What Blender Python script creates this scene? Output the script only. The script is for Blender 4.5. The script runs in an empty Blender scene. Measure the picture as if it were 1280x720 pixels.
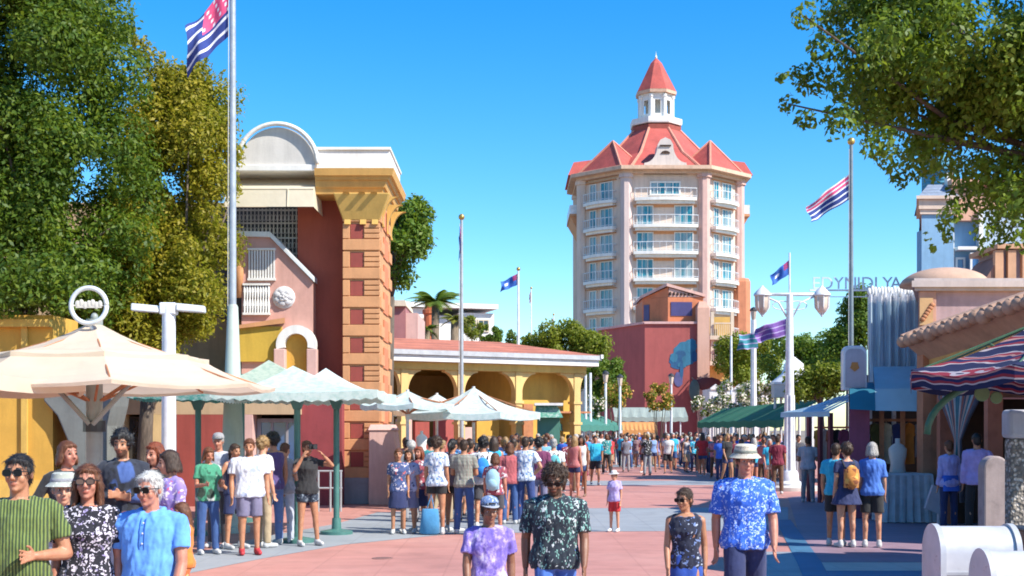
import bpy, bmesh, math, random
import numpy as np
from mathutils import Vector, Matrix, noise as mnoise
random.seed(7)
RNG = np.random.default_rng(11)
PI = math.pi
scene = bpy.context.scene
COL = scene.collection
F = 1600.0; HOR = 536.0; CAMH = 1.94

def P(px, py, D):
    """a point D metres down the street, from its place in the photograph"""
    return Vector(((px-640)*D/F, D, CAMH+(HOR-py)*D/F))
def G(px, py):
    """a point on the ground"""
    D = CAMH*F/(py-HOR)
    return Vector(((px-640)*D/F, D, 0))
def X(px, D): return (px-640)*D/F
def Z(py, D): return CAMH+(HOR-py)*D/F

# ------------------------------------------------------------------ materials
def newmat(name):
    m = bpy.data.materials.new(name); m.use_nodes = True
    nt = m.node_tree; b = nt.nodes['Principled BSDF']
    return m, nt, b
def N(nt, typ, **kw):
    n = nt.nodes.new(typ)
    for k, v in kw.items(): setattr(n, k, v)
    return n
def L(nt, a, b): nt.links.new(a, b)
def mixc(nt, fac, a, b, blend='MIX'):
    n = N(nt, 'ShaderNodeMix', data_type='RGBA', blend_type=blend)
    for i, v in ((0, fac), (6, a), (7, b)):
        if hasattr(v, 'links'): L(nt, v, n.inputs[i])
        elif i == 0: n.inputs[0].default_value = v
        else: n.inputs[i].default_value = (*v[:3], 1)
    return n.outputs[2]
def ramp(nt, src, stops, interp='LINEAR'):
    n = N(nt, 'ShaderNodeValToRGB'); n.color_ramp.interpolation = interp
    el = n.color_ramp.elements
    while len(el) < len(stops): el.new(0.5)
    for e, (p, c) in zip(el, stops):
        e.position = p; e.color = (*c[:3], 1) if hasattr(c, '__len__') else (c, c, c, 1)
    L(nt, src, n.inputs[0]); return n.outputs[0]
def coord(nt, scale=(1, 1, 1), kind='Object', rot=(0, 0, 0)):
    t = N(nt, 'ShaderNodeTexCoord'); mp = N(nt, 'ShaderNodeMapping')
    mp.inputs['Scale'].default_value = scale; mp.inputs['Rotation'].default_value = rot
    L(nt, t.outputs[kind], mp.inputs[0]); return mp.outputs[0]
def noise(nt, vec, scale, detail=4, rough=.55):
    n = N(nt, 'ShaderNodeTexNoise'); n.inputs['Scale'].default_value = scale
    n.inputs['Detail'].default_value = detail; n.inputs['Roughness'].default_value = rough
    L(nt, vec, n.inputs['Vector']); return n.outputs['Fac']
def bump(nt, b, h, strength=.3, dist=.02):
    n = N(nt, 'ShaderNodeBump'); n.inputs['Strength'].default_value = strength; n.inputs['Distance'].default_value = dist
    L(nt, h, n.inputs['Height']); L(nt, n.outputs[0], b.inputs['Normal'])
def scl(c, k): return tuple(min(1, x*k) for x in c[:3])
_mc = {}
def plaster(name, c, rough=.8, var=.16, sc=1.5, bs=.25, streak=True, grain=22):
    """painted wall, stone, canvas and the like: broad stains, fine grain, bump"""
    if name in _mc: return _mc[name]
    m, nt, b = newmat(name); v = coord(nt)
    n1 = noise(nt, v, sc, 6, .62); n2 = noise(nt, v, grain, 3)
    c1 = ramp(nt, n1, [(.28, scl(c, 1-var*1.5)), (.5, c), (.75, scl(c, 1+var*.7))])
    if streak:
        v2 = coord(nt, (1, 1, .12)); n3 = noise(nt, v2, 3.2, 5, .7)
        f = ramp(nt, n3, [(.46, 0.), (.76, .6)])
        c1 = mixc(nt, f, c1, scl(c, .62))
    f2 = ramp(nt, n2, [(.3, 0.), (.8, .25)])
    c1 = mixc(nt, f2, c1, scl(c, .75))
    L(nt, c1, b.inputs['Base Color']); b.inputs['Roughness'].default_value = rough
    bump(nt, b, n2, bs, .01)
    _mc[name] = m; return m
def metal(name, c, rough=.4, metallic=.0):
    if name in _mc: return _mc[name]
    m, nt, b = newmat(name); v = coord(nt)
    n1 = noise(nt, v, 4, 5)
    L(nt, ramp(nt, n1, [(.3, scl(c, .8)), (.7, scl(c, 1.08))]), b.inputs['Base Color'])
    L(nt, ramp(nt, noise(nt, v, 14, 3), [(.3, rough*.7), (.7, min(1, rough*1.4))]), b.inputs['Roughness'])
    b.inputs['Metallic'].default_value = metallic
    _mc[name] = m; return m
def glass(name, c=(.02, .10, .13), rough=.08, spec=.9, vary=False):
    if name in _mc: return _mc[name]
    m, nt, b = newmat(name); v = coord(nt)
    n1 = noise(nt, v, .9, 3)
    L(nt, ramp(nt, n1, [(.3, scl(c, .5)), (.7, scl(c, 1.6))]), b.inputs['Base Color'])
    b.inputs['Roughness'].default_value = rough; b.inputs['Specular IOR Level'].default_value = spec
    if vary:        # blinds and curtains drawn behind some panes
        oi = N(nt, 'ShaderNodeObjectInfo'); v2 = coord(nt, (1.1, 1.1, .05)); wn = N(nt, 'ShaderNodeTexNoise', noise_dimensions='4D'); wn.inputs['Scale'].default_value = 1.3
        L(nt, v2, wn.inputs['Vector']); ml = N(nt, 'ShaderNodeMath', operation='MULTIPLY'); L(nt, oi.outputs['Random'], ml.inputs[0]); ml.inputs[1].default_value = 40; L(nt, ml.outputs[0], wn.inputs['W'])
        f = ramp(nt, wn.outputs['Fac'], [(.44, 0.), (.5, .55), (.62, .8)])
        L(nt, mixc(nt, f, ramp(nt, n1, [(.3, scl(c, .5)), (.7, scl(c, 1.6))]), (.30, .34, .34)), b.inputs['Base Color'])
    _mc[name] = m; return m
def tile_roof(name, c, sc=3.0, axis=0):
    if name in _mc: return _mc[name]
    m, nt, b = newmat(name); v = coord(nt)
    n1 = noise(nt, v, .6, 6, .65); n2 = noise(nt, v, 9, 3)
    c1 = ramp(nt, n1, [(.3, scl(c, .7)), (.55, c), (.75, scl(c, 1.25))])
    c1 = mixc(nt, ramp(nt, n2, [(.45, 0.), (.7, .5)]), c1, scl(c, .55))
    w = N(nt, 'ShaderNodeTexWave', bands_direction='Z'); w.inputs['Scale'].default_value = sc*.5; w.inputs['Distortion'].default_value = 1.2
    L(nt, v, w.inputs['Vector'])
    c1 = mixc(nt, ramp(nt, w.outputs['Fac'], [(.0, .45), (.25, 0.)]), c1, scl(c, .4))
    L(nt, c1, b.inputs['Base Color']); b.inputs['Roughness'].default_value = .75
    bump(nt, b, w.outputs['Fac'], .5, .05)
    _mc[name] = m; return m
def leafmat(name, cols, trans=.35):
    if name in _mc: return _mc[name]
    m, nt, b = newmat(name)
    g = N(nt, 'ShaderNodeNewGeometry')
    v = coord(nt)
    c1 = ramp(nt, g.outputs['Random Per Island'], [(i/(len(cols)-1), c) for i, c in enumerate(cols)])
    n1 = noise(nt, v, .75, 4)
    c1 = mixc(nt, ramp(nt, n1, [(.35, 0.), (.68, .75)]), c1, scl(cols[-1], 1.05))
    L(nt, c1, b.inputs['Base Color']); b.inputs['Roughness'].default_value = .55
    b.inputs['Specular IOR Level'].default_value = .35
    t = N(nt, 'ShaderNodeBsdfTranslucent'); L(nt, mixc(nt, .45, c1, (.30, .42, .03)), t.inputs['Color'])
    mx = N(nt, 'ShaderNodeMixShader'); mx.inputs[0].default_value = trans
    L(nt, b.outputs[0], mx.inputs[1]); L(nt, t.outputs[0], mx.inputs[2])
    L(nt, mx.outputs[0], nt.nodes['Material Output'].inputs[0])
    _mc[name] = m; return m
def bark(name='bark', c=(.13, .1, .075)):
    if name in _mc: return _mc[name]
    m, nt, b = newmat(name); v = coord(nt, (6, 6, 1))
    n1 = noise(nt, v, 3, 6, .7)
    L(nt, ramp(nt, n1, [(.3, scl(c, .4)), (.6, c), (.8, scl(c, 1.7))]), b.inputs['Base Color'])
    b.inputs['Roughness'].default_value = .9; bump(nt, b, n1, .7, .03)
    _mc[name] = m; return m
def canvas(name, c, trans=.25, var=.1):
    """awning and parasol cloth that lets some light through"""
    if name in _mc: return _mc[name]
    m, nt, b = newmat(name); v = coord(nt)
    n1 = noise(nt, v, 2.2, 5); n2 = noise(nt, v, 90, 2)
    c1 = ramp(nt, n1, [(.3, scl(c, 1-var)), (.7, scl(c, 1+var*.4))])
    L(nt, c1, b.inputs['Base Color']); b.inputs['Roughness'].default_value = .85
    bump(nt, b, n1, .35, .05)
    t = N(nt, 'ShaderNodeBsdfTranslucent'); L(nt, c1, t.inputs['Color'])
    mx = N(nt, 'ShaderNodeMixShader'); mx.inputs[0].default_value = trans
    L(nt, b.outputs[0], mx.inputs[1]); L(nt, t.outputs[0], mx.inputs[2])
    L(nt, mx.outputs[0], nt.nodes['Material Output'].inputs[0])
    _mc[name] = m; return m
def cloth(name, c, pattern=None, c2=(.8, .8, .8), c3=None, sc=30, thr=.35):
    if name in _mc: return _mc[name]
    m, nt, b = newmat(name); v = coord(nt)
    n1 = noise(nt, v, 7, 5)
    c1 = ramp(nt, n1, [(.3, scl(c, .82)), (.7, scl(c, 1.12))])
    def spots(c1, scale, thr, col, seed=0, stretch=(1, 1, 1)):
        vv = coord(nt, stretch, rot=(seed*.4, seed*.7, seed))
        dn = N(nt, 'ShaderNodeTexNoise'); dn.inputs['Scale'].default_value = scale*1.2; L(nt, vv, dn.inputs['Vector'])
        va = N(nt, 'ShaderNodeMix', data_type='RGBA'); va.inputs[0].default_value = .12
        L(nt, vv, va.inputs[6]); L(nt, dn.outputs['Color'], va.inputs[7])
        vo = N(nt, 'ShaderNodeTexVoronoi'); vo.inputs['Scale'].default_value = scale
        L(nt, va.outputs[2], vo.inputs['Vector'])
        f = ramp(nt, vo.outputs['Distance'], [(thr, 1.), (thr+.06, 0.)])
        return mixc(nt, f, c1, col)
    if pattern == 'floral':
        c1 = spots(c1, sc, thr, c2)
        c1 = spots(c1, sc*.7, thr*.55, c3 or scl(c2, .6), 2)
    elif pattern == 'blotch':
        c1 = spots(c1, sc, thr, c2, 0, (1, 1, .55)); c1 = spots(c1, sc*.8, thr*.8, c3 or c2, 3, (1, 1, .6))
        c1 = spots(c1, sc*1.7, thr*.8, scl(c, .4), 5)
    elif pattern == 'tiedye':
        n = noise(nt, coord(nt, (1, 1, .8)), sc, 6, .75)
        c1 = ramp(nt, n, [(.36, c), (.47, scl(c, 1.3)), (.55, c2), (.66, c3 or c2)])
    elif pattern == 'stripes' or pattern == 'ribs':
        w = N(nt, 'ShaderNodeTexWave', bands_direction='Z' if pattern == 'stripes' else 'X'); w.inputs['Scale'].default_value = sc
        w.inputs['Distortion'].default_value = .8
        L(nt, v, w.inputs['Vector'])
        c1 = mixc(nt, ramp(nt, w.outputs['Fac'], [(thr, 0.), (thr+.15, 1.)]), c1, c2)
    elif pattern == 'plaid':
        for d, ss in (('X', sc), ('Z', sc)):
            w = N(nt, 'ShaderNodeTexWave', bands_direction=d); w.inputs['Scale'].default_value = ss; L(nt, v, w.inputs['Vector'])
            c1 = mixc(nt, ramp(nt, w.outputs['Fac'], [(.5, 0.), (.65, .6)]), c1, c2 if d == 'X' else (c3 or c2))
    L(nt, c1, b.inputs['Base Color']); b.inputs['Roughness'].default_value = .88
    b.inputs['Sheen Weight'].default_value = .15
    n2 = noise(nt, coord(nt), 26, 4); bump(nt, b, n2, .35, .01)
    _mc[name] = m; return m
def skinmat(name, c):
    if name in _mc: return _mc[name]
    m, nt, b = newmat(name); v = coord(nt)
    n1 = noise(nt, v, 14, 5); n2 = noise(nt, v, 120, 2)
    L(nt, ramp(nt, n1, [(.3, (c[0]*.85, c[1]*.72, c[2]*.68)), (.55, c), (.75, scl(c, 1.1))]), b.inputs['Base Color'])
    b.inputs['Roughness'].default_value = .5; b.inputs['Subsurface Weight'].default_value = .08
    b.inputs['Subsurface Radius'].default_value = (.012, .005, .003); bump(nt, b, n2, .15, .004)
    _mc[name] = m; return m
def hairmat(name, c):
    if name in _mc: return _mc[name]
    m, nt, b = newmat(name); v = coord(nt, (60, 60, 6))
    n1 = noise(nt, v, 2, 4, .7)
    L(nt, ramp(nt, n1, [(.3, scl(c, .35)), (.55, c), (.75, scl(c, 1.7))]), b.inputs['Base Color'])
    b.inputs['Roughness'].default_value = .5; bump(nt, b, n1, .8, .008)
    _mc[name] = m; return m

# ------------------------------------------------------------------ objects
def tag(o, label=None, cat=None, group=None, kind=None):
    if label: o['label'] = label
    if cat: o['category'] = cat
    if group: o['group'] = group
    if kind: o['kind'] = kind
    return o
def thing(name, label, cat, loc=(0, 0, 0), rz=0, group=None):
    o = bpy.data.objects.new(name, None); COL.objects.link(o)
    o.location = loc; o.rotation_euler = (0, 0, rz); o.empty_display_size = .3
    return tag(o, label, cat, group)
def origin(o):
    v = Vector((0, 0, 0))
    while o: v += o.location; o = o.parent
    return v
def dup(o, parent=None):
    c = o.copy(); COL.objects.link(c)
    if parent: c.parent = parent
    for ch in list(o.children): dup(ch, c)
    return c

class MB:
    def __init__(s): s.v = []; s.f = []; s.m = []; s.mi = 0; s.M = None
    def mat(s, i): s.mi = i; return s
    def _add(s, vs, fs):
        b = len(s.v)
        for v in vs:
            v = Vector(v)
            s.v.append(s.M @ v if s.M else v)
        for f in fs: s.f.append([b+i for i in f]); s.m.append(s.mi)
        return s
    def boxb(s, a, b):
        x0, y0, z0 = a; x1, y1, z1 = b
        return s._add([(x0, y0, z0), (x1, y0, z0), (x1, y1, z0), (x0, y1, z0), (x0, y0, z1), (x1, y0, z1), (x1, y1, z1), (x0, y1, z1)],
                      [(0, 3, 2, 1), (4, 5, 6, 7), (0, 1, 5, 4), (1, 2, 6, 5), (2, 3, 7, 6), (3, 0, 4, 7)])
    def box(s, c, d, rz=0):
        h = [Vector((sx*d[0]/2, sy*d[1]/2, sz*d[2]/2)) for sz in (-1, 1) for sx, sy in ((-1, -1), (1, -1), (1, 1), (-1, 1))]
        R = Matrix.Rotation(rz, 3, 'Z'); c = Vector(c)
        return s._add([c+R @ p for p in h], [(0, 3, 2, 1), (4, 5, 6, 7), (0, 1, 5, 4), (1, 2, 6, 5), (2, 3, 7, 6), (3, 0, 4, 7)])
    def hexa(s, pts):
        """8 points: bottom ring then top ring, counter-clockwise seen from above"""
        return s._add(pts, [(0, 3, 2, 1), (4, 5, 6, 7), (0, 1, 5, 4), (1, 2, 6, 5), (2, 3, 7, 6), (3, 0, 4, 7)])
    def quad(s, *p): return s._add(p, [tuple(range(len(p)))])
    def prism(s, poly, ext):
        """closed polygon pushed along a vector"""
        n = len(poly); ext = Vector(ext); p = [Vector(q) for q in poly]
        nrm = sum(((p[i]-p[0]).cross(p[(i+1) % n]-p[0]) for i in range(1, n-1)), Vector())
        if nrm.dot(ext) > 0: p = p[::-1]
        return s._add(p+[q+ext for q in p], [tuple(range(n)), tuple(range(2*n-1, n-1, -1))]+[((i+1) % n, i, n+i, n+(i+1) % n) for i in range(n)])
    def tube(s, pts, rs, n=10, cap=True):
        pts = [Vector(p) for p in pts]
        if not hasattr(rs, '__len__'): rs = [rs]*len(pts)
        vs = []; fs = []
        prev = None
        for i, p in enumerate(pts):
            d = (pts[min(i+1, len(pts)-1)]-pts[max(i-1, 0)]).normalized()
            if prev is None:
                a = d.orthogonal().normalized()
            else:
                a = (prev-d*prev.dot(d)).normalized()
            prev = a; b = d.cross(a)
            for k in range(n):
                t = 2*PI*k/n; vs.append(p+(a*math.cos(t)+b*math.sin(t))*rs[i])
        for i in range(len(pts)-1):
            for k in range(n):
                k2 = (k+1) % n; fs.append((i*n+k, i*n+k2, (i+1)*n+k2, (i+1)*n+k))
        if cap: fs.append(tuple(range(n-1, -1, -1))); fs.append(tuple((len(pts)-1)*n+k for k in range(n)))
        return s._add(vs, fs)
    def lathe(s, prof, c=(0, 0, 0), n=24, rot=0, arc=2*PI):
        """prof: (radius, z) from bottom to top"""
        c = Vector(c); vs = []; fs = []
        full = abs(arc-2*PI) < 1e-6; m = n if full else n+1
        for r, z in prof:
            for k in range(m):
                t = rot+arc*k/n; vs.append(c+Vector((r*math.cos(t), r*math.sin(t), z)))
        for i in range(len(prof)-1):
            for k in range(n):
                k2 = (k+1) % m; fs.append((i*m+k, i*m+k2, (i+1)*m+k2, (i+1)*m+k))
        if full and prof[0][0] > 1e-4: fs.append(tuple(range(m-1, -1, -1)))
        if full and prof[-1][0] > 1e-4: fs.append(tuple((len(prof)-1)*m+k for k in range(m)))
        return s._add(vs, fs)
    def ell(s, c, r, nu=12, nv=8, R=None):
        c = Vector(c); r = r if hasattr(r, '__len__') else (r, r, r)
        vs = [Vector((0, 0, -r[2]))]; fs = []
        for j in range(1, nv):
            ph = -PI/2+PI*j/nv
            for i in range(nu):
                t = 2*PI*i/nu; vs.append(Vector((r[0]*math.cos(ph)*math.cos(t), r[1]*math.cos(ph)*math.sin(t), r[2]*math.sin(ph))))
        vs.append(Vector((0, 0, r[2]))); top = len(vs)-1
        for i in range(nu):
            i2 = (i+1) % nu
            fs.append((0, 1+i2, 1+i))
            for j in range(nv-2): fs.append((1+j*nu+i, 1+j*nu+i2, 1+(j+1)*nu+i2, 1+(j+1)*nu+i))
            fs.append((1+(nv-2)*nu+i, 1+(nv-2)*nu+i2, top))
        return s._add([c+(R @ v if R else v) for v in vs], fs)
    def caps(s, p0, p1, r0, r1=None, n=10):
        """tapered capsule"""
        p0 = Vector(p0); p1 = Vector(p1); r1 = r0 if r1 is None else r1
        d = (p1-p0); l = max(d.length, 1e-5); d = d/l
        pts = [p0-d*r0*.98, p0-d*r0*.7, p0-d*r0*.0, p1, p1+d*r1*.7, p1+d*r1*.98]
        return s.tube(pts, [r0*.2, r0*.72, r0, r1, r1*.72, r1*.2], n)
    def loft(s, secs, n=18, e=2.3):
        """secs: (centre, rx, ry) stacked ellipses in the xy plane"""
        vs = []; fs = []
        for c, rx, ry in secs:
            for k in range(n):
                t = 2*PI*k/n; ct, st = math.cos(t), math.sin(t)
                vs.append(Vector(c)+Vector((rx*math.copysign(abs(ct)**(2/e), ct), ry*math.copysign(abs(st)**(2/e), st), 0)))
        for i in range(len(secs)-1):
            for k in range(n): k2 = (k+1) % n; fs.append((i*n+k, i*n+k2, (i+1)*n+k2, (i+1)*n+k))
        fs.append(tuple(range(n-1, -1, -1))); fs.append(tuple((len(secs)-1)*n+k for k in range(n)))
        return s._add(vs, fs)
    def mesh(s, name, off=Vector((0, 0, 0))):
        me = bpy.data.meshes.new(name)
        me.from_pydata([v-off for v in s.v], [], s.f)
        if s.m: me.polygons.foreach_set('material_index', s.m)
        return me
    def build(s, name, mats, parent=None, smooth=False, local=False, bevel=0):
        off = Vector((0, 0, 0))
        if parent is not None and not local: off = origin(parent)
        me = s.mesh(name, off)
        for m in (mats if isinstance(mats, (list, tuple)) else [mats]): me.materials.append(m)
        if smooth:
            if smooth is True: me.shade_smooth()
            else: me.shade_smooth(); me.set_sharp_from_angle(angle=math.radians(smooth))
        me.update()
        o = bpy.data.objects.new(name, me); COL.objects.link(o)
        if parent is not None: o.parent = parent
        if bevel:
            b = o.modifiers.new('bevel', 'BEVEL'); b.width = bevel; b.segments = 2; b.limit_method = 'ANGLE'
        return o

# frame on a vertical facade: u along the wall, outward normal, z up
class Wall:
    def __init__(s, a, b):
        s.a = Vector((a[0], a[1], 0)); b = Vector((b[0], b[1], 0)); s.len = (b-s.a).length
        s.u = (b-s.a).normalized(); s.n = Vector((s.u.y, -s.u.x, 0))      # outward = to the right hand side when going a->b seen from above: faces the viewer for a left, b right
    def p(s, u, z, d=0): return s.a+s.u*u+s.n*d+Vector((0, 0, z))
    def box(s, mb, u0, u1, z0, z1, d0, d1):
        q = [(u0, d1), (u1, d1), (u1, d0), (u0, d0)]
        return mb.hexa([s.p(u, z0, d) for u, d in q]+[s.p(u, z1, d) for u, d in q])
def window(w, u0, u1, z0, z1, parent, fm, gm, nx=2, nz=1, name='window', d=.0, fw=.09, depth=.07):
    mb = MB()
    w.box(mb.mat(1), u0+fw*.5, u1-fw*.5, z0+fw*.5, z1-fw*.5, d+.004, d+depth*.4)
    mb.mat(0)
    w.box(mb, u0, u0+fw, z0, z1, d+.002, d+depth); w.box(mb, u1-fw, u1, z0, z1, d+.002, d+depth)
    w.box(mb, u0+fw, u1-fw, z1-fw, z1, d+.002, d+depth); w.box(mb, u0+fw, u1-fw, z0, z0+fw, d+.002, d+depth*1.3)
    for i in range(1, nx):
        u = u0+(u1-u0)*i/nx; w.box(mb, u-fw*.3, u+fw*.3, z0+fw, z1-fw, d+.003, d+depth*.8)
    for i in range(1, nz):
        z = z0+(z1-z0)*i/nz; w.box(mb, u0+fw, u1-fw, z-fw*.25, z+fw*.25, d+.0035, d+depth*.75)
    return mb.build(name, [fm, gm], parent)
# ------------------------------------------------------------------ people
JOBS = []
def job(mb, voxel, disp=0, dscale=.08, smooth=3, clampz=None, decim=None):
    j = {'mb': mb, 'voxel': voxel, 'disp': disp, 'ds': dscale, 'smooth': smooth, 'clamp': clampz, 'decim': decim, 'mesh': None}
    JOBS.append(j); return j
def add_strands(me, n, s, curly):
    """loose locks standing off the hair so that its edge is uneven"""
    k = len(me.vertices); co = np.empty(k*3, np.float32); no = np.empty(k*3, np.float32)
    me.vertices.foreach_get('co', co); me.vertices.foreach_get('normal', no); co = co.reshape(-1, 3); no = no.reshape(-1, 3)
    rng = np.random.default_rng(k); idx = rng.choice(k, n)
    p = co[idx]; nr = no[idx]
    g = np.array([0, .5, -1.0])+rng.normal(size=(n, 3))*(1.3 if curly else .16)
    t = g-nr*(g*nr).sum(1)[:, None]; t /= np.linalg.norm(t, axis=1)[:, None]+1e-6
    sd = np.cross(nr, t); l = (rng.uniform(.02, .05, n)*s*(1 if curly else 1.3))[:, None]; lift = (rng.uniform(.0, .012 if curly else .0025, n)*s)[:, None]; w = (.003 if curly else .0017)*s
    a0, a1 = p-nr*.002-sd*w, p-nr*.002+sd*w; b0, b1 = p+t*l*.55+nr*(lift+.0025*s)-sd*w*.8, p+t*l*.55+nr*(lift+.0025*s)+sd*w*.8; c0 = p+t*l+nr*lift*(1.8 if curly else .6)
    bm = bmesh.new(); bm.from_mesh(me)
    for i in range(n):
        v = [bm.verts.new(q[i]) for q in (a0, a1, b1, b0, c0)]
        bm.faces.new(v[:4]); bm.faces.new((v[3], v[2], v[4]))
    bm.to_mesh(me); bm.free(); me.update()
def run_jobs():
    todo = [j for j in JOBS if j['mesh'] is None]
    tmp = []
    texs = {}
    fe = bpy.data.objects.new('fold_frame', None); COL.objects.link(fe); fe.scale = (1, 1, 2.6); fe.rotation_euler = (0, .25, .3)
    for j in todo:
        me = j['mb'].mesh('tmp'); o = bpy.data.objects.new('tmp', me); COL.objects.link(o)
        r = o.modifiers.new('r', 'REMESH'); r.mode = 'VOXEL'; r.voxel_size = j['voxel']; r.use_smooth_shade = True
        if j['disp']:
            k = round(j['ds'], 3)
            if k not in texs:
                t = bpy.data.textures.new('folds', 'CLOUDS'); t.noise_scale = k; t.noise_depth = 2; texs[k] = t
            d = o.modifiers.new('d', 'DISPLACE'); d.texture = texs[k]; d.strength = j['disp']; d.mid_level = .5; d.texture_coords = 'OBJECT'; d.texture_coords_object = fe
        if j['smooth']:
            sm = o.modifiers.new('s', 'SMOOTH'); sm.factor = .5; sm.iterations = j['smooth']
        if j['decim']:
            dc = o.modifiers.new('c', 'DECIMATE'); dc.ratio = j['decim']
        tmp.append(o)
    dg = bpy.context.evaluated_depsgraph_get(); dg.update()
    for j, o in zip(todo, tmp):
        me = bpy.data.meshes.new_from_object(o.evaluated_get(dg), depsgraph=dg)
        me.materials.clear()
        if j['clamp'] is not None:
            a = np.empty(len(me.vertices)*3, np.float32); me.vertices.foreach_get('co', a)
            a = a.reshape(-1, 3); a[:, 2] = np.maximum(a[:, 2], j['clamp']); me.vertices.foreach_set('co', a.ravel()); me.update()
        me.polygons.foreach_set('use_smooth', [True]*len(me.polygons))
        if j.get('strands'): add_strands(me, *j['strands'])
        j['mesh'] = me
    for o in tmp:
        m = o.data; bpy.data.objects.remove(o); bpy.data.meshes.remove(m)
    bpy.data.objects.remove(fe)

def nv(*a): return Vector(a).normalized()
HANG = lambda s: (nv(s*.11, .05, -1), nv(s*.02, -.26, -1))
POSES = {
    'stand': dict(arms={-1: HANG(-1), 1: HANG(1)}, legs={-1: (nv(-.04, 0, -1), nv(-.02, .02, -1)), 1: (nv(.04, 0, -1), nv(.02, .02, -1))}),
    'walk': dict(arms={-1: (nv(-.13, .2, -1), nv(-.01, -.14, -1)), 1: (nv(.12, -.18, -1), nv(-.04, -.5, -1))},
                 legs={-1: (nv(-.03, -.3, -1), nv(0, -.02, -1)), 1: (nv(.03, .16, -1), nv(0, .42, -1))}),
    'walk2': dict(arms={1: (nv(.13, .2, -1), nv(.01, -.14, -1)), -1: (nv(-.12, -.18, -1), nv(.04, -.5, -1))},
                  legs={1: (nv(.03, -.3, -1), nv(0, -.02, -1)), -1: (nv(-.03, .16, -1), nv(0, .42, -1))}),
    'folded': dict(arms={-1: (nv(-.15, -.15, -1), nv(.85, -.45, .05)), 1: (nv(.15, -.2, -1), nv(-.85, -.4, .12))},
                   legs={-1: (nv(-.07, 0, -1), nv(-.03, .02, -1)), 1: (nv(.07, -.02, -1), nv(.04, .02, -1))}),
    'hip': dict(arms={-1: (nv(-.55, .2, -1), nv(.6, -.2, -.6)), 1: HANG(1)}, legs={-1: (nv(-.09, 0, -1), nv(-.05, .02, -1)), 1: (nv(.06, -.1, -1), nv(.03, .05, -1))}),
    'phone': dict(arms={-1: (nv(-.2, -.45, -.85), nv(.35, -.6, .75)), 1: (nv(.2, -.4, -.85), nv(-.3, -.65, .75))}, legs={-1: (nv(-.06, 0, -1), nv(-.04, .02, -1)), 1: (nv(.08, -.03, -1), nv(.04, .02, -1))}),
    'lookphone': dict(arms={-1: (nv(-.12, -.2, -1), nv(.3, -.9, .1)), 1: (nv(.15, -.1, -1), nv(-.2, -.95, .15))}, legs={-1: (nv(-.05, 0, -1), nv(-.03, .02, -1)), 1: (nv(.06, -.05, -1), nv(.03, .03, -1))}),
    'belly': dict(arms={-1: (nv(-.2, .1, -1), nv(.2, -.5, -.6)), 1: (nv(.3, .05, -1), nv(-.65, -.7, .02))}, legs={-1: (nv(-.06, -.15, -1), nv(-.03, .02, -1)), 1: (nv(.06, .05, -1), nv(.03, .15, -1))}),
    'camera': dict(arms={-1: (nv(-.35, -.55, -.35), nv(.45, -.25, .9)), 1: (nv(.55, -.5, -.15), nv(-.55, -.1, .55))}, legs={-1: (nv(-.05, 0, -1), nv(-.04, .02, -1)), 1: (nv(.12, -.03, -1), nv(.1, .02, -1))}),
}
SK = 1.75
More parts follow.
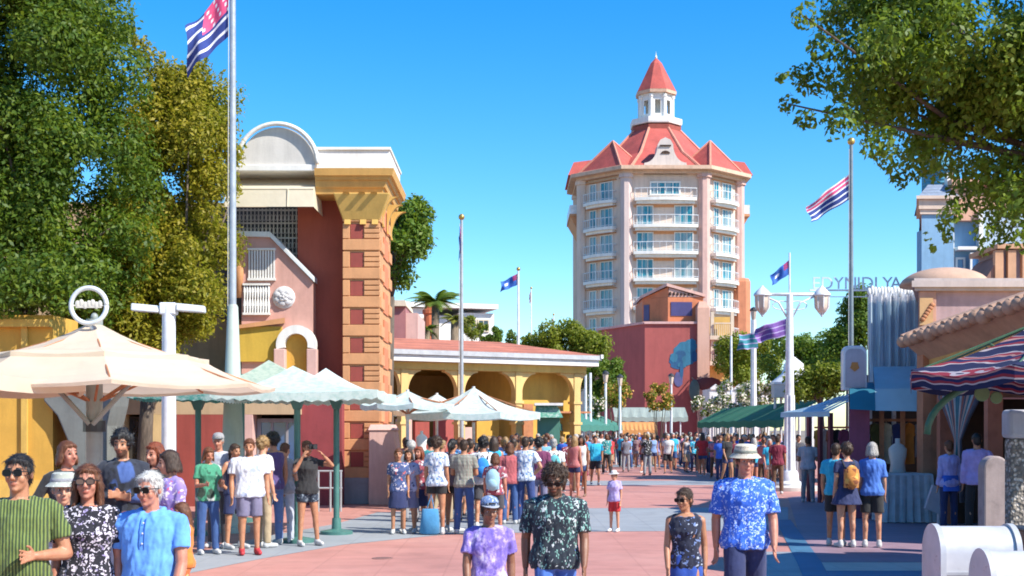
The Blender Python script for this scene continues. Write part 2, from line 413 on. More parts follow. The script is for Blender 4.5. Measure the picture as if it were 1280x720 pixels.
def figure(H=1.7, pose='stand', female=False, w=1.0, belly=0., head=(0, 0), top='tee', bottom='trousers', hair='short',
           hat=None, glasses=False, detail=2, collar=False, hem=None, sleeve=None, beard=False, noshoes=False):
    """returns the meshes of one person facing -y; all from the same skeleton. detail: 3 close, 2 middle, 1 far"""
    ps = POSES[pose]; s = H/SK
    vox = {3: .0062, 2: .013, 1: .02}[detail]
    hipx = .088*(.98 if female else 1); shx = (.172 if female else .192)*w
    hipz = .92; out = {}
    hips = {k: Vector((k*hipx, 0, hipz)) for k in (-1, 1)}
    knee = {}; ank = {}
    for k in (-1, 1):
        t, sh = ps['legs'][k]
        knee[k] = hips[k]+t*.435; ank[k] = knee[k]+sh*.40
    drop = min(ank[-1].z, ank[1].z)-.085
    D = Vector((0, 0, -drop))
    hips = {k: v+D for k, v in hips.items()}; knee = {k: v+D for k, v in knee.items()}; ank = {k: v+D for k, v in ank.items()}
    sh = {k: Vector((k*shx*.965, .012, 1.388))+D for k in (-1, 1)}
    elb = {}; wri = {}
    for k in (-1, 1):
        u, f = ps['arms'][k]
        elb[k] = sh[k]+u*.285; wri[k] = elb[k]+f*.245
    fl = 1 if female else 0
    secs = [(.855, .145, .10, .01), (.92, .168+.006*fl, .118, .012), (1.0, .160-.006*fl, .112+belly*.3, .005-belly*.3), (1.08, .146-.018*fl, .104+belly*.55, .0-belly*.5),
            (1.18, .150-.014*fl, .108+belly*.4, -.002-belly*.32), (1.28, .166-.012*fl, .118+.012*fl, -.004-.012*fl), (1.36, .172-.006*fl, .112, .004), (1.425, .150, .088, .012), (1.465, .085, .065, .016)]
    def S(inf, z0, z1, flare=0):
        o = []
        zs = [q[0] for q in secs]
        allz = sorted(set([z0, z1]+[z for z in zs if z0 < z < z1]))
        for z in allz:
            rx, ry, cy = [float(np.interp(z, zs, [q[i] for q in secs])) for i in (1, 2, 3)]
            e = inf+flare*max(0, (1.05-z))
            o.append((Vector((0, cy, z))+D, rx*w+e, ry+belly*.0+e))
        return o
    # head frame
    hc = Vector((0, -.012, 1.622))+D; piv = Vector((0, .012, 1.53))+D
    Rh = Matrix.Rotation(math.radians(head[0]), 3, 'Z') @ Matrix.Rotation(math.radians(head[1]), 3, 'X')
    def h(x, y, z): return piv+Rh @ (hc+Vector((x, y, z))-piv)
    b = MB()
    b.loft(S(0, .855, 1.465))
    mus = 1.0-.14*fl
    lw = (.92+.08*w)
    for k in (-1, 1):
        b.caps(hips[k]+Vector((0, 0, .02)), knee[k], .088*lw, .056*lw); b.caps(hips[k]*.55+knee[k]*.45, knee[k], .075*lw, .056*lw)
        b.caps(knee[k], ank[k], .053*lw, .036); b.ell(knee[k]*.68+ank[k]*.32+Vector((0, .018, 0)), (.046*lw, .05*lw, .11))
        b.caps(ank[k]+Vector((0, .025, -.04)), ank[k]+Vector((k*.012, -.15, -.055)), .034, .026)
        b.caps(Vector((k*.05, .018, 1.438))+D, sh[k]+Vector((0, 0, .008)), .042, .052*mus)
        b.caps(sh[k], elb[k], .054*mus, .041*mus); b.caps(elb[k], elb[k]*.6+wri[k]*.4, .042*mus, .041*mus); b.caps(elb[k]*.6+wri[k]*.4, wri[k], .041*mus, .027)
        # hand
        f = ps['arms'][k][1]
        t = Vector((-k*.35, -1, .1)) if abs(f.z) > .6 else Vector((-k*.2, -.1, 1))
        t = (t-f*t.dot(f)).normalized(); nn = f.cross(t)*(1 if k < 0 else -1)   # palm side
        if detail >= 2:
            for o in (-.024, 0, .024): b.caps(wri[k]+f*.012+t*o*.5, wri[k]+f*.078+t*o, .016, .0135, 8)
            for q, (o, ln) in enumerate(((-.033, .058), (-.0115, .072), (.0105, .078), (.0325, .07))):
                p0 = wri[k]+f*.082+t*o; d1 = (f+t*o*4+nn*.28).normalized(); p1 = p0+d1*ln*.52
                d2 = (f+t*o*4+nn*.85).normalized()
                b.caps(p0, p1, .0095, .0085, 8); b.caps(p1, p1+d2*ln*.5, .0088, .0072, 8)
            p0 = wri[k]+f*.02+t*.024; p1 = p0+(f*.6+t*.75+nn*.2).normalized()*.042
            b.caps(p0, p1, .0135, .0105, 8); b.caps(p1, p1+(f*.95+t*.25+nn*.3).normalized()*.034, .0105, .0085, 8)
        else:
            b.caps(wri[k]+f*.01, wri[k]+f*.09, .03, .028, 8); b.caps(wri[k]+f*.09, wri[k]+f*.15+nn*.02, .026, .015, 8)
    b.caps(Vector((0, .02, 1.43))+D, h(0, .02, -.05), .06-.008*fl, .055-.007*fl)
    Rr = Rh
    def E(x, y, z, r): b.ell(h(x, y, z), r, 14, 10, Rr)
    E(0, .012, .022, (.074, .093, .098)); E(0, -.016, -.045, (.057, .066, .076)); E(0, -.058, -.099, (.025, .02, .018))
    E(0, -.03, -.085, (.043, .045, .03))
    for k in (-1, 1):
        E(k*.037, -.052, -.033, (.024, .024, .03)); E(k*.078, .012, -.004, (.011, .02, .032))
        if detail >= 2: E(k*.012, -.092, -.036, (.0095, .011, .009))
    b.caps(h(0, -.083, .014), h(0, -.104, -.03), .0085, .0135, 8)
    b.caps(h(-.036, -.07, .024), h(.036, -.07, .024), .0135, .0135, 8)
    E(0, -.0785, -.0635, (.022, .0095, .005)); E(0, -.0775, -.0735, (.019, .0095, .006))
    def scaled(mb):
        mb.v = [v*s for v in mb.v]; return mb
    out['body'] = job(scaled(b), vox*max(s, .8), smooth=3 if detail > 2 else 2)
    out['info'] = dict(h=lambda x, y, z: h(x, y, z)*s, R=Rh, s=s, wri={k: v*s for k, v in wri.items()}, sh={k: v*s for k, v in sh.items()}, H=H, D=D*s, detail=detail)
    hv = vox*1.0
    # hair
    if hair != 'bald':
        m = MB()
        def C(x, y, z, r): m.ell(h(x, y, z), r, 14, 10, Rr)
        C(0, .022, .040, (.0815, .096, .090)); C(0, .052, -.012, (.071, .06, .08))
        for i in range(9):
            a = -1.25+2.5*i/8; C(.062*math.sin(a), .012-.075*math.cos(a), .082-.012*abs(math.sin(a)), (.022, .02, .017))
        for k in (-1, 1): C(k*.072, .006, .028, (.014, .03, .038))
        rs = random.Random(hash(hair) % 99+int(H*1000))
        if hair == 'curly':
            for i in range(110):
                a = rs.uniform(0, 2*PI); zz = rs.uniform(-.5, 1)
                p = Vector((math.cos(a)*math.sqrt(1-zz*zz)*.086, .026+math.sin(a)*math.sqrt(1-zz*zz)*.1, .034+zz*.098))
                if p.y < -.035 and p.z < .075: continue
                C(p.x, p.y, p.z, rs.uniform(.018, .028))
        if hair in ('long', 'longside'):
            for i in range(26):
                a = -.35+(PI+.7)*i/25
                x, y = math.cos(a)*.08, .02+math.sin(a)*.085
                zl = -.2-rs.uniform(0, .1)
                p0 = h(x*.75, y*.85, .07); p1 = h(x*1.06, y*1.05, -.02); p2 = h(x*1.16+rs.uniform(-.008, .008), y*1.0+.01, zl)
                m.caps(p0, p1, .02, .022, 8); m.caps(p1, p2, .022, .013, 8)
        if hair == 'bob':
            for i in range(20):
                a = -.3+(PI+.6)*i/19
                x, y = math.cos(a)*.082, .02+math.sin(a)*.09
                m.caps(h(x*.8, y*.85, .06), h(x*1.08, y*1.08, -.07-rs.uniform(0, .03)), .022, .02, 8)
        if hair == 'ponytail':
            m.caps(h(0, .1, .05), h(0, .14, -.02), .028, .032, 8); m.caps(h(0, .14, -.02), h(0, .12, -.17), .032, .012, 8)
        if hair == 'bun':
            m.ell(h(0, .095, .085), .042, 10, 8)
        out['hair'] = job(scaled(m), max(hv, .008), disp=.011 if detail > 1 else .008, dscale=.02, smooth=1)
        if detail > 1: out['hair']['strands'] = ({3: 1500, 2: 420}[detail]*(2 if hair == 'long' else 1), s, hair == 'curly')
    out['info']['beard'] = beard
    # clothes
    def sleeves(m, frac, inf):
        for k in (-1, 1):
            m.caps(Vector((k*.055, .018, 1.436))+D, sh[k]+Vector((0, 0, .008)), .045+inf*.4, .055*mus+inf*.5)
            ud = (elb[k]-sh[k]).normalized()
            if frac <= 1:
                e = sh[k]+(elb[k]-sh[k])*frac; m.tube([sh[k]-ud*.035, sh[k], sh[k]*.5+e*.5, e], [.03, .055*mus+inf*.6, .056*mus+inf*.8, .057*mus+inf*1.15], 14)
            else:
                m.caps(sh[k], elb[k], .055*mus+inf*.6, .045*mus+inf*.8); e = elb[k]+(wri[k]-elb[k])*(frac-1)
                m.tube([elb[k], e], [.047*mus+inf, .036+inf], 12)
    cv = max(vox, .0085)
    fold = dict(disp=.034 if detail > 1 else .018, dscale=.045)
    if top:
        m = MB(); z0 = {None: .86}.get(hem, hem) if top != 'dress' else .86
        z1 = 1.462
        inf = .02
        if top == 'sleeveless': m.loft(S(.014, z0, 1.44, .06)); 
        elif top == 'dress':
            sec = S(.014, 1.0, 1.445)
            fz = hem or .5
            low = [(Vector((0, .01, fz+(1.0-fz)*t))+D, (.17+.09*(1-t))*w, .125+.085*(1-t)) for t in (0, .35, .7)]
            m.loft(low+sec)
            if sleeve: sleeves(m, sleeve, .012)
        else:
            m.loft(S(inf, z0, z1, .10))
            sleeves(m, sleeve or (1.9 if top == 'long' else .62), .013)
        if top == 'sleeveless':
            for k in (-1, 1): m.caps(Vector((k*.085, .012, 1.425))+D, Vector((k*.125, .012, 1.405))+D, .05, .045)
        if collar:
            pts = []
            for i in range(15):
                a = -PI/2+.35+(2*PI-.7)*i/14; pts.append(Vector((math.cos(a)*.083, .016+math.sin(a)*.08, 1.486-.03*(1-math.sin(a))/2))+D)
            m.tube(pts, .02, 8)
            for k in (-1, 1): m.caps(Vector((k*.03, -.062, 1.462))+D, Vector((k*.06, -.092, 1.41))+D, .016, .012)
        out['shirt' if top != 'dress' else 'dress'] = job(scaled(m), cv, smooth=2, **fold)
    if bottom:
        m = MB(); inf = .013
        m.loft(S(inf, .85, 1.03))
        if bottom == 'skirt':
            m.loft([(Vector((0, .01, z))+D, rx*w, ry) for z, rx, ry in ((.52, .21, .17), (.75, .195, .15), (.95, .175, .125), (1.03, .155, .112))])
        else:
            for k in (-1, 1):
                if bottom == 'trousers':
                    a = ank[k]+Vector((0, 0, -.015))
                    m.caps(hips[k]+Vector((0, 0, .01)), knee[k], .098*lw, .07*lw); m.tube([knee[k], knee[k]*.5+a*.5, a], [.07*lw, .066*lw, .062], 12)
                    m.ell(knee[k], .07*lw)
                else:
                    fr = .8 if bottom == 'shorts' else .45
                    e = hips[k]+(knee[k]-hips[k])*fr
                    m.caps(hips[k]+Vector((0, 0, .01)), hips[k]*.6+e*.4, .1*lw, .097*lw); m.tube([hips[k], e], [.1*lw, .094*lw], 14)
        nm = {'trousers': 'trousers', 'shorts': 'shorts', 'short': 'shorts', 'skirt': 'skirt'}[bottom]
        out[nm] = job(scaled(m), cv*1.15, smooth=2, disp=.016 if detail > 1 else .01, dscale=.06)
    if detail >= 2 and not noshoes:
        for k in (-1, 1):
            m = MB(); a = ank[k]
            m.caps(a+Vector((0, .03, -.042)), a+Vector((k*.012, -.06, -.045)), .045, .046, 12); m.caps(a+Vector((k*.006, -.05, -.05)), a+Vector((k*.016, -.165, -.055)), .046, .036, 12)
            m.caps(a+Vector((0, .012, .01)), a+Vector((0, .02, -.05)), .045, .05, 12)
            out['shoe%d' % k] = job(scaled(m), .011, smooth=2, clampz=max(0.0, (ank[k].z-.085)*s*.999))
    out['hat'] = hat; out['glasses'] = glasses
    return out

SKINS = {'light': (.52, .27, .17), 'tan': (.42, .20, .11), 'ruddy': (.46, .20, .13), 'brown': (.22, .10, .055), 'olive': (.36, .18, .10)}
HAIRS = {'black': (.012, .010, .009), 'brown': (.05, .026, .013), 'auburn': (.13, .045, .015), 'blond': (.30, .18, .07), 'grey': (.42, .40, .37), 'white': (.62, .6, .56), 'red': (.22, .05, .015)}
lipm = None
def dress_person(fig, name, label, loc, rz, mats, skin='light', hairc='brown', group=None, cat='person', shoes=(.5, .5, .5), lips=True):
    """links one figure's meshes: body on top, hair and clothes as its children"""
    me = fig['body']['mesh']; inf = fig['info']; s = inf['s']
    sm = skinmat('skin_'+skin, SKINS[skin])
    first = len(me.materials) == 0
    if first:
        me.materials.append(sm)
        me.materials.append(skinmat('lips_'+skin, (SKINS[skin][0]*.8, SKINS[skin][1]*.58, SKINS[skin][2]*.6)))
        me.materials.append(hairmat('brow_'+hairc, scl(HAIRS[hairc], .6)))
        me.materials.append(metal('shoe_%.2f_%.2f_%.2f' % shoes, shoes, .6))
        me.materials.append(hairmat('stubble_'+skin+hairc, tuple(SKINS[skin][i]*.28+HAIRS[hairc][i]*.5 for i in range(3))))
        n = len(me.polygons); c = np.empty(n*3, np.float32); me.polygons.foreach_get('center', c); c = c.reshape(-1, 3)
        idx = np.zeros(n, np.int32)
        if inf['detail'] >= 2:
            R = np.array(inf['R']); h0 = np.array(inf['h'](0, 0, 0))
            lc = (c-h0) @ R / s       # head-local
            fr = lc[:, 1] < -.06
            if inf.get('beard'):
                idx[(lc[:, 1] < .0) & (lc[:, 2] < -.05-.35*np.maximum(0, lc[:, 1]+.06)) & (lc[:, 2] > -.135) & (np.abs(lc[:, 0]) < .075)] = 4
            idx[fr & (np.abs(lc[:, 0]) < .021) & (lc[:, 2] > -.078) & (lc[:, 2] < -.0585) & (lc[:, 1] < -.075)] = 1
            ax = np.abs(lc[:, 0]); bz = .029-.10*np.abs(ax-.03)
            idx[fr & (ax > .013) & (ax < .052) & (np.abs(lc[:, 2]-bz) < .0048)] = 2
        else:
            idx[c[:, 2] < .085*s] = 3
        me.polygons.foreach_set('material_index', idx)
    def put(o, slots):
        for i, m in slots.items():
            o.material_slots[i].link = 'OBJECT'; o.material_slots[i].material = m
    body = bpy.data.objects.new(name, me); COL.objects.link(body)
    body.location = loc; body.rotation_euler = (0, 0, rz); tag(body, label, cat, group)
    if not first: put(body, {0: sm, 3: metal('shoe_%.2f_%.2f_%.2f' % shoes, shoes, .6)})
    for part, j in fig.items():
        if part in ('body', 'info', 'hat', 'glasses'): continue
        nm = 'shoe' if part.startswith('shoe') else part
        m = mats.get(nm) or (hairmat('hair_'+hairc, HAIRS[hairc]) if nm in ('hair', 'beard') else metal('shoe_%.2f_%.2f_%.2f' % shoes, shoes, .6))
        pm = j['mesh']
        if len(pm.materials) == 0: pm.materials.append(m)
        o = bpy.data.objects.new(nm, pm); COL.objects.link(o); o.parent = body
        if pm.materials[0] != m: put(o, {0: m})
    h = inf['h']; R = inf['R']
    if inf['detail'] >= 2 and not fig['glasses']:
        for k in (-1, 1):
            mb = MB(); mb.ell(h(k*.032, -.0725, .003), (.0135*s, .0105*s, .0078*s), 12, 8, R); mb.mat(1).ell(h(k*.032, -.0795, .003), (.0072*s, .0042*s, .0068*s), 10, 6, R)
            if inf['detail'] == 2: mb.m = [1]*len(mb.m)
            mb.build('eye', [metal('eye_white', (.42, .38, .35), .3), metal('iris', (.03, .018, .01), .15)], body, smooth=True, local=True)
    if fig['glasses']:
        mb = MB()
        def q(x, y, z): return h(x, y, z)
        for k in (-1, 1):
            sq = lambda v: math.copysign(abs(v)**.7, v)
            pts = [(k*(.033+.027*sq(math.cos(t))), .002+.0195*sq(math.sin(t))*(1 if math.sin(t) > 0 else 1.1)) for t in [2*PI*i/18 for i in range(18)]]
            mb.mat(0).prism([q(x, -.103, z) for x, z in pts], (R @ Vector((0, .006, 0)))*s)
            mb.mat(1).tube([q(x, -.1035, z) for x, z in pts+pts[:1]], .003*s, 6)
            mb.tube([q(k*.057, -.098, .01), q(k*.08, -.05, .01), q(k*.083, .01, .006)], .003*s, 6)
        mb.tube([q(-.008, -.102, .008), q(.008, -.102, .008)], .003*s, 6)
        mb.build('sunglasses', [glass('sunglass_lens', (.010, .008, .007), .25, .25) if fig['glasses'] != 'clear' else glass('clear_lens', (.16, .10, .075), .3, .3), metal('black_plastic', (.012, .012, .012), .3)], body, local=True)
    if fig['hat']:
        kind, hm, bm = fig['hat']
        mb = MB()
        T = Matrix.Translation(h(0, .012, 0)) @ R.to_4x4() @ Matrix.Scale(s, 4)
        mb.M = T
        if kind == 'sun':
            mb.lathe([(.155, .045), (.158, .05), (.098, .062), (.09, .085), (.084, .118), (.068, .14), (.03, .15), (.001, .151)], n=24)
            mb.mat(1).lathe([(.0965, .064), (.0975, .066), (.094, .088), (.091, .09)], n=24)
        elif kind == 'bucket':
            mb.lathe([(.135, .028), (.139, .03), (.1, .068), (.094, .1), (.088, .13), (.07, .142), (.001, .145)], n=24)
            mb.mat(1).lathe([(.1015, .068), (.1025, .07), (.0985, .092), (.0965, .094)], n=24)
        else:
            mb.lathe([(.09, .052), (.091, .058), (.088, .09), (.07, .124), (.035, .14), (.001, .143)], n=20)
            a = [(.085*math.cos(t), -.02-.15*math.sin(t) if True else 0) for t in [PI*i/12 for i in range(13)]]
            mb.mat(1).prism([(x, y, .05+.06*abs(x)**1.5) for x, y in a], (0, 0, .006))
        mb.build('hat', [hm, bm], body, smooth=40, local=True)
    return body
def rucksack(name, label, body, fig, m, group=None, sc=1.0, cat='backpack'):
    """a bag on somebody's back"""
    inf = fig['info']; s = inf['s']
    mb = MB()
    z = 1.18*s+inf['D'].z
    mb.ell((0, .215*s, z), (.135*sc, .085*sc, .2*sc), 14, 10); mb.ell((0, .27*s, z-.06*sc), (.1*sc, .06*sc, .1*sc), 12, 8)
    mb.boxb((-.11*sc, .15*s, z-.17*sc), (.11*sc, .24*s, z+.13*sc))
    mb.mat(1)
    for k in (-1, 1):
        mb.tube([(k*.09*s, .15*s, z+.16), (k*.1*s, .05*s, z+.29*s), (k*.1*s, -.09*s, z+.22*s), (k*.12*s, -.13*s, z+.02), (k*.13*s, .0, z-.12), (k*.09*s, .15*s, z-.14)], .014, 6)
    mb.tube([(-.03, .19*s, z+.2*sc), (0, .19*s, z+.235*sc), (.03, .19*s, z+.2*sc)], .008, 6)
    o = mb.build(name, [m, metal('strap_dark', (.03, .03, .035), .7)], None, smooth=50)
    o.location = body.location; o.rotation_euler = body.rotation_euler
    return tag(o, label, cat, group)
# ------------------------------------------------------------------ trees and plants
def leaf_mesh(name, centers, spread, count, size, rng, flat=1.0, droop=.25, aspect=2.0):
    """many leaf-sized folded faces in clumps; centers (n,3), spread (n,) radii"""
    n = len(centers)
    w = spread**2; w = w/w.sum()
    ci = rng.choice(n, count, p=w)
    d = rng.normal(size=(count, 3)); d /= np.linalg.norm(d, axis=1)[:, None]
    r = spread[ci]*rng.uniform(.25, 1, count)**.45*rng.uniform(.75, 1.15, count)
    p = centers[ci]+d*r[:, None]*np.array([1, 1, flat])
    nrm = d*.8+rng.normal(size=(count, 3))*.6+np.array([0, 0, .35]); nrm /= np.linalg.norm(nrm, axis=1)[:, None]
    t = rng.normal(size=(count, 3))+np.array([0, 0, -droop*2]); t -= nrm*(t*nrm).sum(1)[:, None]; t /= np.linalg.norm(t, axis=1)[:, None]
    b = np.cross(nrm, t)
    l = size*rng.uniform(.6, 1.35, count)
    L_ = l[:, None]; W = L_/aspect*.5
    v = np.stack([p-t*L_*.5, p+b*W+nrm*L_*.07-t*L_*.05, p+t*L_*.5, p-b*W+nrm*L_*.07-t*L_*.05], 1).reshape(-1, 3)
    me = bpy.data.meshes.new(name)
    me.vertices.add(count*4); me.vertices.foreach_set('co', v.astype(np.float32).ravel())
    me.loops.add(count*4); me.loops.foreach_set('vertex_index', np.arange(count*4, dtype=np.int32))
    me.polygons.add(count); me.polygons.foreach_set('loop_start', np.arange(0, count*4, 4, dtype=np.int32)); 
    me.update(calc_edges=True); me.validate()
    return me
def clumps(rng, lobes, n, rmin, rmax):
    """clump centres near the surface of a few ellipsoid lobes ((cx,cy,cz),(rx,ry,rz))"""
    out = []; rad = []
    vol = np.array([l[1][0]*l[1][1]*l[1][2] for l in lobes])**.67; vol = vol/vol.sum()
    for i in range(n):
        c, r = lobes[rng.choice(len(lobes), p=vol)]
        d = rng.normal(size=3); d /= np.linalg.norm(d)
        k = rng.uniform(.35, 1)**.5
        out.append(np.array(c)+d*np.array(r)*k); rad.append(rng.uniform(rmin, rmax))
    return np.array(out), np.array(rad)
def tree(name, label, base, lobes, mat, leaves, size, trunk_r=.25, seed=1, nclump=60, rc=(.4, .8), group=None, cat='tree', bk=None, nlimb=9, fork=.35, top=None, extra=None, droop=.25, aspect=2.0):
    rng = np.random.default_rng(seed); base = Vector(base)
    t = thing(name, label, cat, base, 0, group)
    c, r = clumps(rng, lobes, nclump, *rc)
    if extra is not None: c = np.vstack([c, extra[0]]); r = np.concatenate([r, extra[1]])
    me = leaf_mesh('crown', c-np.array(base), r, leaves, size, rng, droop=droop, aspect=aspect)
    me.materials.append(mat)
    o = bpy.data.objects.new('crown', me); COL.objects.link(o); o.parent = t
    mb = MB()
    cc = Vector(np.average(np.array([l[0] for l in lobes]), axis=0, weights=[l[1][0]*l[1][2] for l in lobes]))
    zlow = min(l[0][2]-l[1][2] for l in lobes)
    f = Vector((base.x*.6+cc.x*.4, base.y*.6+cc.y*.4, max(zlow*.9, base.z+.3)+ (cc.z-zlow)*.15)) if top is None else Vector(top)
    mid = base*.5+f*.5+Vector((rng.normal()*.08, rng.normal()*.08, 0))
    mb.tube([base-Vector((0, 0, .1)), base+Vector((0, 0, .15)), mid, f], [trunk_r*1.5, trunk_r*1.1, trunk_r*.85, trunk_r*.75], 12)
    order = rng.choice(len(c), min(nlimb, len(c)), replace=False)
    for i in order:
        e = Vector(c[i]); m1 = f*.5+e*.5+Vector((rng.normal()*.2, rng.normal()*.2, rng.normal()*.1-(e-f).length*.06))
        mb.tube([f-Vector((0, 0, trunk_r*.3)), f*.6+m1*.4, m1, e], [trunk_r*.5, trunk_r*.36, trunk_r*.24, trunk_r*.06], 7)
        near = np.argsort(np.linalg.norm(c-np.array(m1), axis=1))[1:4]
        for k in near:
            q = Vector(c[k]); mb.tube([m1, m1*.5+q*.5+Vector((0, 0, -.05)), q], [trunk_r*.18, trunk_r*.1, trunk_r*.03], 5)
    mb.build('trunk', bk or bark(), t, smooth=True)
    return t
LEAF_DARK = leafmat('leaf_dark', [(.035, .08, .008), (.075, .14, .012), (.12, .19, .015), (.21, .26, .02), (.05, .10, .010)], .4)
LEAF_OLIVE = leafmat('leaf_olive', [(.11, .14, .012), (.20, .205, .014), (.31, .26, .016), (.16, .18, .018), (.37, .29, .02)], .42)
LEAF_MID = leafmat('leaf_mid', [(.06, .13, .015), (.10, .19, .02), (.15, .23, .02), (.2, .26, .02), (.08, .15, .02)], .4)
LEAF_YEL = leafmat('leaf_yellow', [(.11, .17, .015), (.17, .22, .015), (.24, .25, .02), (.14, .19, .02), (.2, .22, .015)], .4)
LEAF_OVER = leafmat('leaf_overhang', [(.014, .05, .010), (.026, .08, .012), (.045, .115, .014), (.08, .16, .016), (.20, .26, .02)], .4)
LEAF_PALM = leafmat('leaf_palm', [(.06, .12, .02), (.10, .18, .025), (.16, .22, .03)], .3)

def palm(name, label, base, h, r, nf=26, seed=1, group=None, mat=None):
    rng = random.Random(seed); t = thing(name, label, 'palm', base, 0, group); base = Vector(base)
    mb = MB(); top = base+Vector((.1, 0, h))
    mb.tube([base, base+Vector((.05, 0, h*.5)), top], [.24, .2, .19], 10); mb.build('trunk', bark('palm_bark', (.2, .15, .1)), t, smooth=True)
    mb = MB()
    for i in range(nf):
        a = 2*PI*i/nf*2.4+rng.uniform(-.2, .2); up = rng.uniform(-.1, 1.35)
        d = Vector((math.cos(a), math.sin(a), 0)); side = Vector((-d.y, d.x, 0))
        ln = r*rng.uniform(.8, 1.1); pts = []
        for k in range(9):
            q = k/8; pts.append(top+d*ln*q*math.cos(up*.6)+Vector((0, 0, ln*(math.sin(up)*.85*q-.5*q*q))))
        for k in range(1, 9):
            for sgn in (-1, 1):
                for sub in (0, .5):
                    p = pts[k]*(1-sub)+pts[k-1]*sub; q = (k-sub)/8
                    w = r*.26*math.sin(PI*min(1, q*.85+.15))
                    tip = p+side*sgn*w+d*w*.7-Vector((0, 0, w*.35)); dv = (pts[k]-pts[k-1]).normalized()*.055*r/1.5
                    mb.quad(p-dv, p+dv, tip)
        mb.tube(pts, [.03*(1-k/9)+.008 for k in range(9)], 5)
    mb.build('crown', mat or LEAF_PALM, t)
    return t
def shrub(name, label, c, r, mat, leaves=2500, size=.1, seed=1, group=None, cat='shrub', flowers=None, base=None):
    rng = np.random.default_rng(seed); c = np.array(c)
    base = Vector((c[0], c[1], 0)) if base is None else Vector(base)
    cl, rr = clumps(rng, [(c, r)], 22, min(r)*.25, min(r)*.5)
    t = thing(name, label, cat, base, 0, group)
    me = leaf_mesh('foliage', cl-np.array(base), rr, leaves, size, rng); me.materials.append(mat)
    o = bpy.data.objects.new('foliage', me); COL.objects.link(o); o.parent = t
    if flowers:
        me = leaf_mesh('blossom', cl-np.array(base), rr*1.12, flowers[1], size*.9, rng, aspect=1.1); me.materials.append(flowers[0])
        o = bpy.data.objects.new('blossom', me); COL.objects.link(o); o.parent = t
    mb = MB()
    for i in range(5):
        e = Vector(cl[i]); mb.tube([base, base*.5+e*.5+Vector((0, 0, .05)), e], [.035, .025, .008], 6)
    mb.build('stem', bark(), t, smooth=True)
    return t

# ------------------------------------------------------------------ flags
def flagmesh(anchor, w, h, swing, seed, rows=16, cols=20, drop=.8):
    """limp flag hanging off a pole: hoist h, fly w, blowing towards -x and falling"""
    rng = random.Random(seed); ph = rng.uniform(0, 6)
    vs = []; fs = []; uv = []
    for j in range(rows+1):
        for i in range(cols+1):
            u = i/cols; v = j/rows
            x = -w*u*swing-.02; z = -h*v-(w*u*drop)*(1-.18*v)
            y = .12*w*u*math.sin(7*u+3*v+ph)+.06*w*u*math.sin(13*u-2*v+ph)
            x += .035*w*math.sin(9*u+5*v+ph)*u; z += .03*w*math.sin(11*u+ph+2*v)*u
            vs.append(Vector(anchor)+Vector((x, y, z))); uv.append((u, v))
    for j in range(rows):
        for i in range(cols):
            a = j*(cols+1)+i; fs.append((a, a+1, a+cols+2, a+cols+1))
    return vs, fs, rows, cols
def flag(name, label, anchor, w, h, swing, kind, seed=1, group=None, drop=.8):
    vs, fs, rows, cols = flagmesh(anchor, w, h, swing, seed, drop=drop)
    me = bpy.data.meshes.new(name)
    o = bpy.data.objects.new(name, me)
    off = Vector(anchor)
    me.from_pydata([v-off for v in vs], [], fs)
    cmap = {'navy': (.02, .045, .22), 'blue': (.03, .12, .45), 'white': (.75, .75, .78), 'red': (.55, .03, .08), 'pink': (.75, .08, .2), 'purple': (.16, .07, .3), 'teal': (.03, .2, .25), 'lilac': (.4, .33, .55)}
    keys = list(cmap)
    for k in keys: me.materials.append(cloth('flag_'+k, cmap[k]))
    idx = []
    for j in range(rows):
        for i in range(cols):
            u = (i+.5)/cols; v = (j+.5)/rows
            if kind == 'striped':       # red canton with white specks above navy and white stripes
                c = 'pink' if v < .5 and u < .62 else ('white' if (j % 4) == 1 else 'navy')
                if c == 'pink' and (i*3+j*5) % 7 == 0: c = 'white'
            elif kind == 'pinkstripe':
                c = ('pink' if (j % 3) else 'white') if v < .42 else ('white' if (j % 4) == 2 else 'navy')
            elif kind == 'blue':
                c = 'blue'
                if u < .3 and v < .5: c = 'red' if (i+j) % 2 else 'navy'
                if abs(u-.65) < .08 and abs(v-.5) < .12: c = 'white'
            elif kind == 'navy': c = 'navy' if not (u < .35 and v < .5 and (i+j) % 3 == 0) else 'pink'
            elif kind == 'redwhite': c = 'red' if (j//3) % 2 == 0 else 'white'
            elif kind == 'purple': c = 'purple' if (j % 5) else 'lilac'
            else: c = 'teal' if (j % 5) else 'lilac'
            idx.append(keys.index(c))
    me.polygons.foreach_set('material_index', idx); me.shade_smooth(); me.update()
    COL.objects.link(o); o.location = off
    return tag(o, label, 'flag', group)
def pole(name, label, base, z1, r0, r1, m, cone=None, ball=True, cat='flagpole', group=None):
    base = Vector(base)
    t = thing(name, label, cat, base, 0, group)
    mb = MB(); mb.tube([base, base+Vector((0, 0, (z1-base.z)*.5)), Vector((base.x, base.y, z1))], [r0, (r0+r1)/2, r1], 12); mb.build('shaft', m, t, smooth=60)
    if ball: MB().ell((base.x, base.y, z1+r1*1.5), r1*2.2, 12, 8).build('finial', metal('gilt', (.5, .35, .1), .3, .6), t, smooth=True)
    if cone:
        MB().lathe([(cone[0]*1.25, 0), (cone[0]*1.25, .12), (cone[0], .14), (cone[1], cone[2]), (r0*1.02, cone[2]+.05)], base, 16).build('pole_base', cone[3], t, smooth=40)
    else: MB().lathe([(r0*2.2, 0), (r0*2.2, .06), (r0*1.3, .1), (r0*1.05, .3)], base, 14).build('pole_base', m, t, smooth=40)
    mb = MB(); mb.tube([(base.x-r0-.02, base.y-.03, base.z+1.2), (base.x-r1-.015, base.y-.03, z1-.15)], .007, 5); mb.build('halyard', metal('rope', (.6, .6, .58), .8), t)
    return t
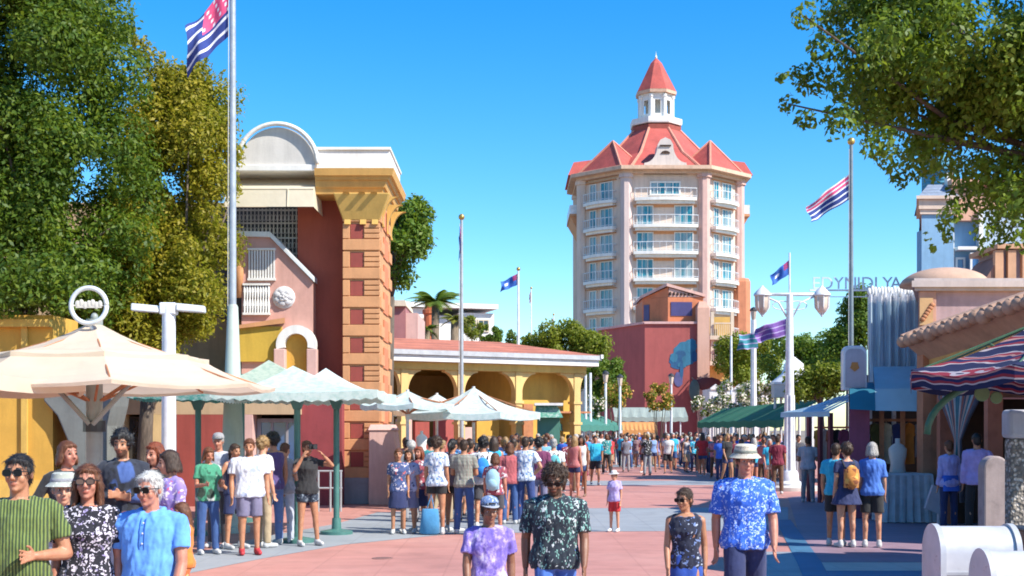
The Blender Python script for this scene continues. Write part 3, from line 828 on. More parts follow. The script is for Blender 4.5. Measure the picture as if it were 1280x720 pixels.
# ------------------------------------------------------------------ ground
def pavmat(name, c, c2, sc=.55, joint=1.1, rough=.7):
    m, nt, b = newmat(name); v = coord(nt)
    n1 = noise(nt, v, .3, 7, .7); n2 = noise(nt, v, 60, 3); n3 = noise(nt, v, 1.8, 5, .65)
    c1 = ramp(nt, n1, [(.3, scl(c, .74)), (.48, c), (.7, c2)])
    c1 = mixc(nt, ramp(nt, n3, [(.46, 0.), (.78, .55)]), c1, scl(c, .6))
    n5 = noise(nt, coord(nt, (.35, 1.6, 1)), .8, 7, .75); c1 = mixc(nt, ramp(nt, n5, [(.52, 0.), (.7, .5)]), c1, scl(c, 1.22))
    c1 = mixc(nt, ramp(nt, n2, [(.35, 0.), (.75, .22)]), c1, scl(c, .7))
    br = N(nt, 'ShaderNodeTexBrick'); br.inputs['Scale'].default_value = sc; br.inputs['Mortar Size'].default_value = .008; br.offset = 0
    br.inputs['Color1'].default_value = (1, 1, 1, 1); br.inputs['Color2'].default_value = (.94, .94, .94, 1); br.inputs['Mortar'].default_value = (.86, .85, .85, 1)
    L(nt, v, br.inputs['Vector'])
    c1 = mixc(nt, 1.0, c1, br.outputs['Color'], 'MULTIPLY')
    vo = N(nt, 'ShaderNodeTexVoronoi'); vo.inputs['Scale'].default_value = 1.6; L(nt, v, vo.inputs['Vector'])      # trodden spots
    c1 = mixc(nt, ramp(nt, vo.outputs['Distance'], [(.03, .5), (.055, 0.)]), c1, scl(c, .45))
    L(nt, c1, b.inputs['Base Color']); b.inputs['Roughness'].default_value = rough
    bump(nt, b, n2, .2, .006); return m
PAV_PINK = pavmat('paving_pink', (.49, .225, .185), (.53, .27, .225))
PAV_GREY = pavmat('paving_bluegrey', (.29, .315, .34), (.33, .345, .36))
PAV_BLUE = pavmat('paving_blue', (.05, .16, .28), (.07, .20, .33))
PAV_MAUVE = pavmat('paving_mauve', (.29, .19, .235), (.33, .22, .26))
PAV_SUNLIT = pavmat('paving_painted_sun', (.55, .46, .40), (.6, .5, .44))  # pale tone for the strip of sunlight painted on the ground
EARTH = plaster('earth_far', (.25, .2, .15), .95, .2, .02)
MB().quad((-900, -60, -.02), (900, -60, -.02), (900, 1500, -.02), (-900, 1500, -.02)).build('ground', EARTH)['kind'] = 'structure'
def sheet(name, pts, m, z):
    o = MB().quad(*[(p[0], p[1], z) for p in pts]).build(name, m); o['kind'] = 'structure'; return o
sheet('plaza_paving', [(-40, -10), (45, -10), (45, 110), (-40, 110)], PAV_PINK, 0)
def gpoly(name, px, m, z): return sheet(name, [G(*p) for p in px], m, z)
gpoly('grey_paving_band', [(60, 760), (170, 712), (250, 690), (335, 670), (420, 655), (470, 641), (560, 636.5), (985, 634), (985, 663), (700, 665), (560, 668), (430, 681), (330, 698), (240, 716), (160, 760)], PAV_GREY, .004)
gpoly('narrow_grey_band', [(560, 601.5), (975, 600.5), (975, 606), (560, 607.5)], PAV_GREY, .004)
gpoly('far_grey_band', [(600, 581), (960, 580.5), (960, 583.5), (600, 584)], PAV_GREY, .004)
gpoly('mauve_paving', [(985, 622), (1180, 600), (1900, 600), (1900, 703), (1025, 703), (998, 664)], PAV_MAUVE, .004)
gpoly('blue_paving_strip', [(969, 650), (988, 650), (1027, 703.5), (1056, 760), (1020, 760), (996, 703)], PAV_BLUE, .008)
gpoly('painted_sun_strip', [(1027, 703.6), (1900, 703.6), (1900, 714), (1033, 714)], PAV_SUNLIT, .008)  # band of sunlight between shadows, painted as a paler sheet
gpoly('bluegrey_paving_corner', [(925, 690), (990, 690), (996, 703), (1020, 760), (880, 760)], PAV_GREY, .0045)
gpoly('blue_paving_apron', [(1033, 714.2), (1900, 714.2), (1900, 790), (1068, 790)], PAV_BLUE, .0085)
# manhole lids and small metal covers in the paving
for px, py, r, lab in ((856, 687, .2, 'round iron manhole cover in the pink paving left of the woman in navy'), (478, 698, .16, 'small pale drain cover in the pink paving near the grey band')):
    c = G(px, py); mb = MB(); mb.lathe([(r, .001), (r, .008), (r*.86, .008), (r*.86, .005), (.001, .005)], c, 24)
    for i in range(-3, 4): mb.boxb((c.x-r*.6, c.y+i*r*.2-.02, .0052), (c.x+r*.6, c.y+i*r*.2+.02, .009))
    tag(mb.build('manhole_cover', metal('iron_cover', (.28, .15, .13) if r > .18 else (.6, .55, .52), .6)), lab, 'manhole cover')
# raised pale kerb ring round the double lamp
LB = Vector((X(987, 40.5), 40.5, 0))
mb = MB(); mb.lathe([(.95, 0), (.95, .11), (.9, .14), (.5, .14), (.45, .16), (.001, .16)], LB, 28)
tag(mb.build('lamp_plinth', plaster('kerb_stone', (.55, .52, .48), .8, .12, 2.5), smooth=30), 'round pale stone plinth under the tall double lantern post', 'plinth')

# ------------------------------------------------------------------ materials of the place
W_YEL = plaster('wall_yellow', (.60, .34, .055), .85, .12)
W_YEL2 = plaster('wall_ochre', (.62, .38, .10), .85, .12)
W_CREAM = plaster('wall_cream', (.62, .53, .40), .8, .1)
W_WHITE = plaster('wall_white', (.72, .70, .66), .75, .08)
W_TAN = plaster('wall_tan', (.48, .34, .2), .85, .12)
W_MAROON = plaster('wall_maroon', (.30, .06, .045), .8, .14, 1.2)
W_BRICK = plaster('wall_brickred', (.36, .08, .045), .85, .2, 3)
W_PEACH = plaster('wall_peach', (.60, .29, .13), .8, .14)
W_PINK = plaster('wall_pink', (.56, .26, .22), .8, .12)
W_PINK2 = plaster('wall_palepink', (.60, .38, .33), .8, .1)
W_GREY = plaster('wall_greygreen', (.17, .18, .165), .9, .2, 2.5)
W_RED = plaster('wall_rosered', (.37, .085, .075), .8, .12, .8)
W_CORAL = plaster('wall_coral', (.58, .19, .085), .8, .12)
TRIM_OCH = plaster('trim_ochre', (.60, .33, .09), .7, .1)
TRIM_WHITE = plaster('trim_white', (.75, .73, .69), .6, .06)
STONE_GREY = plaster('stone_grey', (.27, .26, .27), .85, .15, 3)
ROOF_RED = tile_roof('roof_red', (.50, .095, .075), 5)
ROOF_TERRA = tile_roof('roof_terracotta', (.50, .17, .10), 4)
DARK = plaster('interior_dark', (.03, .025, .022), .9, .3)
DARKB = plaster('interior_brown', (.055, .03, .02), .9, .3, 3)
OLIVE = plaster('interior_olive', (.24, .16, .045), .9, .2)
WOOD = plaster('wood_brown', (.42, .17, .075), .7, .25, 5)
TEAL_M = metal('teal_paint', (.06, .17, .15), .45)
WHITE_M = metal('white_paint_metal', (.72, .73, .75), .35)
GREY_M = metal('grey_metal', (.42, .44, .46), .35, .3)
DARK_M = metal('dark_metal', (.03, .032, .035), .4)
GLASS_T = glass('glass_teal', (.015, .13, .17)); GLASS_D = glass('glass_dark', (.012, .02, .035)); GLASS_B = glass('glass_blue', (.03, .08, .2))

# ------------------------------------------------------------------ left building with the quoined brick pillar
bl = thing('arcade_building', 'ornate pink and brick building with domed parapet and square quoined pillar', 'building', (-5, 35, 0))
y0 = 33.0
xa, xb = X(430, y0), X(474, y0)
w = Wall((xa, y0), (xb, y0))
mb = MB(); mb.boxb((xa, y0, .0), (xb, y0+3, 8.12))
# bands of peach stone between dark squares, with fine grooves
WR = Wall((xb, y0), (xb, y0+3))
step = .735; z = .66; k = 0
mb.mat(1)
while z < 7.6:
    w.box(mb, .17, .50, z+.30, min(z+.68, 8.1), .004, .012) ; z += step
ob = mb.build('quoin_pillar', [W_PEACH, W_MAROON], bl)
mb = MB(); z = .66
while z < 7.75:
    w.box(mb, -.03, w.len+.03, z, z+.28, .015, .055)
    w.box(mb, -.03, .15, z+.30, z+.70, .013, .045); w.box(mb, .52, w.len+.03, z+.31, z+.42, .013, .045); w.box(mb, .52, w.len+.03, z+.445, z+.55, .013, .045); w.box(mb, .52, w.len+.03, z+.575, z+.69, .013, .045)
    z += step
mb.build('quoin', W_PEACH, bl, bevel=.012)
mb = MB(); z = .66
while z < 7.75:
    WR.box(mb, .05, .95, z, z+.28, .012, .05); WR.box(mb, 2.2, 3.0, z, z+.28, .012, .05); WR.box(mb.mat(1), 1.0, 2.15, z-.05, z+.5, .006, .03); mb.mat(0)
    z += step
mb.build('side_quoin', [W_PEACH, W_CORAL], bl)
mb = MB(); mb.boxb((xa-.06, y0-.10, 0), (xb-.10, y0-.004, .68)); mb.build('pillar_base', STONE_GREY, bl, bevel=.02)
# pale pink flared plinth
x1, x2 = X(461, 32.6), X(497, 32.6)
mb = MB(); mb.hexa([(x1, 32.55, 0), (x2+.12, 32.55, 0), (x2+.12, 33.9, 0), (x1, 33.9, 0), (x1, 32.62, 1.9), (x2-.1, 32.62, 1.9), (x2-.1, 33.9, 1.9), (x1, 33.9, 1.9)])
mb.hexa([(x1-.03, 32.58, 1.9), (x2-.07, 32.58, 1.9), (x2-.07, 33.9, 1.9), (x1-.03, 33.9, 1.9), (x1+.02, 32.7, 2.05), (x2-.16, 32.7, 2.05), (x2-.16, 33.9, 2.05), (x1+.02, 33.9, 2.05)])
mb.build('plinth', W_PINK2, bl, bevel=.02)
# recessed maroon wall and the wall behind
mb = MB(); mb.boxb((X(372, 33.9), 33.9, 0), (xa-.003, 36, 8.15)); mb.build('wall', plaster('wall_maroon_tall', (.33, .075, .045), .8, .16, .9), bl)
mb = MB(); mb.boxb((-15, 36.005, 0), (-5.1, 41, 8.3)); mb.build('rear_wall', W_TAN, bl)
# cornice: ochre mouldings, white frieze block above
cx0, cx1 = X(330, 33), X(488, 32.7)
mb = MB()
for z_0, z_1, ex in ((7.98, 8.14, .10), (8.14, 8.32, .22), (8.32, 8.42, .34), (8.42, 8.60, .48)):
    mb.hexa([(xa-.72, 33.0-ex*.6, z_0), (xb+ex*.75, 33.0-ex*.6, z_0), (xb+ex*.75, 36.5, z_0), (xa-.72, 36.5, z_0),
             (xa-.72, 33.0-(ex+.05)*.6, z_1), (xb+(ex+.06)*.75, 33.0-(ex+.05)*.6, z_1), (xb+(ex+.06)*.75, 36.5, z_1), (xa-.72, 36.5, z_1)])
mb.build('cornice', TRIM_OCH, bl)
mb = MB(); mb.boxb((X(355, 33.1), 33.1, 8.603), (X(487, 33.1), 36.2, 9.14)); mb.boxb((X(352, 33.05), 33.05, 9.14), (X(488.5, 33.05), 36.3, 9.22)); mb.build('parapet', TRIM_WHITE, bl, bevel=.015)
# curved yellow brackets under the cornice
def bracket(x, yy, ext, dirx, diry, z0=7.2, z1=7.98, t=.16):
    prof = [(0, z0), (.05, z0)]+[(ext*(1-math.cos(a)), z0+(z1-z0)*math.sin(a)) for a in [PI/2*i/8 for i in range(1, 9)]]+[(0, z1)]
    mbk = MB(); d = Vector((dirx, diry, 0)).normalized(); s = Vector((-d.y, d.x, 0))*t
    mbk.prism([Vector((x, yy, 0))+d*q+Vector((0, 0, zz))-s*.5 for q, zz in prof], s); return mbk
for x in (xa+.1, xa+.5, xb-.1): bracket(x, y0-.056, .34, 0, -1).build('bracket', W_YEL2, bl)
for yy in (y0+.4, y0+1.6, y0+2.7): bracket(xb+.052, yy, .42, 1, 0).build('bracket', W_YEL2, bl)
mb = MB(); mb.hexa([(xa-.02, y0-.06, 7.3), (xb+.02, y0-.06, 7.3), (xb+.02, y0, 7.3), (xa-.02, y0, 7.3), (xa-.25, y0-.3, 7.975), (xb+.3, y0-.3, 7.975), (xb+.3, y0, 7.975), (xa-.25, y0, 7.975)]); mb.build('capital', W_YEL2, bl, bevel=.03)
# round gable (half disc) over the awning
gc = Vector((X(347, 32.9), 32.9, 8.72)); R_ = .97
pts = [gc+Vector((R_*math.cos(a), 0, R_*math.sin(a))) for a in [PI*i/28 for i in range(29)]]
mb = MB(); mb.prism(pts, (0, 1.6, 0)); mb.build('round_gable', plaster('gable_white', (.60, .57, .53), .75, .1), bl, smooth=30)
pts = [gc+Vector(((R_+.07)*math.cos(a), -.1, (R_+.07)*math.sin(a))) for a in [PI*i/28 for i in range(29)]]
mb = MB(); mb.tube(pts, .06, 8); mb.build('gable_rim', TRIM_WHITE, bl, smooth=True)
mb = MB(); mb.boxb((X(270, 32.8), 32.82, 8.55), (X(396, 32.8), 34.6, 8.72)); mb.build('gable_sill', TRIM_WHITE, bl, bevel=.02)
# cream awning box
ax0, ax1 = X(285, 32.9), X(394, 32.9)
mb = MB()
mb.quad((ax0, 33.9, 8.55), (ax1-.05, 33.9, 8.55), (ax1, 32.6, 8.05), (ax0, 32.6, 8.05)); mb.quad((ax0, 32.6, 8.05), (ax1, 32.6, 8.05), (ax1+.02, 32.5, 7.58), (ax0, 32.5, 7.58))
mb.quad((ax1, 32.6, 8.05), (ax1-.05, 33.9, 8.55), (ax1+.05, 33.9, 7.55), (ax1+.02, 32.5, 7.58))
mb.tube([(ax0, 32.6, 8.05), (ax1, 32.6, 8.05)], .02, 6); mb.tube([(X(360, 32.6), 32.58, 8.05), (X(360, 32.6), 32.49, 7.58)], .015, 6)
mb.build('awning', canvas('canvas_cream', (.74, .66, .50), .25), bl)
# iron lattice behind, on a dark recess
mb = MB(); mb.boxb((X(270, 35), 35.0, 5.0), (xa-.95, 35.9, 8.0)); mb.build('recess', plaster('recess_bluegrey', (.11, .125, .14), .9, .15), bl)
mb = MB()
lx0, lx1 = X(290, 34.6), X(394, 34.6)
nn = 22
for i in range(nn+1):
    x = lx0+(lx1-lx0)*i/nn; mb.boxb((x-.014, 34.6, 5.6), (x+.014, 34.63, 7.9))
    if i < nn:
        for zz in (6.0, 6.45, 6.9, 7.3, 7.65):
            mb.tube([(x+.05+.035*math.cos(a), 34.615, zz+.08*math.sin(a)) for a in [2*PI*q/8 for q in range(9)]], .011, 4)
for zz in (5.65, 6.2, 6.68, 7.1, 7.5, 7.85): mb.boxb((lx0, 34.59, zz-.02), (lx1, 34.64, zz+.02))
mb.build('lattice', metal('lattice_white', (.55, .58, .58), .5), bl)
# pink stair-shaped balcony wall with white coping
yb = 33.4
def q(px, py, D=yb): return Vector((X(px, D), D, Z(py, D)))
prof = [(302, 295), (338, 297), (391, 352), (391, 470), (302, 470)]
mb = MB(); mb.prism([q(*p) for p in prof], (0, .9, 0)); mb.build('balcony_wall', plaster('balcony_pink', (.60, .33, .27), .8, .12), bl)
mb = MB(); cop = [(296, 293.5), (338, 294.5), (393, 350.5)]
for a, b_ in zip(cop[:-1], cop[1:]):
    A, B = q(*a), q(*b_); mb.hexa([A+Vector((0, -.1, -.05)), B+Vector((0, -.1, -.05)), B+Vector((0, 1, -.05)), A+Vector((0, 1, -.05)), A+Vector((0, -.1, .09)), B+Vector((0, -.1, .09)), B+Vector((0, 1, .09)), A+Vector((0, 1, .09))])
mb.build('coping', plaster('coping_bluewhite', (.66, .70, .70), .6, .08), bl, bevel=.01)
# orange-pink scroll at the left end
mb = MB(); mb.tube([q(299, 292), q(297, 310), q(299, 335), q(297, 372)], [.12, .16, .14, .1], 10); mb.build('scroll_end', W_PEACH, bl, smooth=True)
# fretwork panels
def fret(u0, u1, v0, v1, kind):
    m1 = MB(); A, B = q(u0, v0), q(u1, v1); x0_, x1_ = A.x, B.x; zt, zb = A.z, B.z
    m1.mat(1).boxb((x0_, yb-.012, zb), (x1_, yb-.004, zt)); m1.mat(0)
    m1.boxb((x0_-.04, yb-.09, zt), (x1_+.04, yb-.005, zt+.05)); m1.boxb((x0_-.04, yb-.09, zb-.06), (x1_+.04, yb-.005, zb))
    n = 9
    for i in range(n+1):
        x = x0_+(x1_-x0_)*i/n
        if kind == 'bars': m1.boxb((x-.022, yb-.05, zb), (x+.022, yb-.02, zt))
        else: m1.lathe([(.02, 0), (.045, (zt-zb)*.25), (.018, (zt-zb)*.5), (.04, (zt-zb)*.75), (.02, zt-zb)], (x, yb-.04, zb), 8)
    m1.build('fretwork', [TRIM_WHITE, plaster('fret_back', (.24, .12, .09), .9)], bl)
fret(312, 343, 313, 348, 'bars'); fret(306, 336, 357, 391, 'bal')
# rosette relief
c = q(355, 372); mb = MB()
mb.ell(c+Vector((0, -.02, 0)), (.30, .06, .30), 20, 8)
for i in range(7):
    a = 2*PI*i/7; mb.ell(c+Vector((.15*math.cos(a), -.07, .15*math.sin(a))), (.12, .05, .09), 10, 6)
for i in range(5):
    a = 2*PI*i/5+.4; mb.ell(c+Vector((.07*math.cos(a), -.11, .07*math.sin(a))), (.07, .04, .05), 10, 6)
mb.ell(c+Vector((0, -.13, 0)), .04, 10, 6); mb.build('rosette', plaster('relief_grey', (.62, .6, .6), .7, .08), bl, smooth=True)
# horseshoe arch
c = q(372, 432); mb = MB(); ri, ro = .30, .52
out = [c+Vector((ro*math.cos(a), -.25, ro*math.sin(a)+.0)) for a in [-.2+(PI+.4)*i/20 for i in range(21)]]
inn = [c+Vector((ri*math.cos(a), -.25, ri*math.sin(a))) for a in [-.2+(PI+.4)*i/20 for i in range(21)]]
for i in range(20): mb.prism([out[i], out[i+1], inn[i+1], inn[i]], (0, .24, 0))
mb.build('horseshoe_arch', TRIM_WHITE, bl)
for e_ in ((-ro-.05, -ri+.02), (ri-.02, ro+.02)): mb = MB(); mb.boxb((c.x+e_[0], yb-.3, c.z-1.2), (c.x+e_[1], yb-.004, c.z-.1)); mb.build('arch_pier', W_PINK2, bl, bevel=.02)
mb = MB(); mb.boxb((c.x-ri, yb-.02, c.z-1.2), (c.x+ri, yb-.006, c.z+.3)); mb.build('arch_back', W_YEL, bl)
mb = MB(); mb.boxb((X(296, 33.3), 33.3, Z(452, 33.3)), (X(352, 33.3), 33.395, Z(408, 33.3))); mb.build('yellow_panel', plaster('panel_yellow', (.55, .36, .05), .8, .1), bl)
mb = MB(); mb.hexa([q(294, 411, 33.2), q(356, 404, 33.2), q(356, 404, 33.39), q(294, 411, 33.39), q(294, 407, 33.2), q(356, 397, 33.2), q(356, 397, 33.39), q(294, 407, 33.39)]); mb.build('ledge', W_PEACH, bl)
# ground storey: red piers, dark shop windows
mb = MB(); mb.boxb((X(375, 32.4), 32.4, 0), (X(427, 32.4), 33.89, 3.0)); mb.build('red_pier', plaster('pier_red', (.26, .045, .05), .8, .15, 1.5), bl)
gw = Wall((X(60, 32), 32), (X(374, 32), 32))
def U(px): return X(px, 32)-gw.a.x
mb = MB(); gw.box(mb, -2, gw.len, 2.3, 3.2, -1.6, 0); mb.build('lintel_wall', W_TAN, bl)
mb = MB(); gw.box(mb, U(221), U(302), 0, 2.296, -1.2, .02); mb.build('red_pier', W_MAROON, bl)
for u_ in ((303, 316), (210, 220)): mb = MB(); gw.box(mb, U(u_[0]), U(u_[1]), 0, 2.296, -1.2, .06); mb.build('pink_pilaster', W_PINK2, bl)
mb = MB(); gw.box(mb, U(130), U(156), 0, 2.296, -1.2, .03); mb.build('tan_pier', plaster('pier_tan', (.6, .42, .2), .8), bl)
mb = MB(); gw.box(mb, U(190), U(209), 0, 2.296, -1.2, .03); mb.build('tan_pier', plaster('pier_tan', (.6, .42, .2), .8), bl)
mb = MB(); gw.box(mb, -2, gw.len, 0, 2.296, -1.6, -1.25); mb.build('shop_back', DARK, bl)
window(gw, U(317), U(374), .5, 2.2, bl, STONE_GREY, GLASS_B, 3, 1, 'shop_window', -.5, .1)
window(gw, U(157), U(189), .1, 2.25, bl, DARK_M, GLASS_D, 2, 1, 'shop_door', -.4, .08)
# yellow house at the far left with the grey arch pier
yl = thing('yellow_house', 'bright yellow house wall behind the cream parasol at the left edge', 'building', (-10, 27, 0))
yw = Wall((X(-160, 26), 26), (X(66, 26), 26))
mb = MB(); yw.box(mb, 0, yw.len, 0, 4.25, -1.5, 0); mb.build('wall', W_YEL, yl)
mb = MB(); yw.box(mb, yw.len-.62, yw.len-.5, 0, 4.0, .004, .07); yw.box(mb, yw.len-1.25, yw.len-1.2, 0, 4.0, .004, .05); yw.box(mb, 0, yw.len, 4.0, 4.15, .004, .2); yw.box(mb, 0, yw.len, 0, .9, .004, .05); mb.build('moulding', plaster('mould_yellow', (.66, .42, .09), .8), yl)
px_ = [(62, 560+60), (62, 480), (134, 480), (134, 620)]
mb = MB()
ax = X(66, 25.9); bx = X(134, 25.9)
prof = [(ax+.42, 0), (ax+.40, .9), (ax+.33, 1.7), (ax+.12, 2.2), (ax-.15, 2.5), (ax-.15, 3.1), (bx+.2, 3.1), (bx+.1, 2.4), (bx, 2.0), (bx, 0)]
mb.prism([(x, 25.8, z) for x, z in prof], (0, 1.2, 0)); tag(mb.build('stone_pier', W_GREY, bevel=.03), 'thick grey arched stone pier right of the yellow wall, behind the cream parasol', 'pier')

# ------------------------------------------------------------------ arcade with red tile roof (middle distance)
ar = thing('yellow_arcade', 'low yellow arcade with red tile roof and white fascia', 'building', (-2, 48, 0))
A = (X(470, 45.5), 45.5); B = (X(733, 50), 50)
aw = Wall(A, B); D0 = 46
zt, zb = 4.72, 4.15
cols = [507, 578, 650, 723]
def UA(px):      # along the arcade for a picture column
    k = (px-640)/F; t = (k*A[1]-A[0])/((B[0]-A[0])-k*(B[1]-A[1])); return t*aw.len
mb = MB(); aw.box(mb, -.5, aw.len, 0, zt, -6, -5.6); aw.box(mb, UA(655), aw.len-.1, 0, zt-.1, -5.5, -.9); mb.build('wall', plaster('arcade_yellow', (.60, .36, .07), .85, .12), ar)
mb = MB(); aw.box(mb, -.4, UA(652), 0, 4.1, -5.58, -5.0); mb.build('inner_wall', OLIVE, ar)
mb = MB(); aw.box(mb, -.6, aw.len+.35, zb+.22, zt-.12, -6.2, .35); mb.build('fascia', TRIM_WHITE, ar, bevel=.01)
mb = MB(); aw.box(mb, -.6, aw.len+.42, zt-.115, zt+.06, -6.2, .45); mb.build('gutter', metal('gutter_grey', (.42, .43, .45), .5), ar)
mb = MB(); aw.box(mb, -.4, aw.len, zb-.05, zb+.215, -.5, 0); mb.build('beam', plaster('arcade_beam', (.62, .42, .12), .8, .1), ar)
for i, c in enumerate(cols):
    u = UA(c); m1 = MB(); hw = .14
    aw.box(m1, u-hw, u+hw, .25, 2.9, -.42, -.06); aw.box(m1, u-hw-.09, u+hw+.09, 0, .25, -.5, .02); aw.box(m1, u-hw-.06, u+hw+.06, 2.1, 2.2, -.46, -.02); aw.box(m1, u-hw-.05, u+hw+.05, 2.9, 3.0, -.46, -.02); aw.box(m1, u-hw, u+hw, 3.0, zb-.055, -.42, -.06)
    # spandrel brackets curving out to the next arch
    for sg in (-1, 1):
        nxt = UA(cols[i+sg]) if 0 <= i+sg < len(cols) else u+sg*2.0
        half = abs(nxt-u)/2-.2 if 0 <= i+sg < len(cols) else .55
        pr = [(0, zb-.054), (0, 3.2)]+[(half*.55*(1-math.cos(a)), 3.2+(zb-.12-3.2)*math.sin(a)) for a in [PI/2*k/9 for k in range(1, 10)]]+[(half*.55, zb-.054)]
        m1.prism([aw.p(u+sg*(hw+x), z, -.1) for x, z in pr], aw.n*-.28)
    m1.build('column', plaster('arcade_column', (.66, .45, .17), .75, .1), ar)
for a_, b_, m_, h_ in ((512, 530, W_PINK2, 2.3), (534, 552, W_MAROON, 2.2), (560, 588, W_RED, 2.35), (592, 606, W_PINK2, 2.0), (612, 640, W_YEL, 2.3)):
    m1 = MB(); aw.box(m1, UA(a_), UA(b_), 0, h_, -1.2, -1.0); m1.build('screen_panel', m_, ar)
# roof
mb = MB(); r0 = aw.p(-.6, zt+.065, .45); r1 = aw.p(aw.len+.42, zt+.065, .45); b0 = aw.p(-.6, zt+.065, -6.2); b1 = aw.p(aw.len+.42, zt+.065, -6.2)
t0 = aw.p(-.6, 5.42, -2.9); t1 = aw.p(aw.len-2.2, 5.42, -2.9)
mb.quad(r0, r1, t1, t0); mb.quad(r1, b1, t1); mb.quad(b1, b0, t0, t1); mb.quad(b0, r0, t0); mb.quad(b0, b1, r1, r0)
mb.build('roof', ROOF_TERRA, ar)
mb = MB(); aw.box(mb, aw.len+.36, aw.len+.46, zt-.05, zt+.10, -3, .5); mb.build('roof_edge', TRIM_WHITE, ar)
# boards on the right bay
mb = MB(); aw.box(mb, UA(668), UA(680), 0, 2.9, -.88, -.8); aw.box(mb, UA(700), UA(742), 2.55, 2.62, -.89, -.2); mb.build('side_board', WOOD, ar)
# pink block and white building behind the arcade
pb = thing('pink_block', 'windowless pink stucco block rising behind the arcade roof beside the brick pillar', 'building', (-4.8, 54, 0))
mb = MB(); mb.boxb((X(470, 52.5), 52.5, 0), (X(507, 52.5), 56, 6.95)); mb.build('wall', plaster('block_maroon', (.33, .14, .14), .8), pb)
mb = MB(); mb.boxb((X(507.1, 52.5), 52.6, 0), (X(523, 53), 57, 6.7)); mb.build('side_wall', W_PINK2, pb)
mb = MB(); mb.hexa([(X(466, 52.3), 52.3, 6.96), (X(508, 52.3), 52.3, 6.96), (X(508, 52.3), 56.2, 6.96), (X(466, 52.3), 56.2, 6.96), (X(466, 52.3), 52.3, 7.2), (X(506, 52.3), 52.3, 7.2), (X(506, 52.3), 56.2, 7.2), (X(466, 52.3), 56.2, 7.2)]); mb.build('coping', W_CREAM, pb)
wb = thing('white_villa', 'flat roofed white villa half hidden behind palms and the arcade roof', 'building', (-5, 80, 0))
vw = Wall((X(486, 78), 78), (X(618, 80), 80))
mb = MB(); vw.box(mb, 0, vw.len*.33, 0, Z(384, 78), -6, 0); vw.box(mb, vw.len*.335, vw.len*.66, 0, Z(392, 78), -6, -.4); vw.box(mb, vw.len*.665, vw.len, 0, Z(388, 78), -6, -.1); mb.build('wall', W_WHITE, wb)
mb = MB(); vw.box(mb, -.2, vw.len+.15, Z(383, 78), Z(377, 78), -6.3, .35); mb.build('roof', TRIM_WHITE, wb)
for u in (.1, .22, .72, .84): window(vw, vw.len*u, vw.len*u+.75, Z(412, 78), Z(396, 78), wb, W_CREAM, GLASS_D, 2, 1, 'window', -.09 if u > .6 else .0, .08)
mb = MB(); p = P(537, 418, 70); mb.lathe([(.32, 0), (.32, 1.7), (.4, 1.75), (.4, 1.95), (.25, 2.0), (.25, 2.3)], (p.x, 70, Z(432, 70)), 12); mb.boxb((p.x-.4, 69.6, 0), (p.x+.4, 70.4, Z(432, 70))); tag(mb.build('chimney_stack', plaster('chimney_orange', (.55, .14, .05), .8)), 'slim orange chimney stack among the palms behind the arcade roof', 'chimney')
# ------------------------------------------------------------------ hotel tower
HC = Vector((X(820, 150), 150, 0))
ht = thing('hotel_tower', 'tall cream octagonal hotel tower with red roofs and white cupola', 'building', HC)
W_HOT = plaster('hotel_cream', (.66, .52, .43), .8, .08, .25, .1, True, 6); W_SHADED = plaster('hotel_painted_shade', (.57, .45, .42), .8, .08, .25, .1, True, 6)  # second tone paints the left pilaster's shade into its colour
W_HOR = plaster('hotel_orange', (.56, .27, .13), .8, .1, .3, .1, True, 6)
HALF = [(-8.9, 4.4), (-8.9, -4.4), (-4.3, -8.9), (4.3, -8.9), (8.9, -4.4), (8.9, 4.4), (4.3, 8.9), (-4.3, 8.9)]
oct_ = [Vector((HC.x+x, HC.y+y, 0)) for x, y in HALF]
ZS = [27.3, 24.35, 21.4, 18.45, 15.3, 12.2]
mb = MB(); mb.prism([v*1 for v in oct_], (0, 0, 30.6)); mb.build('wall', W_HOT, ht)
faces = {'l': Wall(oct_[1], oct_[2]), 'c': Wall(oct_[2], oct_[3]), 'r': Wall(oct_[3], oct_[4]), 'sl': Wall(oct_[0], oct_[1]), 'sr': Wall(oct_[4], oct_[5])}
# pilasters at the corners
for i, (v, c) in enumerate(((oct_[1], W_HOT), (oct_[2], W_SHADED), (oct_[3], W_PINK2), (oct_[4], W_PINK2), (oct_[5], W_HOT), (oct_[0], W_HOT))):
    mb = MB(); mb.lathe([(.66, 0), (.66, 30.55)], (v.x, v.y, 0), 8, PI/8); mb.lathe([(.85, 29.6), (.85, 30.0)], (v.x, v.y, 0), 8, PI/8); mb.build('pilaster', c, ht)
mb = MB(); v = oct_[4]; mb.lathe([(1.15, 0), (1.15, 18.6), (1.0, 18.9), (.9, 19)], (v.x+.2, v.y, 0), 8, PI/8); mb.build('orange_pier', plaster('pier_coral', (.55, .2, .1), .8), ht)
# cornice under the roof
mb = MB()
for k, (z_0, z_1) in enumerate(((30.0, 30.35), (30.35, 30.75))):
    e = 1+.075*(k+1); mb.prism([Vector((HC.x+x*e, HC.y+y*e, z_0)) for x, y in HALF], (0, 0, z_1-z_0))
mb.build('cornice', plaster('hotel_cornice', (.62, .42, .3), .8), ht)
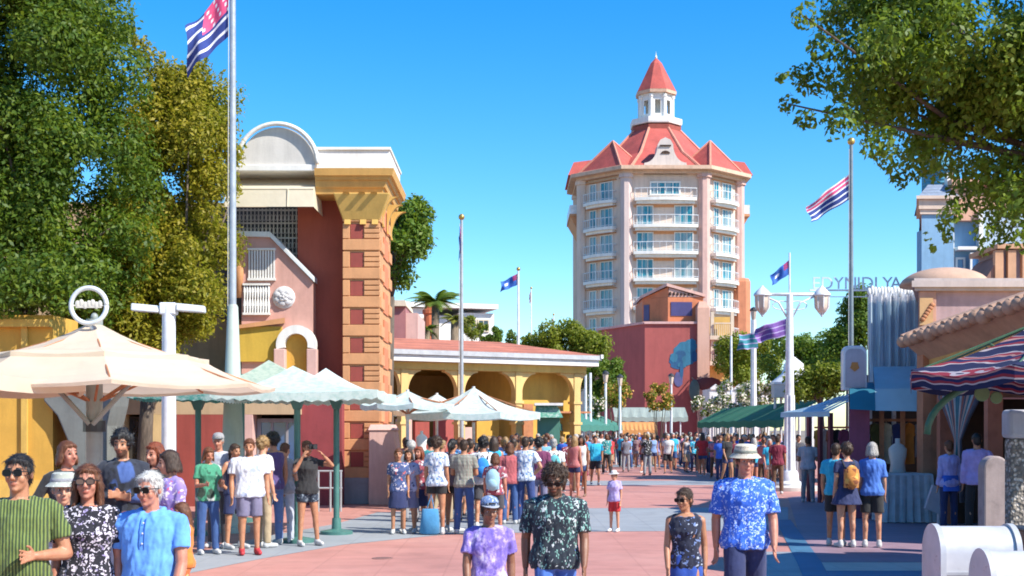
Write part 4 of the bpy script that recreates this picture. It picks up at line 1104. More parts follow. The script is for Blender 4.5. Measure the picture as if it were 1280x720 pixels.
# windows + balconies, storey by storey
RAIL = metal('rail_white', (.68, .7, .72), .4); RAILT = glass('rail_teal', (.05, .22, .26), .15)
def balcony(w, u0, u1, z, dep=.95, bow=.35, teal=False):
    """bowed white slab with a slim balustrade"""
    n = 10; pts = []
    for i in range(n+1):
        t = i/n; pts.append((u0+(u1-u0)*t, dep+bow*math.sin(PI*t)))
    m1 = MB(); poly = [w.p(u0, z-.32, .01)]+[w.p(u, z-.32, d) for u, d in pts]+[w.p(u1, z-.32, .01)]
    m1.prism(poly, (0, 0, .34))
    m1.prism([w.p(u0+.2, z-.6, .012)]+[w.p(u+(.2 if i == 0 else -.2 if i == n else 0), z-.6, d*.72) for i, (u, d) in enumerate(pts)]+[w.p(u1-.2, z-.6, .012)], (0, 0, .278))
    b_ = m1.build('balcony', TRIM_WHITE, ht)
    m2 = MB(); rail = [w.p(u, z+1.02, d-.06) for u, d in pts]; rail = [w.p(u0+.05, z+1.02, .02)]+rail+[w.p(u1-.05, z+1.02, .02)]
    m2.tube(rail, .04, 6); m2.tube([q_-Vector((0, 0, .85)) for q_ in rail], .03, 6)
    for a, b2 in zip(rail[:-1], rail[1:]):
        k = max(1, int((b2-a).length/.42))
        for i in range(k):
            q_ = a+(b2-a)*i/k; m2.box(q_-Vector((0, 0, .5)), (.035, .035, 1.0))
    m2.mat(1)
    if teal:
        for a, b2 in zip(rail[:-1], rail[1:]): m2.quad(a-Vector((0, 0, .9)), b2-Vector((0, 0, .9)), b2-Vector((0, 0, .1)), a-Vector((0, 0, .1)))
    m2.build('railing', [RAIL, RAILT], b_)
HG = glass('hotel_glass', (.012, .15, .20), .1, .9, True)
for fl, z in enumerate(ZS):
    c = faces['c']; n = c.len
    if fl == 0:
        window(c, 2.6, 6.0, z+.35, z+1.9, ht, TRIM_WHITE, HG, 4, 1, 'window', 0, .16, .15)
        balcony(c, .9, n-.9, z, .8, .5)
    elif fl < 5:
        window(c, 1.15, 3.0, z+.06, z+2.2, ht, TRIM_WHITE, HG, 3, 1, 'window', 0, .09, .13)
        if fl < 4: window(c, 5.3, 7.4, z+.06, z+2.2, ht, TRIM_WHITE, HG, 3, 1, 'window', 0, .09, .13)
        balcony(c, .75, n-.75 if fl < 4 else 3.4, z, .85, .4)
    for key in ('l', 'r'):
        w = faces[key]; n = w.len
        a, b_ = (.9, 4.9) if key == 'l' else (1.3, 5.3)
        window(w, a+.3, a+1.3, z+.06, z+2.2, ht, TRIM_WHITE, HG, 2, 1, 'window', 0, .09, .13)
        window(w, a+1.9, a+3.7, z+.06, z+2.2, ht, TRIM_WHITE, HG, 3, 1, 'window', 0, .09, .13)
        balcony(w, a-.1, b_+.2, z, .75, .45)
        if fl < 5:
            m1 = MB(); w.box(m1, a-.1, b_+.2, z+2.3, z+2.36, .005, .35); m1.build('lintel', W_HOR, ht)
    if fl < 4:
        m1 = MB(); c.box(m1, .8, c.len-.8, z-.95, z-.62, .004, .03); m1.build('frieze', W_HOR, ht)
for key in ('sl', 'sr'):
    w = faces[key]
    m1 = MB(); w.box(m1, .6, w.len-.6, 26.2, 26.5, .0, 1.4); m1.hexa([w.p(1.2, 23.9, .02), w.p(w.len-1.2, 23.9, .02), w.p(w.len-1.2, 23.9, 0), w.p(1.2, 23.9, 0), w.p(.7, 26.19, 1.3), w.p(w.len-.7, 26.19, 1.3), w.p(w.len-.7, 26.19, 0), w.p(.7, 26.19, 0)]); 
    b_ = m1.build('corbel_balcony', W_HOR, ht)
    m2 = MB(); w.box(m2, .6, w.len-.6, 26.5, 27.5, 1.3, 1.38); w.box(m2, .6, .68, 26.5, 27.5, .02, 1.29); w.box(m2, w.len-.68, w.len-.6, 26.5, 27.5, .02, 1.29); m2.build('railing', RAIL, b_)
    window(w, 2.5, 5.5, 26.6, 29.2, ht, TRIM_WHITE, HG, 3, 1, 'window', 0, .14, .15)
# main roof: octagonal frustum, then the pavilion roofs over the canted bays
def ring(r, z, rot=PI/8, c=HC, n=8): return [Vector((c.x+r*math.cos(rot+2*PI*i/n), c.y+r*math.sin(rot+2*PI*i/n), z)) for i in range(n)]
mb = MB(); a, b_ = [Vector((HC.x+x*1.0, HC.y+y*1.0, 30.76)) for x, y in HALF], ring(2.9, 36.6)
a = ring(9.9, 30.76)
mid = ring(6.2, 33.1)
for s0, s1 in ((a, mid), (mid, b_)):
    for i in range(8): mb.quad(s0[i], s0[(i+1) % 8], s1[(i+1) % 8], s1[i])
mb.quad(*b_); mb.build('roof', ROOF_RED, ht)
mb = MB()
for i in range(8): mb.tube([a[i], mid[i], b_[i]], [.2, .18, .15], 6)
mb.build('roof_ridge', plaster('ridge_salmon', (.62, .25, .17), .7), ht)
for key in ('l', 'r'):
    w = faces[key]; n = w.len; m1 = MB()
    z0 = 30.77; q4 = [w.p(.1, z0, .75), w.p(n-.1, z0, .75), w.p(n-.1, z0, -4.2), w.p(.1, z0, -4.2)]; ap = w.p(n/2, 34.4, -1.6)
    for i in range(4): m1.quad(q4[i], q4[(i+1) % 4], ap)
    r_ = m1.build('pavilion_roof', ROOF_RED, ht)
    m2 = MB()
    for q_ in q4: m2.tube([q_, ap], .14, 6)
    m2.tube(q4+q4[:1], .2, 6); m2.build('roof_ridge', plaster('ridge_salmon', (.62, .25, .17), .7), r_)
for key in ('sl', 'sr'):
    w = faces[key]; n = w.len; m1 = MB(); z0 = 30.77
    q4 = [w.p(-.2, z0, 1.6), w.p(n+.2, z0, 1.6), w.p(n+.2, z0, -3), w.p(-.2, z0, -3)]; t2 = [w.p(1.2, 32.5, .9), w.p(n-1.2, 32.5, .9), w.p(n-1.2, 33, -3), w.p(1.2, 33, -3)]
    for i in range(4): m1.quad(q4[i], q4[(i+1) % 4], t2[(i+1) % 4], t2[i])
    m1.quad(*t2); m1.quad(*q4[::-1]); m1.build('end_roof', ROOF_RED, ht)
# bell-shaped front gable
c = faces['c']; m = c.len/2
prof = [(m-2.4, 30.0), (m-2.35, 30.9)]+[(m-2.3+1.45*math.sin(PI/2*i/7), 31.2+2.0*(1-math.cos(PI/2*i/7))) for i in range(8)]+[(m-.55, 33.75), (m, 34.0)]
prof += [(2*m-u, z) for u, z in prof[::-1][1:]]
mb = MB(); mb.prism([c.p(u, z, .35) for u, z in prof], c.n*-2.5); mb.build('gable', plaster('gable_cream', (.60, .52, .47), .8, .08, .4), ht)
mb = MB(); mb.prism([c.p(m+.5*math.cos(t), 32.2+.32*math.sin(t), .36) for t in [PI*i/10 for i in range(11)]], c.n*.08); c.box(mb, m-.6, m+.6, 33.0, 33.15, .36, .5); mb.build('gable_vent', DARKB, ht)
# cupola
cu = MB(); cu.lathe([(3.0, 36.5), (3.05, 37.0), (2.6, 37.2)], HC, 8, PI/8); cu.build('cupola_drum', plaster('drum_red', (.3, .07, .05), .8), ht)
cu = MB(); cu.lathe([(3.1, 37.2), (3.15, 37.35), (3.15, 37.9), (2.9, 37.95), (2.2, 37.96)], HC, 8, PI/8); cu.build('cupola_gallery', TRIM_WHITE, ht)
cu = MB()
for v in ring(2.0, 0): cu.lathe([(.26, 37.95), (.26, 38.2), (.2, 38.25), (.2, 40.3), (.28, 40.4), (.28, 40.7)], (v.x, v.y, 0), 8)
rr = ring(1.95, 0)
for i in range(8):
    w = Wall(rr[i], rr[(i+1) % 8]); cu.M = None
    w.box(cu, .1, w.len-.1, 37.96, 38.5, -.06, .06); w.box(cu, .1, w.len-.1, 40.1, 40.69, -.06, .06); w.box(cu, .18, .42, 38.5, 40.1, -.05, .05); w.box(cu, w.len-.42, w.len-.18, 38.5, 40.1, -.05, .05)
cu.lathe([(2.1, 40.7), (2.1, 40.85), (.001, 40.86)], HC, 8, PI/8)
cu.lathe([(.5, 38), (.5, 40.7)], HC, 8)
cu.build('cupola', TRIM_WHITE, ht)
cu = MB(); cu.lathe([(2.45, 40.86), (2.5, 41.2), (2.3, 41.22)], HC, 8, PI/8); cu.build('cupola_cornice', plaster('hotel_cornice', (.62, .42, .3), .8), ht)
cu = MB(); cu.lathe([(2.45, 41.23), (1.5, 43.1), (.7, 44.7), (.06, 45.4)], HC, 8, PI/8); cu.build('cupola_roof', ROOF_RED, ht)
cu = MB(); cu.lathe([(.1, 45.3), (.16, 45.5), (.05, 45.7), (.001, 46.2)], HC, 8); cu.build('finial', TRIM_WHITE, ht)

# ------------------------------------------------------------------ rose-red hall with attic in front of the tower
rh = thing('red_hall', 'rose red windowless hall with coral attic and teal tree mural', 'building', (10, 92, 0))
D = 88.0
# front: canted left piece, long front, pink pilaster at the right
pA = (X(748, 94), 94); pB = (X(806, D), D); pC = (X(872, D), D); pD = (X(897, 91), 91)
zA = Z(405, D)
mb = MB(); mb.prism([(pA[0], pA[1], 0), (pB[0], pB[1], 0), (pC[0], pC[1], 0), (pD[0], pD[1]+8, 0), (pA[0], pA[1]+8, 0)], (0, 0, zA)); mb.build('wall', W_RED, rh)
fw = Wall(pB, pC); lw_ = Wall(pA, pB)
mb = MB(); fw.box(mb, -.05, fw.len+.1, zA, zA+.16, -6, .15); lw_.box(mb, -.1, lw_.len, zA, zA+.16, -3, .14); mb.build('coping', plaster('coping_pink', (.6, .36, .33), .8), rh)
x0, x1 = X(872, D-.3), X(887, D-.3)
mb = MB(); mb.boxb((x0, D-.3, 0), (x1, D+2.5, Z(385, D))); mb.hexa([(x0, D-.3, Z(385, D)), (x1, D-.3, Z(385, D)), (x1, D+2.5, Z(385, D)), (x0, D+2.5, Z(385, D)), (x0+.15, D-.1, Z(377, D)), (x1-.25, D-.1, Z(377, D)), (x1-.25, D+2, Z(377, D)), (x0+.15, D+2, Z(377, D))]); mb.build('pink_pilaster', plaster('pilaster_pink', (.62, .36, .27), .8, .12, .8), rh)
# attic house
ga = [(X(803, D+2), D+2), (X(835, D+.6), D+.6)]; gb = (X(879, D+.8), D+.8)
zb_ = zA+.162; ze = Z(370, D); zp = Z(363, D)
mb = MB(); mb.prism([(ga[0][0], ga[0][1], zb_), (ga[1][0], ga[1][1], zb_), (gb[0], gb[1], zb_), (gb[0], gb[1]+5, zb_), (ga[0][0], ga[0][1]+5, zb_)], (0, 0, ze-zb_)); mb.build('attic', W_CORAL, rh)
mb = MB(); e = .15
A0 = Vector((ga[0][0]-e, ga[0][1]-.2, ze)); A1 = Vector((ga[1][0]-.1, ga[1][1]-e, zp+.35)); A2 = Vector((gb[0]+e, gb[1]-e, ze)); bk_ = Vector((0, 5.5, 0))
for p_, q_ in ((A0, A1), (A1, A2)): mb.hexa([p_, q_, q_+bk_, p_+bk_, p_+Vector((0, 0, .2)), q_+Vector((0, 0, .2)), q_+bk_+Vector((0, 0, .2)), p_+bk_+Vector((0, 0, .2))])
mb.build('attic_roof', plaster('eave_pink', (.62, .38, .32), .8), rh)
w3 = Wall(ga[0], ga[1]); mb = MB(); mb.prism([w3.p(.02, ze+.01, .0), w3.p(w3.len, ze+.01, .0), w3.p(w3.len, zp+.3, .0), w3.p(.02, ze+.05, 0)], w3.n*-.4); mb.build('attic_gable', W_CORAL, rh)
w2 = Wall(ga[1], gb); mb = MB(); mb.prism([w2.p(.05, ze+.01, .02), w2.p(w2.len-.1, ze+.01, .02), w2.p(.06, zp+.25, .02)], w2.n*-.3); mb.build('attic_gable', plaster('gable_frieze', (.60, .36, .30), .8), rh)
mb = MB()
for i in range(7):
    u = .15+i*.26; hh = (zp-ze)*(1-u/w2.len)*.8+.06
    mb.ell(w2.p(u, ze+.12+hh*.3, .06), (.09, .05, hh*.32+.03), 8, 6)
mb.build('gable_ornament', DARKB, rh)
mb = MB(); w2.box(mb, .2, w2.len*.68, zb_+.45, ze-.35, .01, .05); mb.build('attic_window', plaster('window_navy', (.06, .05, .16), .4), rh)
w3 = Wall(ga[0], ga[1]); mb = MB(); w3.box(mb, .15, .6, zb_+.2, ze-.45, .01, .06); mb.build('attic_opening', plaster('window_navy', (.06, .05, .16), .4), rh)
# mural: an abstract teal tree, a painted flat relief
def blob(cx, cz, rx, rz, d, n=18, wob=.15, seed=0):
    r = random.Random(seed); return [fw.p(cx+rx*math.cos(t)*(1+r.uniform(-wob, wob)), cz+rz*math.sin(t)*(1+r.uniform(-wob, wob)), d) for t in [2*PI*i/n for i in range(n)]]
UF = lambda px: X(px, D)-pB[0]
mu = MB(); k = D/F
for i, (px, py, rx, ry, mt) in enumerate(((856, 441, 13, 14, 0), (846, 452, 9, 10, 1), (864, 432, 7, 9, 0), (851, 444, 7, 6, 1), (860, 450, 7, 7, 0), (842, 447, 5, 6, 0), (868, 446, 4, 7, 1), (853, 456, 6, 4, 0), (848, 474, 6, 9, 2), (852, 462, 2.4, 12, 1))):
    mu.mat(mt).prism(blob(UF(px), Z(py, D), rx*k, ry*k, .006+.003*i, seed=i), fw.n*.012)
mu.build('mural', [plaster('mural_teal', (.03, .16, .26), .8, .2, 1.5), plaster('mural_deep', (.02, .10, .22), .8, .2, 1.5), plaster('mural_violet', (.10, .10, .24), .8, .2, 1.5)], rh)
mb = MB(); p_ = P(885, 480, D-1.2); mb.ell(p_, (1.0, .08, .45), 20, 8); mb.tube([p_+Vector((-.6, 0, .4)), p_+Vector((-.6, 1.0, .5))], .03, 6); mb.tube([p_+Vector((.4, 0, .4)), p_+Vector((.4, 1.2, .5))], .03, 6); sg = tag(mb.build('hanging_sign', plaster('sign_maroon', (.16, .03, .03), .6)), 'dark maroon oval sign hanging from the pink pilaster of the red hall', 'sign')
mb = MB(); p_ = P(868, 488, D-1.4); mb.ell(p_, (.36, .08, .75), 14, 10); mb.tube([p_+Vector((0, 0, .7)), p_+Vector((0, 1.3, .9))], .04, 6); tag(mb.build('hanging_sign', plaster('sign_greygreen', (.10, .13, .11), .6)), 'tall narrow grey green sign beside the maroon oval sign', 'sign')
# yellow balcony building between hall and tower base
yb_ = thing('yellow_annex', 'narrow yellow annex with open balconies right of the red hall', 'building', (17, 100, 0))
w = Wall((X(888, 98), 98), (X(917, 98), 98)); mb = MB(); w.box(mb, 0, w.len, 0, Z(395, 98), -6, -.8); mb.build('wall', W_YEL2, yb_)
for py in (420, 452):
    mb = MB(); w.box(mb, -.1, w.len+.1, Z(py, 98)-.3, Z(py, 98), -.79, .5); w.box(mb, .0, .25, Z(py, 98), Z(py-30, 98), -.1, .2); w.box(mb, w.len-.25, w.len, Z(py, 98), Z(py-30, 98), -.1, .2); 
    for i in range(9): w.box(mb, .3+i*.15, .35+i*.15, Z(py, 98), Z(py, 98)+.9, .3, .35)
    w.box(mb, .26, w.len-.26, Z(py, 98)+.9, Z(py, 98)+1.0, .28, .38); mb.build('balcony', W_CREAM, yb_)
window(w, .3, w.len-.4, Z(447, 98), Z(425, 98), yb_, W_CREAM, GLASS_B, 2, 1, 'window', -.79, .12)

# ------------------------------------------------------------------ right-hand shops
sh = thing('peach_shop', 'peach stucco shop with moulded parapet, scalloped tile eave and low dome', 'building', (11, 27, 0))
D = 27.0
W_SHOP = plaster('shop_peach', (.50, .27, .19), .85, .18, 1.2); W_SHOPP = plaster('shop_mauve', (.42, .29, .30), .85, .18, 1.2)
xl, xr = X(1148, D), 17.5
wS = Wall((xl, D), (xr, D))
zt = Z(364, D)
mb = MB(); mb.prism([(xl, D+.02, 2.6), (xr, D+.02, 2.6), (xr, D+6, 2.6), (X(1156, D+6), D+6, 2.6)], (0, 0, zt-2.6)); wS.box(mb, 1.6, wS.len, 0, 2.599, -6, -2.5); mb.build('wall', W_SHOPP, sh)
mb = MB(); wS.box(mb, .0, .36, 0, zt, -.0, .06); mb.build('pilaster', W_SHOP, sh, bevel=.015)
mb = MB(); wS.box(mb, -.06, .44, zt-.9, zt-.82, -.0, .12); wS.box(mb, .0, .28, zt-.72, zt-.15, .065, .09); mb.build('pilaster_panel', plaster('panel_ochre', (.5, .3, .14), .8), sh)
mb = MB()
for i in range(6): mb.ell(wS.p(.06+.04*i, zt-.6+.06*i, .1), (.06, .035, .05), 8, 6)
mb.build('carved_ornament', WOOD, sh, smooth=True)
mb = MB(); [mb.prism([wS.p(-e_, z_, e_), wS.p(wS.len, z_, e_), wS.p(wS.len, z_, -6), wS.p(X(1150, D+6)-xl, z_, -6)], (0, 0, h_)) for e_, z_, h_ in ((.12, zt, .07), (.2, zt+.07, .13), (.13, zt+.20, .06))]; mb.build('cornice', plaster('cornice_grey', (.48, .40, .37), .8, .15), sh)
mb = MB(); dc = wS.p(.95, zt+.24, -1.2); mb.lathe([(.95*math.cos(a)+.001, .40*math.sin(a)) for a in [PI/2*i/8 for i in range(9)]], dc, 24); mb.build('dome', plaster('dome_peach', (.52, .33, .23), .8, .14), sh, smooth=True)
# yellow upper wall and scalloped pent roof, running towards the viewer
a = Vector((X(1151, 26.9), 26.9, 0)); b_ = Vector((8.6, 18.2, 0))
wP = Wall(a, (9.4, 20.0))
mb = MB(); mb.prism([wP.p(.3, 2.7, -.02), wP.p(wP.len, 2.7, -.02), wP.p(wP.len, 4.15, -.02), wP.p(.3, 3.7, -.02)], wP.n*-3); mb.build('yellow_wall', plaster('shop_yellow', (.60, .37, .13), .85, .12), sh)
mb = MB()
q0, q1 = wP.p(.15, 3.74, .45), wP.p(wP.len, 4.22, .45); q2, q3 = wP.p(wP.len, 4.46, -.12), wP.p(.15, 3.98, -.12)
mb.quad(q0, q1, q2, q3); mb.quad(q3, q2, q2-Vector((0, 0, .7)), q3-Vector((0, 0, .7))); mb.quad(q0, q1, q2-Vector((0, 0, .7)), q3-Vector((0, 0, .7)))
n = 22
for i in range(n):
    u = .25+(wP.len-.35)*i/(n-1)
    zz = .069*u; mb.tube([wP.p(u, 3.76+zz, .5), wP.p(u, 4.0+zz, -.12)], .13, 10); mb.ell(wP.p(u, 3.73+zz+.02*math.sin(i*2.7), .49), (.15, .15, .13+.02*math.sin(i*1.9)), 10, 6)
mb.build('pent_roof', plaster('roof_peach', (.46, .28, .19), .8, .2, 2), sh, smooth=45)
for e_ in ((.05, .35, 3.7), (5.2, 5.5, 3.8)): mb = MB(); wP.box(mb, e_[0], e_[1], 0, e_[2], -.5, .11); mb.build('post', plaster('post_peach', (.45, .2, .11), .8, .2, 3), sh)
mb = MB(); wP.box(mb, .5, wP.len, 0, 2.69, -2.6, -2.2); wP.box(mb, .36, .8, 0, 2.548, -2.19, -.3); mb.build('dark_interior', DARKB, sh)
# doorway with draped striped curtain behind the couple
for e_ in ((.75, .9), (2.75, 2.9)): mb = MB(); wP.box(mb, e_[0], e_[1], 0, 2.7, -.3, .0); mb.build('door_jamb', plaster('frame_rust', (.35, .13, .08), .7, .2, 3), sh)
cur = MB()
cols_ = [(.02, .12, .16), (.3, .32, .32), (.25, .07, .05), (.05, .06, .09), (.4, .25, .2)]
for sgn in (-1, 1):
    for i in range(9):
        u = 1.75+sgn*(.05+.098*i)
        cur.mat(i % 5).tube([wP.p(1.75+sgn*.16, .5, .02), wP.p(1.75+sgn*(.02+.012*i), 1.72, .03), wP.p(1.75+sgn*(.03+.05*i), 2.15, .02), wP.p(u, 2.6, .0)], [.05, .022, .036, .055], 6)
tag(cur.build('draped_curtain', [cloth('curtain_%d' % i, c) for i, c in enumerate(cols_)], smooth=True), 'striped teal and rust curtain gathered in a fan in the shop doorway', 'curtain')
# blue castle-like house behind
bh = thing('blue_house', 'pale blue castle-like house with cream cornice and teal turret roofs', 'building', (18, 45, 0))
D = 44.0; W_BLUE = plaster('castle_blue', (.20, .36, .52), .85, .1); W_BLUE2 = plaster('castle_lightblue', (.42, .52, .62), .85, .08); W_CRM = plaster('castle_cream', (.62, .48, .38), .8, .1)
c0 = Vector((X(1178, 46), 46, 0)); R0 = .85
mb = MB(); wB = Wall((X(1152, D), D), (X(1192, D), D)); mb.prism([wB.p(0, 0), wB.p(wB.len, 0), wB.p(wB.len, 0, -4), wB.p(X(1156, D+4)-X(1152, D), 0, -4)], (0, 0, Z(268, D))); mb.build('turret', W_BLUE, bh)
mb = MB()
for i, (e, z_0, z_1) in enumerate(((.08, 268, 262), (.14, 262, 250), (.26, 250, 246))): mb.prism([wB.p(-e, Z(z_0, D), e), wB.p(wB.len+e, Z(z_0, D), e), wB.p(wB.len+e, Z(z_0, D), -4), wB.p(X(1154, D+4)-X(1152, D)-e, Z(z_0, D), -4)], (0, 0, Z(z_1, D)-.002-Z(z_0, D)))
mb.build('turret_cornice', W_CRM, bh)
mb = MB(); q4 = [wB.p(-.15, Z(246, D), .15), wB.p(wB.len+.15, Z(246, D), .15), wB.p(wB.len+.15, Z(246, D), -4), wB.p(1.0, Z(246, D), -4)]; t4 = [wB.p(.35, Z(228, D), -.4), wB.p(wB.len-.2, Z(228, D), -.4), wB.p(wB.len-.2, Z(228, D), -3), wB.p(.95, Z(228, D), -3)]
for i in range(4): mb.quad(q4[i], q4[(i+1) % 4], t4[(i+1) % 4], t4[i])
mb.quad(*t4); mb.build('turret_roof', tile_roof('roof_slate', (.22, .27, .36), 5), bh)
mb = MB(); p_ = wB.p(1.15, 0, -1.6); mb.lathe([(.62, Z(230, D)), (.62, Z(205, D)), (.75, Z(204, D)), (.55, Z(196, D)), (.1, Z(176, D)), (.001, Z(170, D))], p_, 12); mb.build('spire', tile_roof('roof_teal', (.06, .26, .38), 5), bh, smooth=40)
w2 = Wall((X(1192.2, D), D+.4), (X(1330, D), D+.4)); mb = MB(); w2.box(mb, 0, w2.len, 0, Z(275, D), -.5, 0); mb.build('wall', W_BLUE, bh)
mb = MB(); w2.box(mb, .9, w2.len, 0, Z(262, D), .0, .35); mb.build('bay_wall', W_BLUE2, bh)
mb = MB(); w2.box(mb, -.1, w2.len, Z(232, D), Z(224, D), -.5, .5); w2.box(mb, -.05, w2.len, Z(275, D)+.002, Z(233, D), -.5, .3); mb.build('cornice', plaster('cornice_coral', (.6, .34, .23), .8), bh)
mb = MB(); w2.box(mb, -.12, .12, 0, Z(224, D)+.3, -.2, .1); w2.box(mb, .86, 1.0, 0, Z(262, D), .36, .45); mb.build('white_quoin', TRIM_WHITE, bh)
window(w2, .18, .52, Z(352, D), Z(320, D), bh, TRIM_WHITE, GLASS_B, 1, 1, 'window', 0, .07); window(w2, .56, .95, Z(352, D), Z(316, D), bh, TRIM_WHITE, GLASS_B, 1, 1, 'window', .36, .07)
mb = MB(); w2.box(mb, .14, 1.0, Z(312, D), Z(308, D), .0, .42); mb.build('window_hood', TRIM_WHITE, bh)
# brick chimney-like pavilion on the shop roof, right edge
cp = thing('roof_pavilion', 'small peach brick pavilion with carved columns on the shop roof by the right edge', 'pavilion', (11.6, 29.5, zt+.3))
D = 29.0
mb = MB(); x0, x1 = X(1254, D), X(1330, D); mb.boxb((x0, D, zt+.1), (x1, D+1.5, Z(312, D))); mb.build('wall', plaster('pav_grey', (.3, .25, .27), .85, .2), cp)
mb = MB()
for px in (1246, 1262, 1280, 1298): mb.boxb((X(px, D)-.09, D-.15, zt+.1), (X(px, D)+.09, D-.003, Z(314, D)))
mb.boxb((x0-.2, D-.2, Z(312, D)), (x1, D+1.6, Z(306, D))); mb.build('column', plaster('pav_peach', (.55, .3, .17), .8, .2), cp)
mb = MB(); mb.hexa([(x0-.62, D-.1, zt+.2), (x0-.02, D-.1, zt+.2), (x0-.02, D+1.5, zt+.2), (x0-.62, D+1.5, zt+.2), (x0-.12, D-.1, Z(322, D)), (x0-.02, D-.1, Z(318, D)), (x0-.02, D+1.5, Z(318, D)), (x0-.12, D+1.5, Z(322, D))]); mb.build('buttress', plaster('pav_brown', (.3, .15, .11), .85, .2), cp)

# white pavilion beside the annex
wv = thing('white_pavilion', 'low white pavilion with pointed panels behind the blossom left of the lantern post', 'pavilion', (X(925, 82), 82, 0))
w = Wall((X(887, 80), 80), (X(962, 80), 80)); mb = MB(); w.box(mb, 0, w.len, 0, Z(486, 80), -3, 0); mb.build('wall', W_WHITE, wv)
for i in range(5):
    u0 = w.len*i/5; mb = MB(); hh = Z(474 if i % 2 else 480, 80); mb.prism([w.p(u0+.05, Z(487, 80), .08), w.p(u0+w.len/5-.05, Z(487, 80), .08), w.p(u0+w.len/5-.05, Z(485, 80), .08), w.p(u0+w.len/10, hh, .08), w.p(u0+.05, Z(485, 80), .08)], w.n*-.3); mb.build('pediment', TRIM_WHITE, wv)
    window(w, u0+.2, u0+w.len/5-.2, 1.0, Z(494, 80), wv, TRIM_WHITE, GLASS_D, 2, 1, 'window', 0, .08)
# ------------------------------------------------------------------ parasols and awnings
def parasol(name, label, base, z_edge, z_top, r, mat, post, n=8, rot=0, tiers=1, valance=.12, group=None, post_r=.045, ribs=True, sag=.06, sx=1.0, vm=None, finial=True, trim=None):
    base = Vector(base); t = thing(name, label, 'parasol', base, 0, group)
    def rg(rad, z, sub=4, sagz=0):
        o = []
        for i in range(n):
            a = Vector((math.cos(rot+2*PI*i/n)*rad*sx, math.sin(rot+2*PI*i/n)*rad, 0)); b2 = Vector((math.cos(rot+2*PI*(i+1)/n)*rad*sx, math.sin(rot+2*PI*(i+1)/n)*rad, 0))
            for k in range(sub):
                q = k/sub; o.append(base+a*(1-q)+b2*q+Vector((0, 0, z-base.z-sagz*math.sin(PI*q))))
        return o
    def skin(m1, r0, z0, r1, z1, steps=5):
        rings = []
        for s in range(steps+1):
            q = s/steps; rings.append(rg(r0+(r1-r0)*q, z0+(z1-z0)*q-(r0-r1)*.07*math.sin(PI*q), 4, sag*(1-q)*r0/r))
        m = len(rings[0])
        for s in range(steps):
            for i in range(m): m1.quad(rings[s][i], rings[s][(i+1) % m], rings[s+1][(i+1) % m], rings[s+1][i])
        return rings
    m1 = MB()
    if tiers == 2:
        zm = z_edge+(z_top-z_edge)*.47
        skin(m1, r, z_edge, r*.56, zm); ck = MB(); rr = skin(m1, r*.62, zm-.02, .04, z_top)
        low = rg(r*.62, zm-.02-.10, 4, sag*.9); m = len(low)
        for i in range(m): m1.quad(rr[0][i], rr[0][(i+1) % m], low[(i+1) % m], low[i])
    else: skin(m1, r, z_edge, .03, z_top, 6)
    can = m1.build('canopy', mat, t, smooth=35)
    if valance:
        m1 = MB(); a = rg(r, z_edge, 4, sag); b2 = rg(r*.995, z_edge-valance, 4, sag*.8); m = len(a)
        for i in range(m): m1.quad(a[i], a[(i+1) % m], b2[(i+1) % m], b2[i])
        m1.build('valance', vm or mat, t, smooth=35)
    m1 = MB(); m1.tube([base+Vector((0, 0, .05)), Vector((base.x, base.y, z_top+.04))], post_r, 10); m1.build('pole', post, t, smooth=40)
    m1 = MB(); m1.lathe([(.32, 0), (.34, .02), (.34, .08), (.1, .11), (post_r*1.6, .3), (post_r*1.3, .32)], base, 16); m1.build('base', STONE_GREY, t, smooth=40)
    if finial: MB().ell((base.x, base.y, z_top+.07), (.05, .05, .06), 10, 8).build('finial', post, t, smooth=True)
    if ribs:
        for i in range(n):
            a = rot+2*PI*i/n; d = Vector((math.cos(a)*sx, math.sin(a), 0))
            m1 = MB(); m1.tube([Vector((base.x, base.y, z_top-.08)), base+d*r*.98+Vector((0, 0, z_edge-base.z-.03))], .014, 5); m1.tube([Vector((base.x, base.y, z_edge-.25)), base+d*r*.5+Vector((0, 0, (z_edge*.52+z_top*.48)-.08))], .018, 5)
            m1.build('rib', WOOD if trim is None else trim, t)
    return t
CAN_B = canvas('canvas_beige', (.76, .64, .49), .36); CAN_W = canvas('canvas_pale', (.66, .68, .62), .3)
# pale green patterned cloth
def greencloth(name, c, c2):
    m = canvas(name, c, .3); nt = m.node_tree; b = nt.nodes['Principled BSDF']
    v = coord(nt); n1 = noise(nt, v, 9, 5, .7); c1 = mixc(nt, ramp(nt, n1, [(.46, 0.), (.6, .8)]), c, c2); L(nt, c1, b.inputs['Base Color']); return m
CAN_G = greencloth('canvas_palegreen', (.64, .75, .68), (.42, .60, .53)); CAN_MINT = greencloth('canvas_mint', (.66, .76, .73), (.46, .63, .60)); CAN_TEAL = canvas('canvas_teal', (.06, .27, .23), .2); CAN_WHITE = canvas('canvas_white', (.74, .76, .75), .25)
bD = 17.2
parasol('market_parasol', 'large cream two-tier parasol with ring emblem on top at left', (X(118, bD), bD, 0), Z(482, bD), Z(403, bD), 2.45, CAN_B, metal('post_greygreen', (.28, .31, .29), .5), 8, PI/8, 2, .05, 'cream parasols on the left', .11)
parasol('market_parasol', 'cream parasol cut off by the left edge, behind and below the two-tier one', (X(-120, 15.8), 15.8, 0), Z(471, 15.8), Z(425, 15.8), 2.25, CAN_B, metal('post_greygreen', (.28, .31, .29), .5), 8, 0, 1, .18, 'cream parasols on the left', .06)
